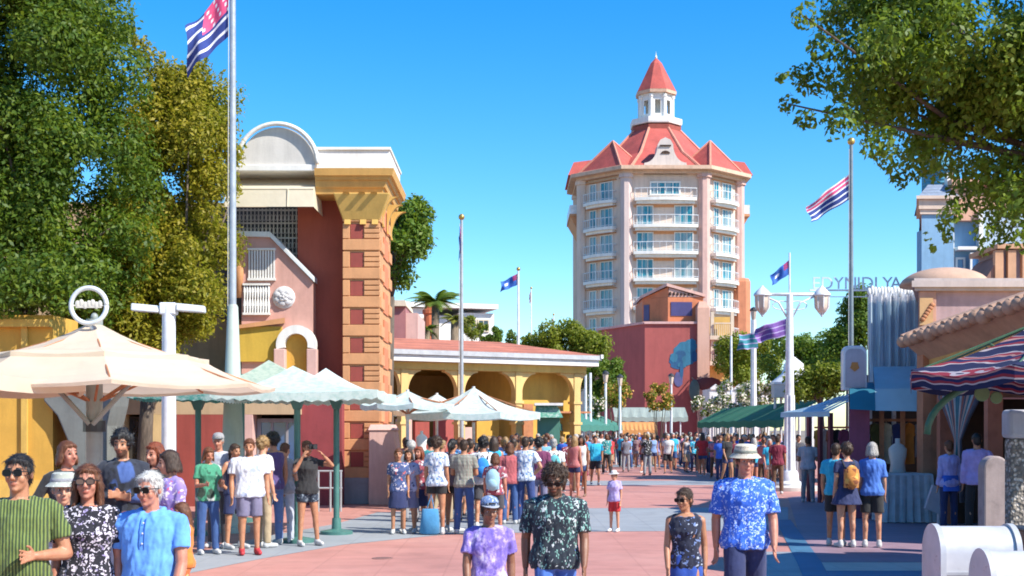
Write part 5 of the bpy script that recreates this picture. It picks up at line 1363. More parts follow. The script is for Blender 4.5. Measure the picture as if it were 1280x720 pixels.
# forked props under the big parasol
pp = thing('post_brace', 'grey green braces forking out from the post of the big cream parasol', 'brace', (X(118, bD)-.0, bD-.1, 1.9))
for sx_ in (-1, 1):
    MB().tube([(X(118, bD)+sx_*.02, bD-.13, 2.0), (X(118, bD)+sx_*.55, bD-.13, 2.58)], .035, 8).build('strut', metal('post_greygreen', (.28, .31, .29), .5), pp)
MB().lathe([(.15, 1.9), (.15, 2.05)], (X(118, bD), bD, 0), 12).build('collar', DARK_M, pp)
# ring emblem with a pale wavy panel
rb = Vector((X(111, 16.9), 16.9, Z(382, 16.9))); em = thing('ring_emblem', 'white ring with a pale cloud-like plate inside, standing on the big cream parasol', 'emblem', rb)
mb = MB(); n = 36; mb.tube([rb+Vector((.235*math.cos(2*PI*i/n), 0, .235*math.sin(2*PI*i/n))) for i in range(n+1)], .032, 8); mb.tube([rb+Vector((0, 0, -.23)), rb+Vector((0.05, .2, -.42))], .02, 6); mb.build('ring', metal('ring_white', (.62, .66, .68), .35), em, smooth=True)
mb = MB(); 
for i in range(7): mb.ell(rb+Vector((-.15+.05*i, 0, .02+.018*math.sin(i*2.1))), (.035, .015, .05), 8, 6)
mb.boxb((rb.x-.17, rb.y-.008, rb.z-.03), (rb.x+.17, rb.y+.008, rb.z+.03)); mb.tube([rb+Vector((-.21, 0, 0)), rb+Vector((.21, 0, 0))], .01, 5); mb.build('plate', plaster('plate_pale', (.6, .57, .5), .6), em)
# T lamp
def tlamp(label, base, z, span):
    base = Vector(base); t = thing('street_lamp', label, 'lamp', base)
    MB().tube([base, base+Vector((0, 0, z-.02))], [.125, .105], 14).build('post', WHITE_M, t, smooth=40)
    MB().lathe([(.25, 0), (.25, .05), (.17, .1), (.14, .4)], base, 16).build('base', WHITE_M, t, smooth=40)
    MB().boxb((base.x-.13, base.y-.1, z-.16), (base.x+.13, base.y+.1, z+.03)).build('cap', WHITE_M, t, bevel=.02)
    for s_ in (-1, 1):
        x0_, x1_ = sorted((base.x+s_*.14, base.x+s_*span))
        m1 = MB(); m1.hexa([(x0_, base.y-.12, z-.10), (x1_, base.y-.1, z-.13), (x1_, base.y+.1, z-.13), (x0_, base.y+.12, z-.10), (x0_, base.y-.1, z+.02), (x1_, base.y-.06, z-.02), (x1_, base.y+.06, z-.02), (x0_, base.y+.1, z+.02)])
        m1.build('lamp_head', metal('lamp_grey', (.6, .62, .63), .35), t, bevel=.02)
tlamp('white T-shaped lamp post with two flat heads beside the green parasols', (X(211, 20.5), 20.5, 0), Z(381, 20.5), .58)
# green canopies
def awning_canopy(label, px0, px1, D, pyt, pye, dep, mat, pxa=None, group=None, valance=.14, posts=True, pm=None, pxp=None):
    """square pyramid canopy on two or four posts"""
    x0, x1 = X(px0, D), X(px1, D); xa_ = X(pxa if pxa else (px0+px1)/2, D); zt_, ze_ = Z(pyt, D), Z(pye, D)
    t = thing('canopy_tent', label, 'canopy', ((x0+x1)/2, D+dep/2, 0), 0, group)
    ap = Vector((xa_, D+dep/2, zt_)); cs = [Vector((x0, D, ze_)), Vector((x1, D, ze_)), Vector((x1, D+dep, ze_)), Vector((x0, D+dep, ze_))]
    m1 = MB(); n = 6
    for i in range(4):
        a, b2 = cs[i], cs[(i+1) % 4]; g = []
        for r_ in range(n+1):
            q = r_/n; row = []
            for c_ in range(n+1):
                s_ = c_/n; p = (a*(1-s_)+b2*s_)*(1-q)+ap*q; p = p-Vector((0, 0, .12*math.sin(PI*q)*1.0+.05*math.sin(PI*s_)*(1-q))); row.append(p)
            g.append(row)
        for r_ in range(n):
            for c_ in range(n): m1.quad(g[r_][c_], g[r_][c_+1], g[r_+1][c_+1], g[r_+1][c_])
    m1.build('canopy', mat, t, smooth=50)
    m1 = MB()
    for i in range(4):
        a, b2 = cs[i], cs[(i+1) % 4]; k = 14
        for j in range(k):
            p, q_ = a+(b2-a)*j/k, a+(b2-a)*(j+1)/k; sg_ = lambda s_: Vector((0, 0, .05*math.sin(PI*s_)))
            dz = Vector((0, 0, valance)); m1.quad(p-sg_(j/k), q_-sg_((j+1)/k), q_-sg_((j+1)/k)-dz*.86, (p+q_)/2-sg_((j+.5)/k)-dz*1.1, p-sg_(j/k)-dz*.86)
    m1.build('valance', mat if posts is not None else mat, t)
    if posts:
        p = Vector((pxp if pxp is not None else ap.x, D+dep*.4, 0))
        m1 = MB(); m1.tube([p, Vector((p.x, p.y, ze_+.25))], .055, 10); m1.lathe([(.3, 0), (.3, .06), (.09, .1), (.08, .3)], p, 14); m1.build('post', pm or TEAL_M, t, smooth=40)
        m1 = MB(); m1.hexa([(p.x-.06, p.y-.06, ze_-.3), (p.x+.06, p.y-.06, ze_-.3), (p.x+.06, p.y+.06, ze_-.3), (p.x-.06, p.y+.06, ze_-.3), (p.x-.17, p.y-.14, ze_+.02), (p.x+.17, p.y-.14, ze_+.02), (p.x+.17, p.y+.14, ze_+.02), (p.x-.17, p.y+.14, ze_+.02)]); m1.build('post_head', pm or TEAL_M, t)
        for c_ in cs: m1 = MB(); m1.tube([Vector((p.x, p.y, ze_-.02)), c_*.97+Vector((p.x, p.y, ze_))*.03-Vector((0, 0, .04))], .022, 6); m1.build('rib', pm or TEAL_M, t)
    return t
gp = 'green canopies along the left terrace'
awning_canopy('pale green patterned canopy with pointed top in front of the brick pillar', 262, 472, 20.6, 451, 487, 3.2, CAN_G, 345, gp, pxp=X(373, 22))
awning_canopy('teal green canopy with white border behind the cream parasol tip', 158, 372, 22.4, 470, 490, 2.6, greencloth('canvas_greenmix', (.08, .30, .25), (.5, .6, .55)), 250, gp, .1, pxp=X(247, 23.4))
awning_canopy('light canopy behind the lamp post with peak above the others', 250, 420, 25.5, 445, 480, 3.0, greencloth('canvas_sage', (.50, .58, .46), (.30, .44, .34)), 318, gp, pxp=X(300, 26.5))
awning_canopy('whitest mint canopy overlapping the right side of the pale green pointed one', 325, 480, 22.6, 456, 489, 2.4, greencloth('canvas_whitemint', (.72, .78, .75), (.52, .68, .62)), 395, gp, .12, pxp=X(420, 23.5))
gp = 'mint parasols along the arcade'
parasol('market_parasol', 'small mint parasol just right of the brick pillar plinth', (X(505, 30), 31, 0), Z(505, 31), Z(489, 31), 1.15, CAN_MINT, metal('post_white', (.6, .6, .58), .5), 8, .2, 1, .12, gp, .04, finial=False)
parasol('market_parasol', 'widest mint parasol with scalloped edge in front of the arcade', (X(592, 33), 33, 0), Z(516, 33), Z(485, 33), 1.85, CAN_MINT, metal('post_white', (.6, .6, .58), .5), 8, PI/8, 1, .16, gp, .04, finial=False)
parasol('market_parasol', 'mint parasol half behind the widest one, left of it', (X(545, 36), 36.4, 0), Z(512, 36.4), Z(493, 36.4), 1.3, CAN_MINT, metal('post_white', (.6, .6, .58), .5), 8, .3, 1, .15, gp, .04, finial=False)
# green kiosk with white top by the arcade's right bay
kD = 47.5; kx0, kx1 = X(672, kD), X(700, kD); kk = thing('green_kiosk', 'small green ticket kiosk with white lid beside the arcade end', 'kiosk', ((kx0+kx1)/2, kD+.5, 0))
MB().boxb((kx0, kD, 0), (kx1, kD+1, Z(520, kD))).build('body', plaster('kiosk_green', (.07, .2, .15), .6), kk)
mb = MB(); mb.hexa([(kx0-.1, kD-.4, Z(522, kD)), (kx1+.1, kD-.4, Z(522, kD)), (kx1+.1, kD+1.1, Z(522, kD)), (kx0-.1, kD+1.1, Z(522, kD)), (kx0-.05, kD-.1, Z(505, kD)), (kx1-.1, kD-.1, Z(507, kD)), (kx1-.1, kD+1.1, Z(507, kD)), (kx0-.05, kD+1.1, Z(505, kD))]); mb.build('lid', greencloth('kiosk_lid', (.12, .36, .27), (.55, .66, .6)), kk)
MB().boxb((kx0-.12, kD-.42, Z(507, kD)), (kx1+.1, kD+1.15, Z(504, kD))).build('rim', TRIM_WHITE, kk)
# long dark green stall awnings at the far end, left and right
def long_awning(label, p0, p1, z0, z1, dep, mat, group):
    a, b_ = Vector(p0), Vector(p1); t = thing('stall_awning', label, 'awning', (a+b_)/2, 0, group)
    w = Wall((a.x, a.y), (b_.x, b_.y)); n = 16; m1 = MB()
    for i in range(n):
        u0, u1 = w.len*i/n, w.len*(i+1)/n; s0 = .06*(i % 2); s1 = .06*((i+1) % 2)
        m1.quad(w.p(u0, z0-s0, .0), w.p(u1, z0-s1, .0), w.p(u1, z1, -dep), w.p(u0, z1, -dep))
        m1.quad(w.p(u0, z0-s0, .0), w.p(u1, z0-s1, .0), w.p(u1, z0-.28-s1, .02), w.p(u0, z0-.28-s0, .02))
    m1.build('canopy', mat, t)
    for i in range(5):
        u = w.len*(i+.5)/5; MB().tube([w.p(u, 0, -.1), w.p(u, z0, -.1)], .04, 6).build('post', WHITE_M, t)
    return t
CAN_DG = canvas('canvas_darkgreen', (.03, .17, .085), .15)
gp = 'dark green stall awnings at the far end'
long_awning('long dark green stall awning on the right, behind the lamp post', (X(872, 66), 66, 0), (X(980, 46), 46, 0), 2.3, 3.0, 1.4, CAN_DG, gp)
long_awning('dark green stall awning on the left, past the arcade', (X(700, 50), 50, 0), (X(778, 72), 72, 0), 2.15, 2.75, 1.4, canvas('canvas_seagreen', (.06, .22, .17), .15), gp)
long_awning('far grey green awning across the street end before the red hall', (X(768, 80), 80, 0), (X(860, 80), 80, 0), 2.7, 3.3, 1.5, canvas('canvas_greygreen', (.3, .36, .33), .15), gp)
long_awning('low orange awning across the street end', (X(778, 77), 77, 0), (X(822, 77), 77, 0), 1.9, 2.35, 1.2, canvas('canvas_orange', (.65, .3, .1), .2), gp)
# ------------------------------------------------------------------ lamps and poles
def lantern(m1, c, s=1.0):
    m1.mat(0).lathe([(.30*s, .0), (.36*s, .03), (.34*s, .08), (.20*s, .2), (.06*s, .3), (.03, .42*s)], c, 12)
    m1.mat(1).lathe([(.05*s, -.72*s), (.17*s, -.62*s), (.27*s, -.45*s), (.29*s, -.02), (.29*s, 0)], c, 8)
    m1.mat(0).lathe([(.02, -.82*s), (.06*s, -.76*s), (.05*s, -.71*s)], c, 8)
    for i in range(8):
        a = 2*PI*i/8; m1.tube([Vector(c)+Vector((.30*s*math.cos(a), .30*s*math.sin(a), 0)), Vector(c)+Vector((.28*s*math.cos(a), .28*s*math.sin(a), -.45*s)), Vector(c)+Vector((.06*s*math.cos(a), .06*s*math.sin(a), -.73*s))], .014, 4)
LANT = glass('lantern_frost', (.55, .42, .33), .45)
lt = thing('lantern_post', 'tall white lamp post with two hanging lanterns and a flag on top', 'lamp', LB)
zc = Z(368, 40.5)
MB().tube([LB+Vector((0, 0, .14)), LB+Vector((0, 0, 3.0)), LB+Vector((0, 0, zc))], [.165, .14, .10], 14).build('post', WHITE_M, lt, smooth=40)
mb = MB()
for i in range(8):
    a = 2*PI*i/8; mb.tube([LB+Vector((.17*math.cos(a), .17*math.sin(a), .2)), LB+Vector((.143*math.cos(a), .143*math.sin(a), 3.0))], .022, 5)
mb.build('fluting', WHITE_M, lt)
MB().lathe([(.42, .14), (.42, .22), (.3, .3), (.27, .55), (.22, .62)], LB, 16).build('base', WHITE_M, lt, smooth=40)
mb = MB(); mb.tube([LB+Vector((-1.05, 0, zc)), LB+Vector((1.2, 0, zc))], .055, 8)
for s_ in (-1, 1): mb.tube([LB+Vector((s_*.1, 0, zc-.7)), LB+Vector((s_*.35, 0, zc-.25)), LB+Vector((s_*.8, 0, zc-.06))], .03, 6); mb.tube([LB+Vector((s_*.25+.3*math.cos(a), 0, zc-.35+.14*math.sin(a))) for a in [2*PI*k/12 for k in range(13)]], .018, 5)
mb.build('crossarm', WHITE_M, lt, smooth=True)
for s_, dx in ((-1, -.86), (1, 1.02)): 
    m1 = MB(); lantern(m1, LB+Vector((dx, 0, zc-.06)), .8); m1.build('lantern', [WHITE_M, LANT], lt, smooth=35)
MB().tube([LB+Vector((0, 0, zc)), LB+Vector((0, 0, Z(316, 40.5)))], .03, 8).build('flag_staff', WHITE_M, lt)
gF = 'flags over the street'
flag('flag', 'royal blue flag on top of the double lantern post', (LB.x, 40.5, Z(325, 40.5)), .62, .45, .9, 'blue', 3, gF, .75)
# small white gazebo roof behind the post
gz = thing('white_gazebo', 'small white gazebo roof behind the lantern post', 'gazebo', (X(992, 52), 52, 0)); g0 = Vector((X(992, 52), 52, 0))
mb = MB(); mb.lathe([(.95, Z(481, 52)), (.95, Z(478, 52)), (.5, Z(467, 52)), (.42, Z(462, 52)), (.40, Z(455, 52)), (.05, Z(446, 52))], g0, 8, PI/8); mb.build('roof', WHITE_M, gz, smooth=30)
mb = MB(); mb.lathe([(.9, Z(497, 52)), (.92, Z(481.2, 52))], g0, 8, PI/8); mb.build('drum', plaster('gazebo_grey', (.62, .6, .58), .7), gz)
for i in range(6):
    a = 2*PI*i/6; MB().tube([g0+Vector((.75*math.cos(a), .75*math.sin(a), 0)), g0+Vector((.75*math.cos(a), .75*math.sin(a), Z(496, 52)))], .06, 8).build('column', WHITE_M, gz)
# other lamp posts down the street
def globe_lamp(label, base, z, group='slim lamp posts at the far end', r=.06, head=True):
    base = Vector(base); t = thing('street_lamp', label, 'lamp', base, 0, group)
    MB().tube([base, Vector((base.x, base.y, z))], [r*1.4, r], 8).build('post', WHITE_M, t, smooth=40)
    if head:
        m1 = MB(); m1.mat(0).lathe([(.16, z+.42), (.2, z+.44), (.12, z+.56), (.001, z+.62)], base, 10); m1.mat(1).lathe([(.09, z), (.15, z+.42)], base, 8); m1.build('lamp_head', [DARK_M, LANT], t)
    return t
globe_lamp('slim white lamp post with dark capped head left of the lantern post', (X(942, 60), 60, 0), Z(400, 60), r=.12)
for i, (px, D, py, lab) in enumerate(((732, 62, 468, 'slim pole at the right end of the arcade, left one of a close pair'), (738, 62, 466, 'slim pole at the right end of the arcade, right one of a close pair'), (757, 66, 478, 'slim white lamp post before the shrubs left of the red hall'), (775, 68, 482, 'slim white lamp post before the left corner of the red hall'), (839, 72, 480, 'slim white lamp post before the middle of the red hall'), (914, 70, 420, 'tall slim white pole before the yellow annex'))):
    globe_lamp(lab, (X(px, D), D, 0), Z(py, D), head=i not in (0, 1, 5))
pole('flagpole', 'tall grey flagpole with broad pale conical base before the domed building', (X(291, 24), 24, 0), 12.2, .075, .05, GREY_M, (.26, .10, Z(384, 24), plaster('cone_green', (.42, .47, .40), .6)), group='flagpoles along the street')
flag('flag', 'red, white and navy striped flag on the tallest flagpole at upper left', (X(289, 24)-.02, 24, Z(-22, 24)), 1.05, 1.0, .75, 'striped', 5, gF, .85)
pole('flagpole', 'slender flagpole with a furled flag rising in front of the arcade', (X(577, 40), 40, 0), Z(274, 40), .075, .045, GREY_M, group='flagpoles along the street')
flag('flag', 'furled narrow navy flag hanging straight down on the slender pole before the arcade', (X(577, 40), 39.95, Z(280, 40)), .35, .8, .18, 'navy', 9, gF, 1.3)
pole('flagpole', 'far flagpole with bright blue flag above the arcade roof', (X(648, 70), 70, 0), Z(338, 70), .09, .05, WHITE_M, group='flagpoles along the street')
flag('flag', 'bright blue flag with red corner above the arcade roof', (X(647.5, 70), 70, Z(342, 70)), 1.05, .62, .88, 'blue', 12, gF, .45)
pole('flagpole', 'thin pole with small red and white flag right of the blue flag', (X(664, 95), 95, 0), Z(361, 95), .07, .04, WHITE_M, group='flagpoles along the street')
flag('flag', 'small red and white flag right of the bright blue flag', (X(664, 95), 95, Z(363, 95)), .4, .8, .3, 'redwhite', 14, gF, .8)
pole('flagpole', 'thin pole with tiny red and white flag left of the hotel base', (X(692, 100), 100, 0), Z(394, 100), .07, .04, WHITE_M, group='flagpoles along the street')
flag('flag', 'tiny red and white flag just left of the hotel base', (X(692, 100), 100, Z(396, 100)), .35, .7, .3, 'redwhite', 15, gF, .8)
pole('flagpole', 'dark grey flagpole with pink and navy striped flag near the overhanging tree', (X(1064, 36), 36, 0), Z(180, 36), .075, .05, metal('pole_dark', (.20, .24, .26), .4, .2), group='flagpoles along the street')
flag('flag', 'pink and navy striped flag drooping from the dark grey pole', (X(1063, 36), 36, Z(217, 36)), 1.15, .72, 1.0, 'pinkstripe', 21, gF, .75)
bp = pole('flagpole', 'short pole carrying purple and teal banners left of the lantern post', (X(984, 56), 56, 0), Z(396, 56), .05, .04, WHITE_M, ball=False, group='flagpoles along the street')
flag('banner', 'purple banner billowing left from behind the lantern post', (X(984, 56), 56, Z(398, 56)), 1.35, .75, 1.0, 'purple', 31, gF, .3)
flag('banner', 'teal banner beyond the purple one', (X(948, 58), 58, Z(416, 58)), 1.0, .7, .9, 'teal', 33, gF, .1)
# roof lettering on a slim frame
lz = Z(361, 46); lf = thing('letter_sign', 'pale thin roof letters on a slim white frame against the sky', 'sign', (X(1070, 46), 46, 0))
mb = MB(); mb.boxb((X(1012, 46), 46.0, lz-.08), (X(1118, 46), 46.06, lz-.02)); mb.boxb((X(1012, 46), 46.0, lz-.30), (X(1118, 46), 46.04, lz-.27)); 
for px in (1066, 1100, 1116): mb.boxb((X(px, 46)-.03, 46.07, 0), (X(px, 46)+.03, 46.12, lz-.02))
mb.build('frame', WHITE_M, lf)
for word, px in (('EDYN', 1015), ('IDLY', 1071), ('A', 1113)):
    cu_ = bpy.data.curves.new('lettering', 'FONT'); cu_.body = word; cu_.size = .62; cu_.extrude = .02; cu_.space_character = 1.0
    o = bpy.data.objects.new('lettering', cu_); COL.objects.link(o)
    dg = bpy.context.evaluated_depsgraph_get(); me = bpy.data.meshes.new_from_object(o.evaluated_get(dg)); bpy.data.objects.remove(o)
    me.transform(Matrix.Translation(Vector((X(px, 46), 46.02, lz))-lf.location) @ Matrix.Rotation(PI/2, 4, 'X')); me.materials.clear(); me.materials.append(metal('letter_pale', (.62, .74, .82), .5))
    o = bpy.data.objects.new('lettering', me); COL.objects.link(o); o.parent = lf
# ------------------------------------------------------------------ right stalls
sD = 28.0
CAN_AQ = canvas('canvas_aqua', (.36, .58, .68), .25); CAN_PET = canvas('canvas_petrol', (.02, .17, .25), .15)
st = thing('market_stall', 'market stall with aqua and petrol blue awning and dark interior', 'stall', (X(1100, sD), sD+1, 0))
w = Wall((X(1056, sD), sD-.4), (X(1152, sD-.4), sD-.8))
mb = MB(); ut = X(1086, sD)-X(1056, sD); zt1, zb1 = Z(487, sD), Z(514, sD)
mb.quad(w.p(ut, zb1, .35), w.p(w.len, zb1-.02, .35), w.p(w.len, zt1, .0), w.p(ut, zt1, .0)); mb.quad(w.p(ut, zt1, .0), w.p(w.len, zt1, 0), w.p(w.len, zt1+.55, -1.6), w.p(ut, zt1+.55, -1.6)); mb.build('awning', CAN_AQ, st)
mb = MB(); mb.quad(w.p(0, zb1+.03, .37), w.p(ut, zb1+.0, .37), w.p(ut, zt1, .01), w.p(0, zt1, .01)); mb.quad(w.p(0, zt1, .01), w.p(ut, zt1, .01), w.p(ut, zt1+.2, -1.6), w.p(0, zt1+.2, -1.6)); mb.build('awning_corner', CAN_PET, st)
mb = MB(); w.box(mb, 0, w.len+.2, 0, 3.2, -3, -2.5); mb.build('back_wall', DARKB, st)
mb = MB(); w.box(mb, 0, .42, 0, zb1+.1, -1.3, -.12); mb.build('maroon_pier', plaster('pier_plum', (.24, .06, .11), .8, .15), st)
for u in (.68, 1.12, 1.5, w.len+.05): m1 = MB(); w.box(m1, u-.05, u+.05, 0, zb1+.15, -.6, -.5); m1.build('post', WOOD, st)
m1 = MB(); w.box(m1, .4, w.len, 2.1, 2.16, -.75, -.7); m1.build('rail', WOOD, st)
s2 = thing('market_stall', 'market stall with rounded pale blue awning beside the lantern post', 'stall', (X(1030, 33), 34, 0))
w = Wall((X(996, 34), 34), (X(1058, 32), 32)); m1 = MB(); n = 10
for i in range(n):
    q0, q1 = i/n, (i+1)/n; hh = lambda q: Z(517, 33)+.42*math.sin(PI/2*min(1, q*1.15+.05))
    m1.quad(w.p(w.len*q0, Z(515, 33), .5), w.p(w.len*q1, Z(515, 33), .5), w.p(w.len*q1, hh(q1)+.12, -.6), w.p(w.len*q0, hh(q0), -.6))
    m1.quad(w.p(w.len*q0, Z(515, 33), .5), w.p(w.len*q1, Z(515, 33), .5), w.p(w.len*q1, Z(515, 33)-.13, .51), w.p(w.len*q0, Z(515, 33)-.13, .51))
m1.build('awning', canvas('canvas_paleblue', (.42, .62, .74), .25), s2, smooth=40)
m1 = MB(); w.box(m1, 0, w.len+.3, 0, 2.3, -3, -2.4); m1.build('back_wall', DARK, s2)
for u in (.05, .55, 1.0, w.len-.05): m1 = MB(); w.box(m1, u-.05, u+.05, 0, Z(516, 33), -.4, -.3); m1.build('post', plaster('post_plum', (.2, .06, .08), .8), s2)
m1 = MB(); w.box(m1, 0, w.len, 1.95, 2.0, -.6, -.55); m1.build('rail', WOOD, s2)
# hanging garments
gcols = [('ochre', (.45, .25, .05)), ('white', (.6, .58, .55)), ('rust', (.3, .08, .03)), ('black', (.02, .02, .02)), ('plum', (.16, .03, .08)), ('olive', (.14, .13, .04)), ('cream', (.55, .45, .3)), ('navy', (.02, .03, .12)), ('orange', (.55, .2, .03)), ('grey', (.25, .24, .24))]
def garment(label, p, h, wd, m):
    m1 = MB(); n = 7
    prof = [(-.5, 0), (-.62, -.25), (-.44, -.3), (-.5, -1.0), (.5, -1.0), (.44, -.3), (.62, -.25), (.5, 0), (.15, .06), (-.15, .06)]
    m1.prism([Vector(p)+Vector((x*wd, .03*math.sin(x*9), z*h)) for x, z in prof], (0, .09, 0)); m1.tube([Vector(p)+Vector((0, .04, .05*h)), Vector(p)+Vector((0, .04, .12))], .008, 4)
    tag(m1.build('garment', m, bevel=.02), label, 'garment', 'garments hanging in the stalls')
for i in range(5):
    nm, c = gcols[i]; p = w.p(.2+i*.27, 1.88, -.57); garment('%s garment on the rail of the pale blue stall' % nm, p, .75+.12*(i % 3), .22, cloth('garment_'+nm, c))
w = Wall((X(1056, sD), sD-.4), (X(1152, sD-.4), sD-.8))
for i in range(5):
    nm, c = gcols[5+i]; p = w.p(.55+i*.24, 2.02, -.72); garment('%s garment on the rail of the aqua stall' % nm, p, .7+.15*(i % 2), .2, cloth('garment_'+nm, c))
# white panel with orange mark on the stall roof, draped pale canvas behind
mb = MB(); D = sD-.2; x0, x1 = X(1054, D), X(1084, D); z0, z1 = Z(488, D), Z(432, D); pr = [(x0, z0), (x1, z0), (x1, z1-.2)]+[(x1-.17+.17*math.cos(a), z1-.17+.17*math.sin(a)) for a in [PI/2*i/6 for i in range(1, 7)]]+[(x0+.15-.15*math.sin(a), z1-.15+.15*math.cos(a)) for a in [PI/2*i/6 for i in range(0, 7)]]
wp = thing('roof_sign', 'white rounded panel with an orange mark on the stall roof corner', 'sign', ((x0+x1)/2, D, z0))
mb.prism([(x, D, z) for x, z in pr], (0, .22, 0)); mb.build('board', plaster('panel_white', (.72, .70, .72), .5), wp, bevel=.02)
cx_, cz_ = (x0+x1)/2, (z0+z1)/2; pr2 = [(cx_+(x-cx_)*.82, cz_+(z-cz_)*.86) for x, z in pr]; mb = MB(); mb.prism([(x, D-.004, z) for x, z in pr2], (0, -.012, 0)); mb.build('inner_panel', plaster('panel_lilac', (.45, .40, .44), .6), wp)
mb = MB(); c = P(1068, 458, D); r = random.Random(4); mb.prism([(c.x+(.105 if i % 2 else .08)*math.cos(2*PI*i/10+.3), D-.018, c.z+(.11 if i % 2 else .09)*math.sin(2*PI*i/10+.3)) for i in range(10)], (0, -.02, 0)); mb.build('mark', plaster('mark_orange', (.55, .22, .05), .6), wp)
dr = thing('draped_canvas', 'tall pleated pale blue canvas screen with ragged white top', 'canvas screen', (X(1116, 29.5), 29.5, 0))
mb = MB(); n = 60; x0, x1 = X(1086, 29.5), X(1150, 29.5); rows = 12; rr_ = random.Random(3)
zt_ = [Z(367, 29.5)+rr_.uniform(-.1, .06) for i in range(n+1)]
g = []
for j in range(rows+1):
    q = j/rows; g.append([Vector((x0+(x1-x0)*i/n+.02*math.sin(i*.9)*q, 29.5-.10*math.sin(i*.62+.6*math.sin(i*.21))-.05*math.sin(i*1.7+q*2)-.25*q*(i/n)*0, zt_[i]*(1-q)+Z(492, 29.5)*q)) for i in range(n+1)])
for j in range(rows):
    for i in range(n): mb.mat(1 if j == 0 else 0).quad(g[j][i], g[j][i+1], g[j+1][i+1], g[j+1][i])
mb.build('cloth', [canvas('canvas_skyblue', (.50, .62, .70), .3), canvas('canvas_edge', (.75, .76, .78), .2)], dr, smooth=True)
mb = MB(); 
for px in (1088, 1118, 1148): mb.boxb((X(px, 29.7)-.04, 29.7, 0), (X(px, 29.7)+.04, 29.78, Z(368, 29.7)))
mb.boxb((x0, 29.69, Z(370, 29.5)), (x1, 29.79, Z(367, 29.5))); mb.build('frame', GREY_M, dr)
# white scalloped gull-like ornaments along the top
mb = MB()
for i in range(16): mb.ell((x0+(x1-x0)*(i+.5)/16, 29.6, Z(364, 29.5)+.03*math.sin(i*2.3)), (.05, .04, .09+.03*(i % 3)), 8, 6)
mb.build('ornament', TRIM_WHITE, dr, smooth=True)
tb = thing('draped_table', 'stall table under a floor-length pale grey cloth', 'table', (X(1137, 26.6), 26.6, 0))
x0, x1 = X(1108, 26.3), X(1165, 26.3); zT = Z(592, 26.3); mb = MB(); n = 40
def ringt(z, e, amp): 
    o = []
    P4 = [(x0-e, 26.3-e), (x1+e, 26.3-e), (x1+e, 27.1+e), (x0-e, 27.1+e)]
    for k in range(4):
        a, b_ = Vector((*P4[k], z)), Vector((*P4[(k+1) % 4], z)); d = (b_-a); nn_ = Vector((d.y, -d.x, 0)).normalized()
        for i in range(n//2): o.append(a+d*i/(n//2)+nn_*amp*math.sin(i*1.9+k))
    return o
R3 = [ringt(zT, 0, 0), ringt(zT-.03, .02, .0), ringt(zT*.5, .04, .02), ringt(.02, .06, .035)]
for a, b_ in zip(R3[:-1], R3[1:]):
    for i in range(len(a)): mb.quad(a[i], a[(i+1) % len(a)], b_[(i+1) % len(a)], b_[i])
mb.quad(*R3[0]); mb.build('tablecloth', cloth('cloth_bluegrey', (.36, .40, .44)), tb, smooth=40)
m1 = MB()
for sx_ in (x0+.08, x1-.08):
    for sy_ in (26.4, 27.0): m1.boxb((sx_-.025, sy_-.025, 0), (sx_+.025, sy_+.025, zT-.02))
m1.build('frame', GREY_M, tb)
# mannequin torso and white bust
def bust(label, p, s, m, cat='mannequin', name='mannequin_torso'):
    m1 = MB(); p = Vector(p)
    m1.loft([(p+Vector((0, 0, z*s)), rx*s, ry*s) for z, rx, ry in ((0, .16, .12), (.02, .17, .12), (.2, .14, .11), (.36, .18, .13), (.5, .19, .12), (.58, .12, .08), (.62, .05, .05), (.72, .05, .05))], 16)
    tag(m1.build(name, m, smooth=True), label, cat)
bust('pale dress-form torso standing on the stall table', (X(1122, 26.8), 26.8, zT), 1.0, plaster('form_pale', (.5, .48, .45), .7))
bust('white bust on a pedestal beside the brick pillar, behind the girls', (X(527, 31.5), 31.5, 1.35), .75, plaster('bust_white', (.74, .72, .68), .6), 'bust', 'white_bust')
mb = MB(); c = Vector((X(527, 31.5), 31.5, 0)); mb.boxb((c.x-.32, 31.3, 0), (c.x+.32, 31.9, 1.25)); mb.boxb((c.x-.38, 31.25, 1.25), (c.x+.38, 31.95, 1.345)); tag(mb.build('bust_pedestal', W_WHITE, bevel=.02), 'white square pedestal under the bust beside the brick pillar', 'pedestal')
# white folded cloth bag by the table
c = Vector((X(1172, 25.6), 25.6, 0)); mb = MB(); mb.hexa([(c.x-.28, 25.5, .35), (c.x+.1, 25.5, .2), (c.x+.1, 25.6, .2), (c.x-.28, 25.6, .35), (c.x-.12, 25.5, .82), (c.x+.14, 25.5, .75), (c.x+.14, 25.6, .75), (c.x-.12, 25.6, .82)]); mb.tube([(c.x, 25.55, 0), (c.x, 25.55, .4)], .03, 6); mb.boxb((c.x-.15, 25.4, 0), (c.x+.15, 25.7, .03)); tag(mb.build('price_board', plaster('board_pale', (.55, .52, .56), .6)), 'tilted blank pale board on a short stand right of the draped table', 'board')
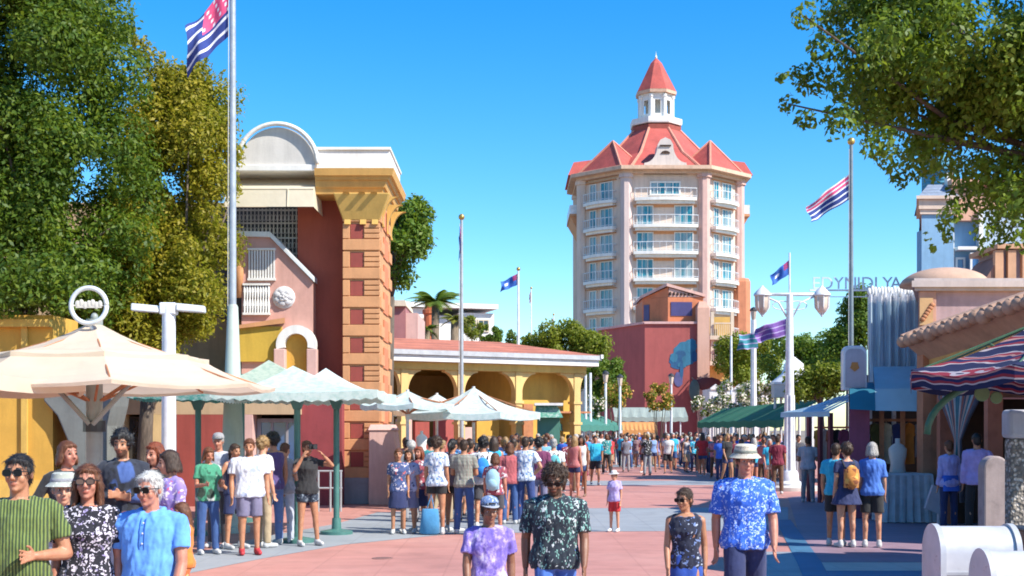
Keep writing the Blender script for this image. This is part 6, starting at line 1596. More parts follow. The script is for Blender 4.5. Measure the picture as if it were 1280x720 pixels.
# stone marker and pebbled pillar by the right edge
D = 19.6; x0, x1 = X(1230, D), X(1262, D); hz = Z(570, D); mb = MB(); r_ = (x1-x0)/2; pr = [(x0, 0), (x1, 0), (x1, hz-r_)]+[((x0+x1)/2+r_*math.cos(a), hz-r_+r_*1.0*math.sin(a)) for a in [PI*i/12 for i in range(1, 12)]]+[(x0, hz-r_)]
mb.prism([(x, D, z) for x, z in pr], (0, .28, 0)); tag(mb.build('round_topped_stone', plaster('stone_pinkgrey', (.36, .29, .28), .9, .25, 4), bevel=.03), 'round-topped pinkish stone slab left of the pebbled pillar', 'stone slab')
D = 18.6; m, nt, b = newmat('pebbled_stone'); v = coord(nt); vo = N(nt, 'ShaderNodeTexVoronoi'); vo.inputs['Scale'].default_value = 20; L(nt, v, vo.inputs['Vector'])
L(nt, mixc(nt, ramp(nt, vo.outputs['Distance'], [(.35, 0.), (.6, 1.)]), ramp(nt, vo.outputs['Color'], [(.2, (.2, .17, .14)), (.5, (.42, .37, .32)), (.8, (.55, .5, .45))]), (.16, .14, .12)), b.inputs['Base Color']); b.inputs['Roughness'].default_value = .8; bump(nt, b, vo.outputs['Distance'], .9, .04)
pc = thing('pebbled_pillar', 'pillar of small pebbles with smooth grey cap at the right edge', 'pillar', (X(1285, D), D, 0)); x0, x1 = X(1263, D)+.0, X(1325, D)
MB().boxb((x0, D, 0), (x1, D+.25, Z(548, D))).build('shaft', m, pc, bevel=.04)
MB().boxb((x0-.04, D-.05, Z(548, D)), (x1+.04, D+.28, Z(512, D))).build('capital', plaster('cap_grey', (.42, .42, .46), .8), pc, bevel=.06)
# striped parasol at the right
STR = canvas('canvas_striped', (.5, .5, .5), .15); nt = STR.node_tree; b = nt.nodes['Principled BSDF']
tc = N(nt, 'ShaderNodeTexCoord'); sp = N(nt, 'ShaderNodeSeparateXYZ'); L(nt, tc.outputs['Object'], sp.inputs[0])
nz = N(nt, 'ShaderNodeTexNoise'); nz.inputs['Scale'].default_value = 1.6; L(nt, tc.outputs['Object'], nz.inputs['Vector'])
ma = N(nt, 'ShaderNodeMath', operation='MULTIPLY_ADD'); L(nt, nz.outputs['Fac'], ma.inputs[0]); ma.inputs[1].default_value = .3; L(nt, sp.outputs['Z'], ma.inputs[2])
m2_ = N(nt, 'ShaderNodeMath', operation='MULTIPLY'); L(nt, ma.outputs[0], m2_.inputs[0]); m2_.inputs[1].default_value = 4.3
fr_ = N(nt, 'ShaderNodeMath', operation='FRACT'); L(nt, m2_.outputs[0], fr_.inputs[0])
col = ramp(nt, fr_.outputs[0], [(0, (.008, .012, .06)), (.34, (.42, .36, .38)), (.42, (.24, .018, .035)), (.56, (.008, .012, .08)), (.76, (.42, .22, .2)), (.84, (.24, .016, .035)), (.95, (.36, .32, .36))], 'CONSTANT'); L(nt, col, b.inputs['Base Color'])
for n_ in nt.nodes:
    if n_.type == 'BSDF_TRANSLUCENT': L(nt, col, n_.inputs['Color'])
spx = Vector((X(1335, 16.5), 16.5, 0))
spt = parasol('striped_parasol', 'big sagging parasol striped navy, red and white at the right edge', spx, Z(463, 16.5), Z(380, 16.5), 2.1, STR, metal('post_green', (.05, .12, .06), .5), 8, .1, 1, .2, None, .06, True, .12, trim=metal('post_green', (.05, .12, .06), .5))
# curved green brackets beneath
br_ = thing('parasol_bracket', 'curved green bracket with round leaf plates under the striped parasol', 'bracket', (spx.x, spx.y, 2.2))
m1 = MB(); pts = [spx+Vector((-.6-1.25*math.sin(PI/2*i/10), -.1, 2.62-.75*(1-math.cos(PI/2*i/10)))) for i in range(11)]; m1.tube(pts, .045, 8); m1.build('arm', metal('post_green', (.05, .12, .06), .5), br_, smooth=True)
m1 = MB(); m1.lathe([(.02, 0), (.11, .02), (.11, .04), (.02, .06)], (0, 0, 0), 14); me = m1
for px, py, r in ((1228, 492, .1), (1246, 497, .08)):
    p_ = P(px, py, 16.35); m1 = MB(); m1.prism([(p_.x+r*math.cos(t), p_.y, p_.z+r*math.sin(t)) for t in [2*PI*i/14 for i in range(14)]], (0, .03, 0)); m1.build('leaf_plate', plaster('plate_olive', (.14, .2, .08), .6), br_, bevel=.01)
# ------------------------------------------------------------------ white barrel-topped bins
def bin_(label, pl, pr_, D, py, depth=.55):
    x0, x1 = X(pl, D), X(pr_, D); zt_ = Z(py, D); t = thing('waste_bin', label, 'bin', ((x0+x1)/2, D+depth/2, 0), 0, 'white barrel-topped bins')
    r = depth/2
    def prof(e): return [(D-e, .05), (D+depth+e, .05), (D+depth+e, zt_-r)]+[(D+r+(r+e)*math.cos(a), zt_-r+(r+e)*math.sin(a)) for a in [PI*i/16 for i in range(1, 16)]]+[(D-e, zt_-r)]
    m1 = MB(); m1.prism([(x0+.03, y, z) for y, z in prof(0)], (x1-x0-.06, 0, 0)); m1.build('body', metal('bin_white', (.52, .52, .54), .38), t, smooth=30)
    for xx in (x0, x1-.045): m1 = MB(); m1.prism([(xx, y, z) for y, z in prof(.02)], (.045, 0, 0)); m1.build('end_rim', metal('bin_rim', (.45, .46, .49), .35), t, smooth=30)
    m1 = MB(); m1.boxb((x0+.04, D-.012, zt_-r-.16), (x1-.05, D+.02, zt_-r-.135)); m1.boxb((x0+.04, D-.02, zt_-r-.42), (x1-.05, D+.02, zt_-r-.4)); m1.build('seam', metal('bin_seam', (.4, .41, .44), .5), t)
    m1 = MB(); m1.boxb((x0+.06, D+.03, 0), (x1-.06, D+depth-.03, .048)); m1.build('foot', DARK_M, t)
bin_('white barrel-topped bin, the farther and larger one at the lower right corner', 1175, 1278, 10.0, 660, .42)
bin_('white barrel-topped bin, the nearer one cut off by the lower right corner', 1238, 1345, 9.2, 692, .42)
mb = MB(); mb.boxb((X(1279, 10.3), 10.1, 0), (X(1300, 10.3), 10.6, Z(663, 10.3))); mb.boxb((X(1279, 10.3)-.02, 10.08, Z(663, 10.3)), (X(1300, 10.3)+.02, 10.62, Z(660, 10.3))); tag(mb.build('dark_post', DARK_M, bevel=.02), 'dark square post right behind the white bins at the right edge', 'post')
# queue rail by the brick pier
qr = thing('queue_rail', 'low steel handrail in front of the red pier by the brick pillar', 'rail', (X(410, 30), 30, 0))
m1 = MB(); 
for px in (398, 413, 426): m1.tube([(X(px, 30), 30, 0), (X(px, 30), 30, .95)], .025, 8)
for z in (.95, .55): m1.tube([(X(394, 30), 30, z), (X(428, 30), 30, z)], .022, 8)
m1.build('rail', GREY_M, qr)

# ------------------------------------------------------------------ trees
def Q(px, py, D): return tuple(P(px, py, D))
def lob(px, py, D, rx, rz, ry=None): k = D/F; return (Q(px, py, D), (rx*k, (ry or min(rx, rz))*k, rz*k))
tree('leafy_tree', 'huge dark green tree filling the upper left corner', (X(32, 29), 29, 0), [lob(30, 90, 29, 115, 150), lob(95, 240, 28.5, 85, 150), lob(10, 290, 29, 90, 130), lob(70, 0, 29.5, 90, 100), lob(-70, 150, 29.5, 90, 200)], LEAF_DARK, 130000, .125, .22, 3, 200, (.35, .95), 'broadleaf trees', top=(X(32, 29), 29, 5.6), extra=(np.array([P(px, py, d) for px, py, d in ((5, 372, 25.4), (40, 362, 25.4), (75, 372, 25.6), (100, 360, 26), (20, 345, 25.6), (60, 342, 25.6), (-25, 365, 25.4), (150, 30, 29), (168, 75, 29), (120, -5, 29), (175, 120, 29))]), np.array([.45, .4, .4, .45, .55, .5, .5, .45, .35, .5, .35])))
tree('leafy_tree', 'olive yellow tree between the dark tree and the domed building', (X(180, 31.5), 31.5, 0), [lob(212, 205, 31, 66, 115), lob(200, 335, 30.6, 78, 112), lob(150, 370, 30.5, 70, 80), lob(240, 165, 31.5, 45, 70)], LEAF_OLIVE, 105000, .115, .2, 5, 150, (.25, .8), 'broadleaf trees', extra=(np.array([P(px, py, 31) for px, py in ((178, 60), (195, 80), (215, 95), (240, 100), (262, 120), (278, 150), (290, 190), (292, 240), (160, 45), (288, 300), (250, 82))]), np.array([.3, .4, .35, .45, .3, .35, .3, .25, .3, .25, .3])))
tree('leafy_tree', 'bushy green tree leaning out behind the brick pillar', (X(485, 44), 44, 0), [lob(500, 295, 44, 34, 55), lob(480, 280, 45, 40, 60), lob(512, 275, 44, 24, 28), lob(506, 340, 44, 18, 16)], LEAF_MID, 13000, .17, .2, 7, 46, (.22, .7), 'broadleaf trees')
palm('palm_tree', 'fan palm with full round crown above the arcade roof', (X(542, 62), 62, 0), Z(378, 62), 1.55, 30, 2, 'palms behind the arcade')
palm('palm_tree', 'lower yellow green palm right of the fan palm', (X(566, 60), 60, 0), Z(400, 60), .85, 20, 4, 'palms behind the arcade', leafmat('leaf_palm_y', [(.12, .17, .02), (.2, .23, .03), (.28, .26, .04)], .3))
palm('palm_tree', 'small dark palm just below the fan palm, left', (X(530, 60), 60, 0), Z(412, 60), .75, 18, 6, 'palms behind the arcade')
gS = 'shrubs behind the arcade'
for i, (px, py, D, rx, rz, m, lab) in enumerate(((592, 408, 66, 16, 14, LEAF_YEL, 'yellow green roof-height shrub left of the slender flagpole'), (610, 418, 68, 20, 10, LEAF_MID, 'dark shrub top just above the arcade roof'), (628, 424, 72, 22, 12, LEAF_DARK, 'dark green bush behind the middle of the arcade roof'))):
    shrub('garden_shrub', lab, P(px, py, D), (rx*D/F, .8, rz*D/F), m, 2500, .12, 20+i, gS, base=(X(px, D), D, 0))
tree('leafy_tree', 'yellow green tree behind the right end of the arcade roof', (X(700, 72), 72, 0), [lob(705, 432, 72, 32, 24), lob(680, 438, 73, 24, 16), lob(735, 437, 72, 20, 18)], LEAF_YEL, 16000, .2, .2, 9, 36, (.4, .8), 'broadleaf trees')
tree('leafy_tree', 'darker bush tree between the arcade end and the red hall', (X(748, 78), 78, 0), [lob(752, 470, 78, 26, 26), lob(735, 480, 78, 22, 26)], LEAF_MID, 9000, .2, .15, 11, 26, (.4, .7), 'broadleaf trees')
WHITEF = leafmat('blossom_white', [(.6, .58, .5), (.7, .66, .58), (.62, .5, .42)], .2); ORANGEF = leafmat('blossom_orange', [(.6, .3, .06), (.65, .42, .12), (.5, .2, .04)], .2)
gS = 'flowering shrubs before the red hall'
for i, (px, py, D, rx, rz, m, fl, lab) in enumerate(((770, 492, 70, 16, 16, LEAF_YEL, (ORANGEF, 500), 'yellow and orange flowering shrub before the left of the red hall'), (823, 498, 72, 18, 18, LEAF_YEL, (ORANGEF, 700), 'yellow shrub with orange and white blossom before the middle of the red hall'), (745, 505, 66, 12, 14, LEAF_MID, (WHITEF, 900), 'white flowering shrub by the paired slim poles'), (905, 500, 68, 14, 22, LEAF_MID, (WHITEF, 1400), 'white flowering bush under the yellow annex'), (930, 500, 64, 16, 22, LEAF_MID, (WHITEF, 1600), 'white blossomed bush left of the gazebo'), (955, 492, 62, 14, 18, LEAF_YEL, (WHITEF, 900), 'pale flowering bush just left of the lantern post'), (880, 508, 74, 14, 12, LEAF_DARK, (WHITEF, 600), 'dark bush with white flowers at the foot of the pink pilaster'))):
    shrub('flowering_shrub', lab, P(px, py, D), (rx*D/F, .7, rz*D/F), m, 1800, .14, 40+i, gS, flowers=fl, base=(X(px, D), D, 0))
tree('leafy_tree', 'yellow green tree right of the hotel behind the purple banner', (X(930, 85), 85, 0), [lob(925, 455, 85, 28, 34), lob(950, 445, 86, 24, 28)], LEAF_YEL, 14000, .22, .22, 13, 34, (.45, .9), 'broadleaf trees')
tree('leafy_tree', 'green tree behind the white gazebo', (X(985, 70), 70, 0), [lob(985, 455, 70, 32, 34), lob(1020, 440, 70, 30, 26), lob(1010, 480, 68, 34, 24)], LEAF_MID, 18000, .2, .22, 15, 40, (.4, .8), 'broadleaf trees')
tree('leafy_tree', 'bright green tree beside the dark grey flagpole', (X(1060, 52), 52, 0), [lob(1072, 415, 52, 20, 42), lob(1045, 432, 52, 22, 20), lob(1075, 385, 52, 14, 18)], LEAF_MID, 14000, .16, .18, 17, 34, (.3, .6), 'broadleaf trees')
tree('leafy_tree', 'low bright hedge tree left of the white panel', (X(1028, 46), 46, 0), [lob(1032, 470, 46, 30, 22), lob(1005, 482, 46, 20, 18)], LEAF_YEL, 9000, .14, .12, 19, 28, (.3, .5), 'broadleaf trees')
# overhanging tree at the upper right; trunk stands outside the frame
D = 11.9
rngx = np.random.default_rng(77)
ex = [(1000, 95, .16), (985, 130, .12), (1008, 150, .13), (1030, 60, .2), (1060, 110, .24), (1090, 150, .26), (1040, 30, .2), (1100, 180, .2), (1112, 200, .16), (1125, 225, .12), (1150, 200, .26), (1165, 170, .3), (1188, 268, .13), (1180, 285, .1), (1200, 250, .2), (1215, 220, .25), (1240, 260, .25), (1228, 290, .14), (1262, 285, .22), (1275, 250, .3), (1160, 295, .06), (1165, 310, .05), (1185, 298, .06), (978, 95, .07), (1232, 312, .07), (1020, 100, .22), (1050, 150, .2), (1075, 70, .3), (1110, 40, .3), (1120, 110, .3), (1005, 20, .16), (1280, 300, .15)]
ec = np.array([P(px, py, D+rngx.uniform(-1, 1)) for px, py, r in ex]); er = np.array([r*.85 for *_, r in ex])
tree('overhanging_tree', 'leafy branch of a tree reaching in from the upper right', (X(1420, 12.6), 12.6, 0), [lob(1190, 80, D, 130, 110, 130), lob(1290, 160, D, 100, 120, 130), lob(1120, 40, D, 90, 80, 110), lob(1400, 40, D, 160, 150, 180)], LEAF_OVER, 70000, .062, .11, 21, 135, (.2, .42), None, nlimb=20, top=(X(1390, 12.4), 12.4, 4.4), extra=(ec, er), droop=.6, aspect=1.7)
# ------------------------------------------------------------------ the people
CL = {'white': (.68, .67, .65), 'black': (.018, .018, .02), 'navy': (.02, .03, .10), 'sky': (.10, .32, .75), 'royal': (.03, .12, .55), 'jeans': (.04, .085, .22), 'turq': (.02, .38, .58), 'teal': (.03, .24, .25),
      'red': (.5, .03, .035), 'maroon': (.20, .02, .045), 'pink': (.62, .22, .28), 'grey': (.28, .28, .30), 'lgrey': (.42, .45, .52), 'khaki': (.38, .29, .18), 'green': (.05, .22, .10), 'orange': (.62, .20, .03), 'lav': (.42, .36, .66), 'yellow': (.62, .45, .06), 'brown': (.13, .07, .04), 'slate': (.16, .15, .24), 'charcoal': (.05, .05, .06)}
def C(n): return cloth('cloth_'+n, CL[n])
LIGHT_ = {'white', 'lgrey', 'pink', 'lav', 'khaki', 'yellow'}
def C2(n, k):
    """plain or printed cloth of one colour"""
    if k < 2: return C(n)
    if k == 2: return cloth('print_'+n, CL[n], 'floral', (.06, .07, .14) if n in LIGHT_ else (.55, .54, .54), scl(CL[n], .4), 13, .27)
    return cloth('check_'+n, CL[n], 'plaid', scl(CL[n], .35), (.5, .48, .46) if n not in LIGHT_ else scl(CL[n], .6), 11)
people = []
def add(label, px, D, H, rz=0, group=None, mats=None, skin='light', hairc='brown', shoes=(.5, .5, .5), bag=None, cat='person', **kw):
    f = figure(H=H, **kw)
    people.append((f, label, px, D, rz, group, mats, skin, hairc, shoes, bag, cat)); return f
PAT = {
 'floralblack': cloth('floral_black', (.012, .012, .02), 'floral', (.62, .58, .66), (.3, .25, .45), 27, .33),
 'greenrib': cloth('rib_green', (.03, .055, .018), 'ribs', (.15, .20, .045), None, 16, .5),
 'skypolo': cloth('polo_sky', (.12, .34, .82)),
 'darkgreen': cloth('blotch_green', (.012, .022, .035), 'blotch', (.20, .42, .36), (.5, .55, .55), 27, .25),
 'lilactie': cloth('tie_lilac', (.13, .09, .36), 'tiedye', (.36, .28, .60), (.70, .66, .78), 9),
 'navyblotch': cloth('navy_blotch', (.01, .014, .035), 'floral', (.15, .22, .42), (.4, .45, .55), 20, .26),
 'bluefloral': cloth('blue_floral', (.03, .13, .62), 'floral', (.42, .58, .92), (.55, .68, .95), 27, .31),
 'plaidgreen': cloth('plaid_green', (.03, .14, .09), 'plaid', (.35, .06, .08), (.55, .55, .5), 12),
 'plaidred': cloth('plaid_red', (.45, .04, .05), 'plaid', (.5, .3, .3), (.15, .02, .04), 14),
 'multi1': cloth('multi_one', (.05, .08, .2), 'floral', (.55, .5, .55), (.55, .12, .12), 15, .34),
 'multi2': cloth('multi_two', (.32, .34, .48), 'floral', (.05, .06, .14), (.62, .3, .3), 15, .32),
 'multi3': cloth('multi_three', (.3, .06, .09), 'floral', (.6, .55, .55), (.06, .08, .2), 15, .34),
 'bluewhite': cloth('blue_white', (.55, .60, .68), 'floral', (.12, .25, .5), (.1, .15, .3), 16, .30),
 'palestripe': cloth('pale_stripe', (.55, .58, .66), 'floral', (.36, .42, .58), (.66, .68, .72), 10, .35),
 'violetfl': cloth('violet_floral', (.28, .2, .5), 'floral', (.7, .6, .65), (.5, .1, .2), 18, .3),
 'denim': cloth('denim', (.035, .085, .24)), 'denimpale': cloth('denim_pale', (.10, .16, .34)),
 'bluedress': cloth('skirt_royal', (.02, .07, .34)),
}
# --- nearest walkers
add('man in green ribbed shirt and sunglasses at the left edge, hand at his waist', 24, 8.15, 1.78, .25, None, {'shirt': PAT['greenrib'], 'trousers': PAT['navyblotch']}, 'tan', 'black', bag=None,
    pose='belly', w=1.06, belly=.05, head=(-14, -4), top='tee', hair='short', glasses=True, detail=3)
add('smiling woman with long auburn hair and glasses in black floral top', 109, 8.5, 1.70, .12, None, {'shirt': PAT['floralblack'], 'trousers': C('black')}, 'ruddy', 'auburn',
    pose='stand', female=True, w=1.06, head=(4, -4), top='tee', hair='long', glasses='clear', detail=3)
add('white-haired person in sky blue polo shirt and dark sunglasses', 188, 8.5, 1.67, -.12, None, {'shirt': PAT['skypolo'], 'trousers': C('khaki')}, 'ruddy', 'white',
    pose='walk', w=1.12, belly=.03, head=(-8, 2), top='polo', collar=True, hair='short', glasses=True, detail=3)
add('pale-faced woman in a grey green hat peering between two foreground walkers', 79, 9.4, 1.60, .2, None, {'shirt': C('lgrey'), 'trousers': C('khaki')}, 'light', 'grey',
    pose='stand', female=True, head=(10, 0), top='tee', hair='short', hat=('bucket', cloth('hat_greygreen', (.4, .42, .36), 'floral', (.6, .6, .55), None, 20, .3), C('grey')), detail=3)
add('short walker in patterned cap and lilac tie-dye shirt beside the man in dark shirt', 611, 9.9, 1.42, .05, None, {'shirt': PAT['lilactie'], 'shorts': C('royal')}, 'brown', 'black',
    pose='walk2', w=.97, head=(12, 6), top='tee', bottom='shorts', hair='short', hat=('cap', cloth('cap_bluegrey', (.12, .2, .38), 'floral', (.55, .58, .62), None, 26, .3), C('lgrey')), detail=3)
add('man with bushy dark curls and sunglasses looking down, in dark green patterned shirt', 694, 10.4, 1.66, 0, None, {'shirt': PAT['darkgreen'], 'trousers': cloth('jeans_bright', (.05, .13, .42))}, 'brown', 'brown',
    pose='walk', w=1.16, head=(-8, 16), top='tee', sleeve=.78, hair='curly', glasses=True, beard=True, detail=3, collar=True)
add('short-haired woman in navy sleeveless top glancing sideways beside the man in blue', 857, 11.3, 1.43, -.1, None, {'shirt': PAT['navyblotch'], 'skirt': PAT['bluedress']}, 'tan', 'brown',
    pose='walk2', female=True, w=1.02, head=(-32, 4), top='sleeveless', bottom='skirt', hair='short', glasses=True, detail=3)
add('tall man in bright blue floral tee and pale sun hat walking forward', 931, 11.4, 1.80, -.03, None, {'shirt': PAT['bluefloral'], 'shorts': C('navy')}, 'ruddy', 'brown',
    pose='walk', w=1.10, head=(6, 4), top='tee', sleeve=.8, bottom='shorts', hair='short', hat=('bucket', cloth('hat_straw', (.55, .5, .4), 'floral', (.3, .28, .22), None, 30, .25), cloth('hat_band', (.2, .22, .18))), detail=3)
# --- left terrace
g = 'people waiting on the left terrace'
add('woman with brown bob in black cardigan standing before the yellow wall', 84, 12.6, 1.82, .6, g, {'shirt': C('black'), 'trousers': C('charcoal')}, 'ruddy', 'auburn', pose='hip', female=True, head=(20, 0), top='long', hair='bob', detail=2)
add('man in black and blue jacket with folded arms behind the white-haired walker', 153, 13.2, 1.92, .2, g, {'shirt': cloth('jacket_blueblack', (.02, .025, .04), 'blotch', (.05, .10, .28), (.3, .12, .14), 5, .35), 'trousers': C('lgrey')}, 'tan', 'black', pose='folded', head=(-10, 5), top='long', hair='curly', beard=True, detail=2)
add('red-haired woman in dark top left of the T-shaped lamp post', 195, 13.6, 1.80, -.3, g, {'shirt': C('black'), 'trousers': C('navy')}, 'ruddy', 'red', pose='lookphone', female=True, head=(-12, 6), top='tee', hair='long', detail=2)
add('brown-haired woman in violet floral blouse below the T-shaped lamp post', 213, 12.6, 1.73, -.9, g, {'shirt': PAT['violetfl'], 'trousers': C('slate')}, 'light', 'brown', pose='stand', female=True, head=(-25, 6), top='tee', hair='bob', detail=2)
add('child in orange top and trousers behind the white-haired walker', 229, 12.2, 1.24, -1.2, g, {'shirt': C('orange'), 'trousers': cloth('orange_floral', (.5, .12, .03), 'floral', (.62, .35, .15), None, 16, .3)}, 'tan', 'auburn', pose='lookphone', female=True, head=(0, 10), top='long', hair='long', detail=2)
g = 'people queueing by the green canopy'
add('woman in green top and jeans looking at her hands, leftmost of the canopy queue', 260, 19.8, 1.66, .5, g, {'shirt': cloth('top_green', (.05, .26, .16), 'blotch', (.45, .5, .48), (.02, .04, .03), 5, .3), 'trousers': PAT['denim']}, 'ruddy', 'auburn', pose='lookphone', female=True, head=(5, 14), top='tee', hair='bob', detail=2)
add('tall grey-capped man behind the woman in green top', 273, 20.9, 1.86, -.2, g, {'shirt': C('lgrey'), 'trousers': C('charcoal')}, 'ruddy', 'grey', pose='stand', head=(10, 4), top='tee', hair='short', hat=('cap', C('grey'), C('charcoal')), detail=2)
add('broad man in pale blue mottled tee and slate shorts with red shoes', 312, 19.7, 1.79, .35, g, {'shirt': PAT['palestripe'], 'shorts': C('slate')}, 'tan', 'auburn', (.45, .03, .04), pose='stand', w=1.25, head=(-15, 6), top='tee', bottom='shorts', hair='short', beard=True, detail=2)
add('woman in navy top half hidden left of the broad man in pale blue', 293, 20.7, 1.70, .9, g, {'shirt': C('navy'), 'shorts': C('navy')}, 'tan', 'brown', pose='hip', female=True, head=(0, 6), top='sleeveless', bottom='shorts', hair='ponytail', detail=2)
add('blond person in white shirt and khaki trousers behind the broad man', 329, 20.9, 1.80, 2.4, g, {'shirt': C('white'), 'trousers': C('khaki')}, 'light', 'blond', pose='stand', head=(10, 0), top='tee', hair='curly', detail=2)
add('dark-haired man in purple navy vest and pale jeans in the canopy queue', 341, 21.4, 1.87, -2.4, g, {'shirt': cloth('vest_plum', (.08, .05, .16)), 'trousers': PAT['denimpale']}, 'tan', 'black', pose='stand', head=(0, 4), top='sleeveless', hair='curly', detail=2)
add('woman in grey tee and grey leggings beside the photographing woman', 356, 21.7, 1.70, 2.8, g, {'shirt': C('grey'), 'trousers': C('lgrey')}, 'light', 'auburn', pose='lookphone', female=True, head=(0, 4), top='tee', hair='ponytail', detail=2)
add('woman in black top and dark shorts raising a camera by the red pier', 384, 21.2, 1.74, .55, g, {'shirt': C('black'), 'shorts': cloth('shorts_darkfloral', (.02, .03, .05), 'floral', (.2, .25, .3), None, 18, .25)}, 'tan', 'auburn', pose='camera', female=True, head=(10, -4), top='tee', sleeve=.5, bottom='short', hair='bun', detail=2)
# --- middle cluster
g = 'people standing in front of the arcade'
add('girl in navy and white patterned tee, leftmost of three red-haired girls', 498, 23.6, 1.57, .1, g, {'shirt': PAT['multi1'], 'skirt': C('navy')}, 'tan', 'auburn', pose='stand', female=True, top='tee', bottom='skirt', hair='short', detail=2)
add('girl in pale patterned tee and dark skirt, middle of three red-haired girls', 511, 23.8, 1.56, -.2, g, {'shirt': PAT['multi2'], 'skirt': C('slate')}, 'tan', 'brown', pose='hip', female=True, top='tee', bottom='skirt', hair='bob', detail=2)
add('girl with bright red hair in maroon patterned tee, rightmost of three girls', 524, 24.2, 1.60, -.5, g, {'shirt': PAT['multi3'], 'skirt': C('navy')}, 'ruddy', 'red', pose='stand', female=True, top='tee', bottom='skirt', hair='long', detail=2)
add('woman in blue and white tee and black shorts holding a blue bag', 546, 23.5, 1.79, 2.9, g, {'shirt': PAT['bluewhite'], 'shorts': C('black')}, 'tan', 'brown', pose='stand', female=True, top='tee', bottom='short', hair='curly', detail=2)
add('woman in dark plaid shirt and shorts right of the blue bag', 566, 24.0, 1.75, 2.6, g, {'shirt': cloth('plaid_dark', (.03, .03, .06), 'plaid', (.3, .1, .12), (.3, .3, .34), 14), 'shorts': C('black')}, 'tan', 'black', pose='lookphone', female=True, top='tee', bottom='short', hair='ponytail', detail=2)
add('person in green and red plaid shirt and jeans in the middle cluster', 580, 23.6, 1.74, 3.0, g, {'shirt': PAT['plaidgreen'], 'trousers': PAT['denim']}, 'tan', 'brown', pose='folded', top='tee', hair='short', detail=2)
add('dark-haired man in white tee wearing the bright blue backpack', 604, 24.6, 1.79, 3.1, g, {'shirt': C('white'), 'shorts': C('charcoal')}, 'tan', 'black', bag=('blue', 'bright blue backpack on the man in white tee'), pose='walk', top='tee', bottom='shorts', hair='curly', detail=2)
add('small person in maroon patterned tee wearing the pale blue backpack', 619, 23.2, 1.50, 2.9, g, {'shirt': PAT['multi3'], 'shorts': C('charcoal')}, 'ruddy', 'auburn', bag=('pale', 'pale blue backpack on the small person in maroon'), pose='stand', top='tee', bottom='shorts', hair='bob', detail=2)
add('person in red plaid shirt and dark jeans standing with back to us', 637, 26.0, 1.66, 3.3, g, {'shirt': PAT['plaidred'], 'trousers': PAT['denim']}, 'ruddy', 'auburn', pose='lookphone', top='tee', hair='bob', detail=2)
add('man in light blue shirt and navy jeans right of the red plaid shirt', 657, 26.0, 1.78, 2.9, g, {'shirt': PAT['bluewhite'], 'trousers': cloth('denim_navy', (.025, .05, .17))}, 'tan', 'brown', pose='hip', top='tee', hair='short', detail=2)
add('person in plum shirt just right of the man in light blue shirt', 674, 27.2, 1.74, 3.0, g, {'shirt': cloth('plum_shirt', (.16, .03, .09)), 'trousers': C('slate')}, 'tan', 'black', pose='stand', top='tee', hair='curly', detail=2)
add('person in white tee wearing the teal backpack behind the curly-haired man', 692, 28.5, 1.72, 3.2, g, {'shirt': C('white'), 'shorts': C('khaki')}, 'light', 'grey', bag=('teal', 'teal backpack in the crowd behind the curly-haired man'), pose='stand', top='tee', bottom='shorts', hair='short', detail=2)
add('woman in plain maroon dress walking in front of the sea green awning', 726, 40.0, 1.72, .1, g, {'dress': C('maroon')}, 'tan', 'auburn', pose='walk', female=True, top='dress', bottom=None, hair='long', detail=2)
add('person in bright sky blue top and black shorts right of the maroon dress', 744, 44.0, 1.72, .1, g, {'shirt': C('turq'), 'shorts': C('black')}, 'tan', 'black', pose='walk2', top='tee', bottom='shorts', hair='short', w=1.15, detail=2)
add('little girl in white sun hat, lavender top and red shorts standing alone', 768, 24.1, 1.14, -.5, None, {'shirt': C('lav'), 'shorts': C('red')}, 'light', 'blond', (.75, .75, .75), pose='stand', female=True, w=1.02, head=(-20, 5), top='tee', bottom='shorts', hair='short', hat=('sun', C('white'), C('white')), detail=2)
# --- right
g = 'shoppers by the right-hand stalls'
add('person in turquoise shirt and black shorts, left of the three stall shoppers', 1045, 21.2, 1.70, 2.7, g, {'shirt': C('turq'), 'shorts': C('black')}, 'tan', 'brown', pose='stand', top='tee', bottom='shorts', hair='short', detail=2)
add('curly-haired woman in navy dress wearing the orange brown backpack', 1058, 20.9, 1.70, 3.3, g, {'dress': C('navy')}, 'light', 'brown', bag=('tan', 'orange and brown backpack on the woman in navy dress'), pose='stand', female=True, top='dress', hem=.72, bottom=None, hair='curly', sleeve=.5, detail=2)
add('grey-haired woman in cobalt blue top and black skirt by the draped table', 1090, 20.9, 1.72, 2.9, g, {'shirt': cloth('top_cobalt', (.06, .17, .55)), 'shorts': C('black')}, 'light', 'grey', pose='stand', female=True, top='tee', sleeve=.8, bottom='shorts', hair='bob', detail=2)
add('person in lavender shirt with a blue jumper tied at the waist, left of the couple', 1186, 24.0, 1.72, 3.3, g, {'shirt': cloth('shirt_palelav', (.40, .38, .68)), 'trousers': C('navy'), 'jumper': C('royal')}, 'tan', 'auburn', pose='stand', female=True, top='long', hair='short', detail=2)
add('taller person in lavender shirt and dark trousers, right of the couple', 1221, 23.3, 1.86, 3.0, g, {'shirt': cloth('shirt_lavender', (.36, .30, .60)), 'trousers': C('black')}, 'tan', 'black', pose='hip', top='long', hair='short', detail=2)
add('person in pale grey tee browsing inside the pale blue stall', 1010, 33.8, 1.74, 2.8, g, {'shirt': C('lgrey'), 'trousers': C('grey')}, 'tan', 'brown', pose='lookphone', top='tee', w=1.1, hair='short', detail=2)
add('person in maroon tee standing just left of the lantern post', 972, 38.0, 1.74, 2.9, g, {'shirt': C('maroon'), 'trousers': C('brown')}, 'tan', 'brown', pose='stand', top='tee', hair='short', detail=2)
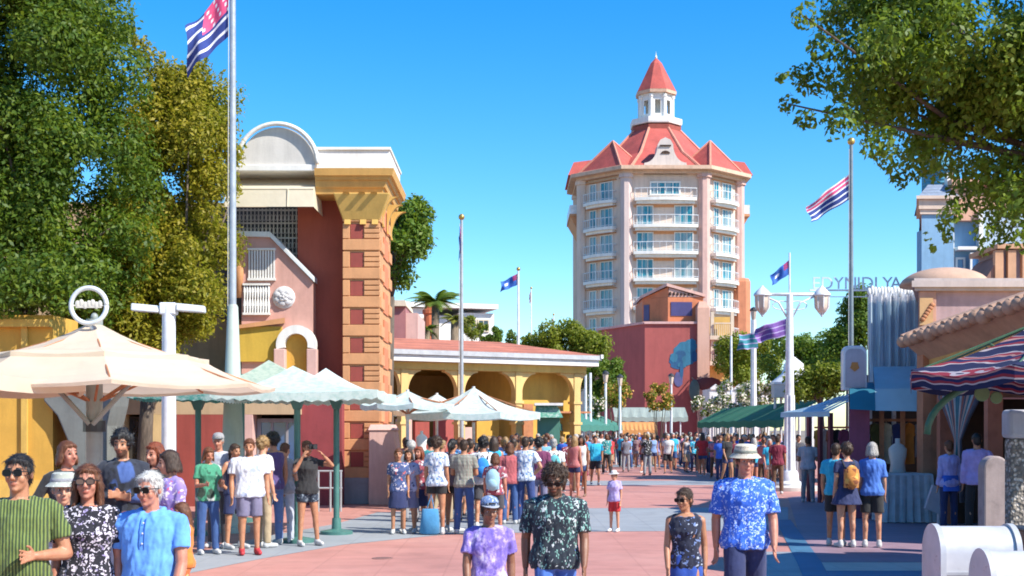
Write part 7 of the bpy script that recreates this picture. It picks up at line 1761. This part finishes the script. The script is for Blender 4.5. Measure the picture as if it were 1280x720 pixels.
add('person in dark jacket and grey trousers right behind the lantern post', 998, 43.5, 1.74, .3, g, {'shirt': C('charcoal'), 'trousers': C('grey')}, 'tan', 'black', pose='stand', top='long', hair='short', detail=2)
# --- far crowd prototypes
protos = []
for k, (pose, fem, top, bot, hair, w) in enumerate((('folded', False, 'tee', 'trousers', 'short', 1.05), ('belly', True, 'tee', 'short', 'bun', 1.0), ('phone', True, 'tee', 'trousers', 'ponytail', 1.0), ('walk', False, 'tee', 'shorts', 'short', 1.05), ('walk2', True, 'tee', 'short', 'long', 1.0), ('walk', True, 'sleeveless', 'skirt', 'bob', 1.0), ('walk2', False, 'tee', 'trousers', 'short', 1.1), ('stand', False, 'tee', 'trousers', 'curly', 1.0), ('hip', True, 'tee', 'shorts', 'ponytail', 1.0), ('lookphone', False, 'tee', 'shorts', 'short', 1.15), ('walk', False, 'long', 'trousers', 'short', 1.0), ('walk2', True, 'tee', 'trousers', 'bob', 1.02), ('stand', True, 'sleeveless', 'short', 'long', .98))):
    protos.append((figure(H=1.72, pose=pose, female=fem, top=top, bottom=bot, hair=hair, w=w, detail=1), bot, top))
run_jobs()
for f, label, px, D, rz, group, mats, skin, hairc, shoes, bag, cat in people:
    o = dress_person(f, 'person', label, (X(px, D), D, .009), rz, mats, skin, hairc, group, cat, shoes)
    if 'sky blue polo' in label:        # placket and buttons down the chest
        sm_ = f['shirt']['mesh']; cv_ = np.empty(len(sm_.vertices)*3, np.float32); sm_.vertices.foreach_get('co', cv_); cv_ = cv_.reshape(-1, 3); s = f['info']['s']
        fr_y = lambda x, z: float(cv_[(np.abs(cv_[:, 0]-x) < .02) & (np.abs(cv_[:, 2]-z) < .02)][:, 1].min())
        zs = [f['info']['D'].z+(1.43-.035*i)*s for i in range(7)]; m1 = MB()
        for x in (-.016, .016): m1.tube([(x, fr_y(0, z)-.001, z) for z in zs], .0035, 5)
        for z in zs[1::2]: m1.mat(1).ell((0, fr_y(0, z)-.003, z), (.007, .004, .007), 8, 6)
        m1.build('placket', [cloth('placket_blue', (.06, .2, .55)), metal('button_pale', (.6, .62, .65), .4)], o, local=True)
    if 'jumper' in mats:
        s = f['info']['s']; m1 = MB(); m1.loft([(Vector((0, .005, 1.02*s)), .182, .135), (Vector((0, .0, 1.08*s)), .172, .128)], 18); 
        m1.loft([(Vector((0, .10, .78*s)), .17, .05), (Vector((0, .085, 1.04*s)), .15, .045)], 14); m1.build('jumper', mats['jumper'], o, smooth=40, local=True)
    if bag:
        bm = {'blue': cloth('bag_blue', (.02, .22, .62)), 'pale': cloth('bag_pale', (.30, .50, .60)), 'teal': cloth('bag_teal', (.10, .36, .38)), 'tan': cloth('bag_tan', (.5, .2, .04), 'floral', (.2, .06, .02), (.6, .35, .08), 9, .35)}[bag[0]]
        rucksack('backpack', bag[1], o, f, bm, 'backpacks carried in the crowd', 1.0)
# blue carrier bag
c = Vector((X(537, 23.4), 23.4, .01)); m1 = MB(); m1.loft([(c, .13, .07), (c+Vector((0, 0, .03)), .19, .11), (c+Vector((0.01, 0, .28)), .17, .09), (c+Vector((.01, 0, .44)), .15, .06), (c+Vector((.015, 0, .47)), .14, .02)], 14); m1.tube([c+Vector((-.06, 0, .45)), c+Vector((0, .02, .62)), c+Vector((.03, .03, .72)), c+Vector((.05, .02, .62)), c+Vector((.08, 0, .45))], .012, 6); tag(m1.build('carrier_bag', cloth('bag_carrier', (.05, .22, .42)), smooth=True), 'blue plastic carrier bag standing by the woman in blue and white tee', 'bag')
# camera in the hands of the woman in black
f = people[[i for i, p in enumerate(people) if 'raising a camera' in p[1]][0]]; inf = f[0]['info']; h = inf['h']; s = inf['s']
m1 = MB(); c = h(-.01, -.19, .01); m1.box(c, (.13, .05, .085)); m1.tube([c+Vector((0, -.02, 0)), c+Vector((0, -.09, 0))], [.035, .038], 12); o = m1.build('camera', metal('camera_black', (.02, .02, .022), .4)); o.location = (X(f[2], f[3]), f[3], .009); o.rotation_euler = (0, 0, f[4]); tag(o, 'black camera held up by the woman in black by the red pier', 'camera')
# --- far crowd
rc = random.Random(42)
TOPC = [('turquoise', 'turq', 15), ('sky blue', 'sky', 12), ('red', 'red', 15), ('maroon', 'maroon', 14), ('white', 'white', 13), ('navy', 'navy', 12), ('pink', 'pink', 9), ('grey', 'grey', 7), ('black', 'black', 9), ('teal', 'teal', 8), ('lavender', 'lav', 6), ('royal blue', 'royal', 8)]
BOTC = [('black', 'black', 8), ('navy', 'navy', 8), ('khaki', 'khaki', 5), ('denim blue', 'jeans', 8), ('grey', 'grey', 4), ('brown', 'brown', 4)]
HC_ = [('dark hair', 'black'), ('brown hair', 'brown'), ('reddish hair', 'auburn'), ('fair hair', 'blond'), ('grey hair', 'grey')]
SKL = ['tan', 'ruddy', 'brown', 'light', 'olive']
def where(x):
    return 'before the arcade' if x < 655 else 'past the arcade' if x < 735 else 'before the red hall' if x < 862 else 'along the right awning'
used = set(); placed = [(X(p[2], p[3]), p[3]) for p in people]; cnt = 0
zones = [((665, 735), (34, 62), 36), ((600, 672), (30, 44), 26), ((505, 650), (26, 33), 20), ((735, 870), (53, 78), 74), ((870, 982), (47, 68), 66), ((905, 975), (40, 50), 10)]
tc_ = [t for t in TOPC for _ in range(t[2])]; bc_ = [t for t in BOTC for _ in range(t[2])]
for (a, b_), (d0, d1), n in zones:
    k = 0; tries = 0
    while k < n and tries < 4000:
        tries += 1
        D = d0+(d1-d0)*rc.random()**1.1; px = rc.uniform(a, b_); x = X(px, D)
        if any((x-u)**2+(D-v)**2 < .34 for u, v in placed): continue
        f, bot, top = rc.choice(protos); t = rc.choice(tc_); b2 = rc.choice(bc_); hc = rc.choice(HC_)
        key = (t[0], b2[0], bot, hc[0], where(px))
        if key in used: continue
        used.add(key); placed.append((x, D)); k += 1; cnt += 1
        gar = {'tee': 'tee', 'sleeveless': 'sleeveless top', 'long': 'jumper'}[top]; bn = {'short': 'shorts'}.get(bot, bot)
        lab = '%s %s and %s %s, %s, %s' % (t[0], gar, b2[0], bn, hc[1] and hc[0], where(px))
        key2 = lab
        if key2 in used: placed.pop(); k -= 1; continue
        used.add(key2)
        o = dress_person(f, 'person', 'person in '+lab, (x, D, .001), (rc.uniform(-.7, .7) if rc.random() < .6 and D > 36 else PI+rc.uniform(-.8, .8)), {'shirt': C2(t[1], rc.randrange(4)), bn: C(b2[1]), bot: C(b2[1]), 'shorts': C(b2[1])}, rc.choice(SKL), hc[1], 'people in the far crowd', 'person', rc.choice([(.6, .6, .6), (.04, .04, .05), (.2, .12, .08)]))
        sc_ = rc.uniform(.93, 1.05); o.scale = (sc_, sc_, sc_)
print('far crowd', cnt)
# ------------------------------------------------------------------ camera, sun and sky
cam = bpy.data.cameras.new('camera'); cam.sensor_width = 36; cam.lens = 36*F/1280; cam.shift_y = (HOR-360)/1280; cam.clip_end = 3000; cam.clip_start = .1
co = bpy.data.objects.new('camera', cam); COL.objects.link(co); co.location = (0, 0, CAMH); co.rotation_euler = (PI/2, 0, 0); scene.camera = co
SUN = Vector((.72, -.44, .78)).normalized()
sun = bpy.data.lights.new('sun', 'SUN'); sun.energy = 4.6; sun.angle = math.radians(.53); sun.color = (1, .94, .84)
so = bpy.data.objects.new('sun', sun); COL.objects.link(so); so.rotation_euler = SUN.to_track_quat('Z', 'Y').to_euler()
wd = bpy.data.worlds.new('World'); scene.world = wd; wd.use_nodes = True; nt = wd.node_tree
bg = nt.nodes['Background']; sk = nt.nodes.new('ShaderNodeTexSky'); sk.sky_type = 'NISHITA'; sk.sun_disc = False
sk.sun_elevation = math.asin(SUN.z); sk.sun_rotation = math.atan2(SUN.x, SUN.y); sk.air_density = 1.0; sk.dust_density = .2; sk.ozone_density = 3.0
hs = nt.nodes.new('ShaderNodeHueSaturation'); hs.inputs['Saturation'].default_value = 1.45
nt.links.new(sk.outputs[0], hs.inputs['Color']); ti = nt.nodes.new('ShaderNodeMix'); ti.data_type = 'RGBA'; ti.blend_type = 'MULTIPLY'; ti.inputs[0].default_value = 1; ti.inputs[7].default_value = (.90, 1.0, 1.04, 1)
nt.links.new(hs.outputs[0], ti.inputs[6]); nt.links.new(ti.outputs[2], bg.inputs[0]); bg.inputs[1].default_value = .13
vs_ = scene.view_settings; vs_.view_transform = 'Standard'; vs_.look = 'None'; vs_.exposure = 0.85; vs_.gamma = 1; vs_.use_curve_mapping = False
scene.render.engine = 'CYCLES'
scene.cycles.filter_width = 1.8; scene.cycles.max_bounces = 6; scene.cycles.transparent_max_bounces = 6
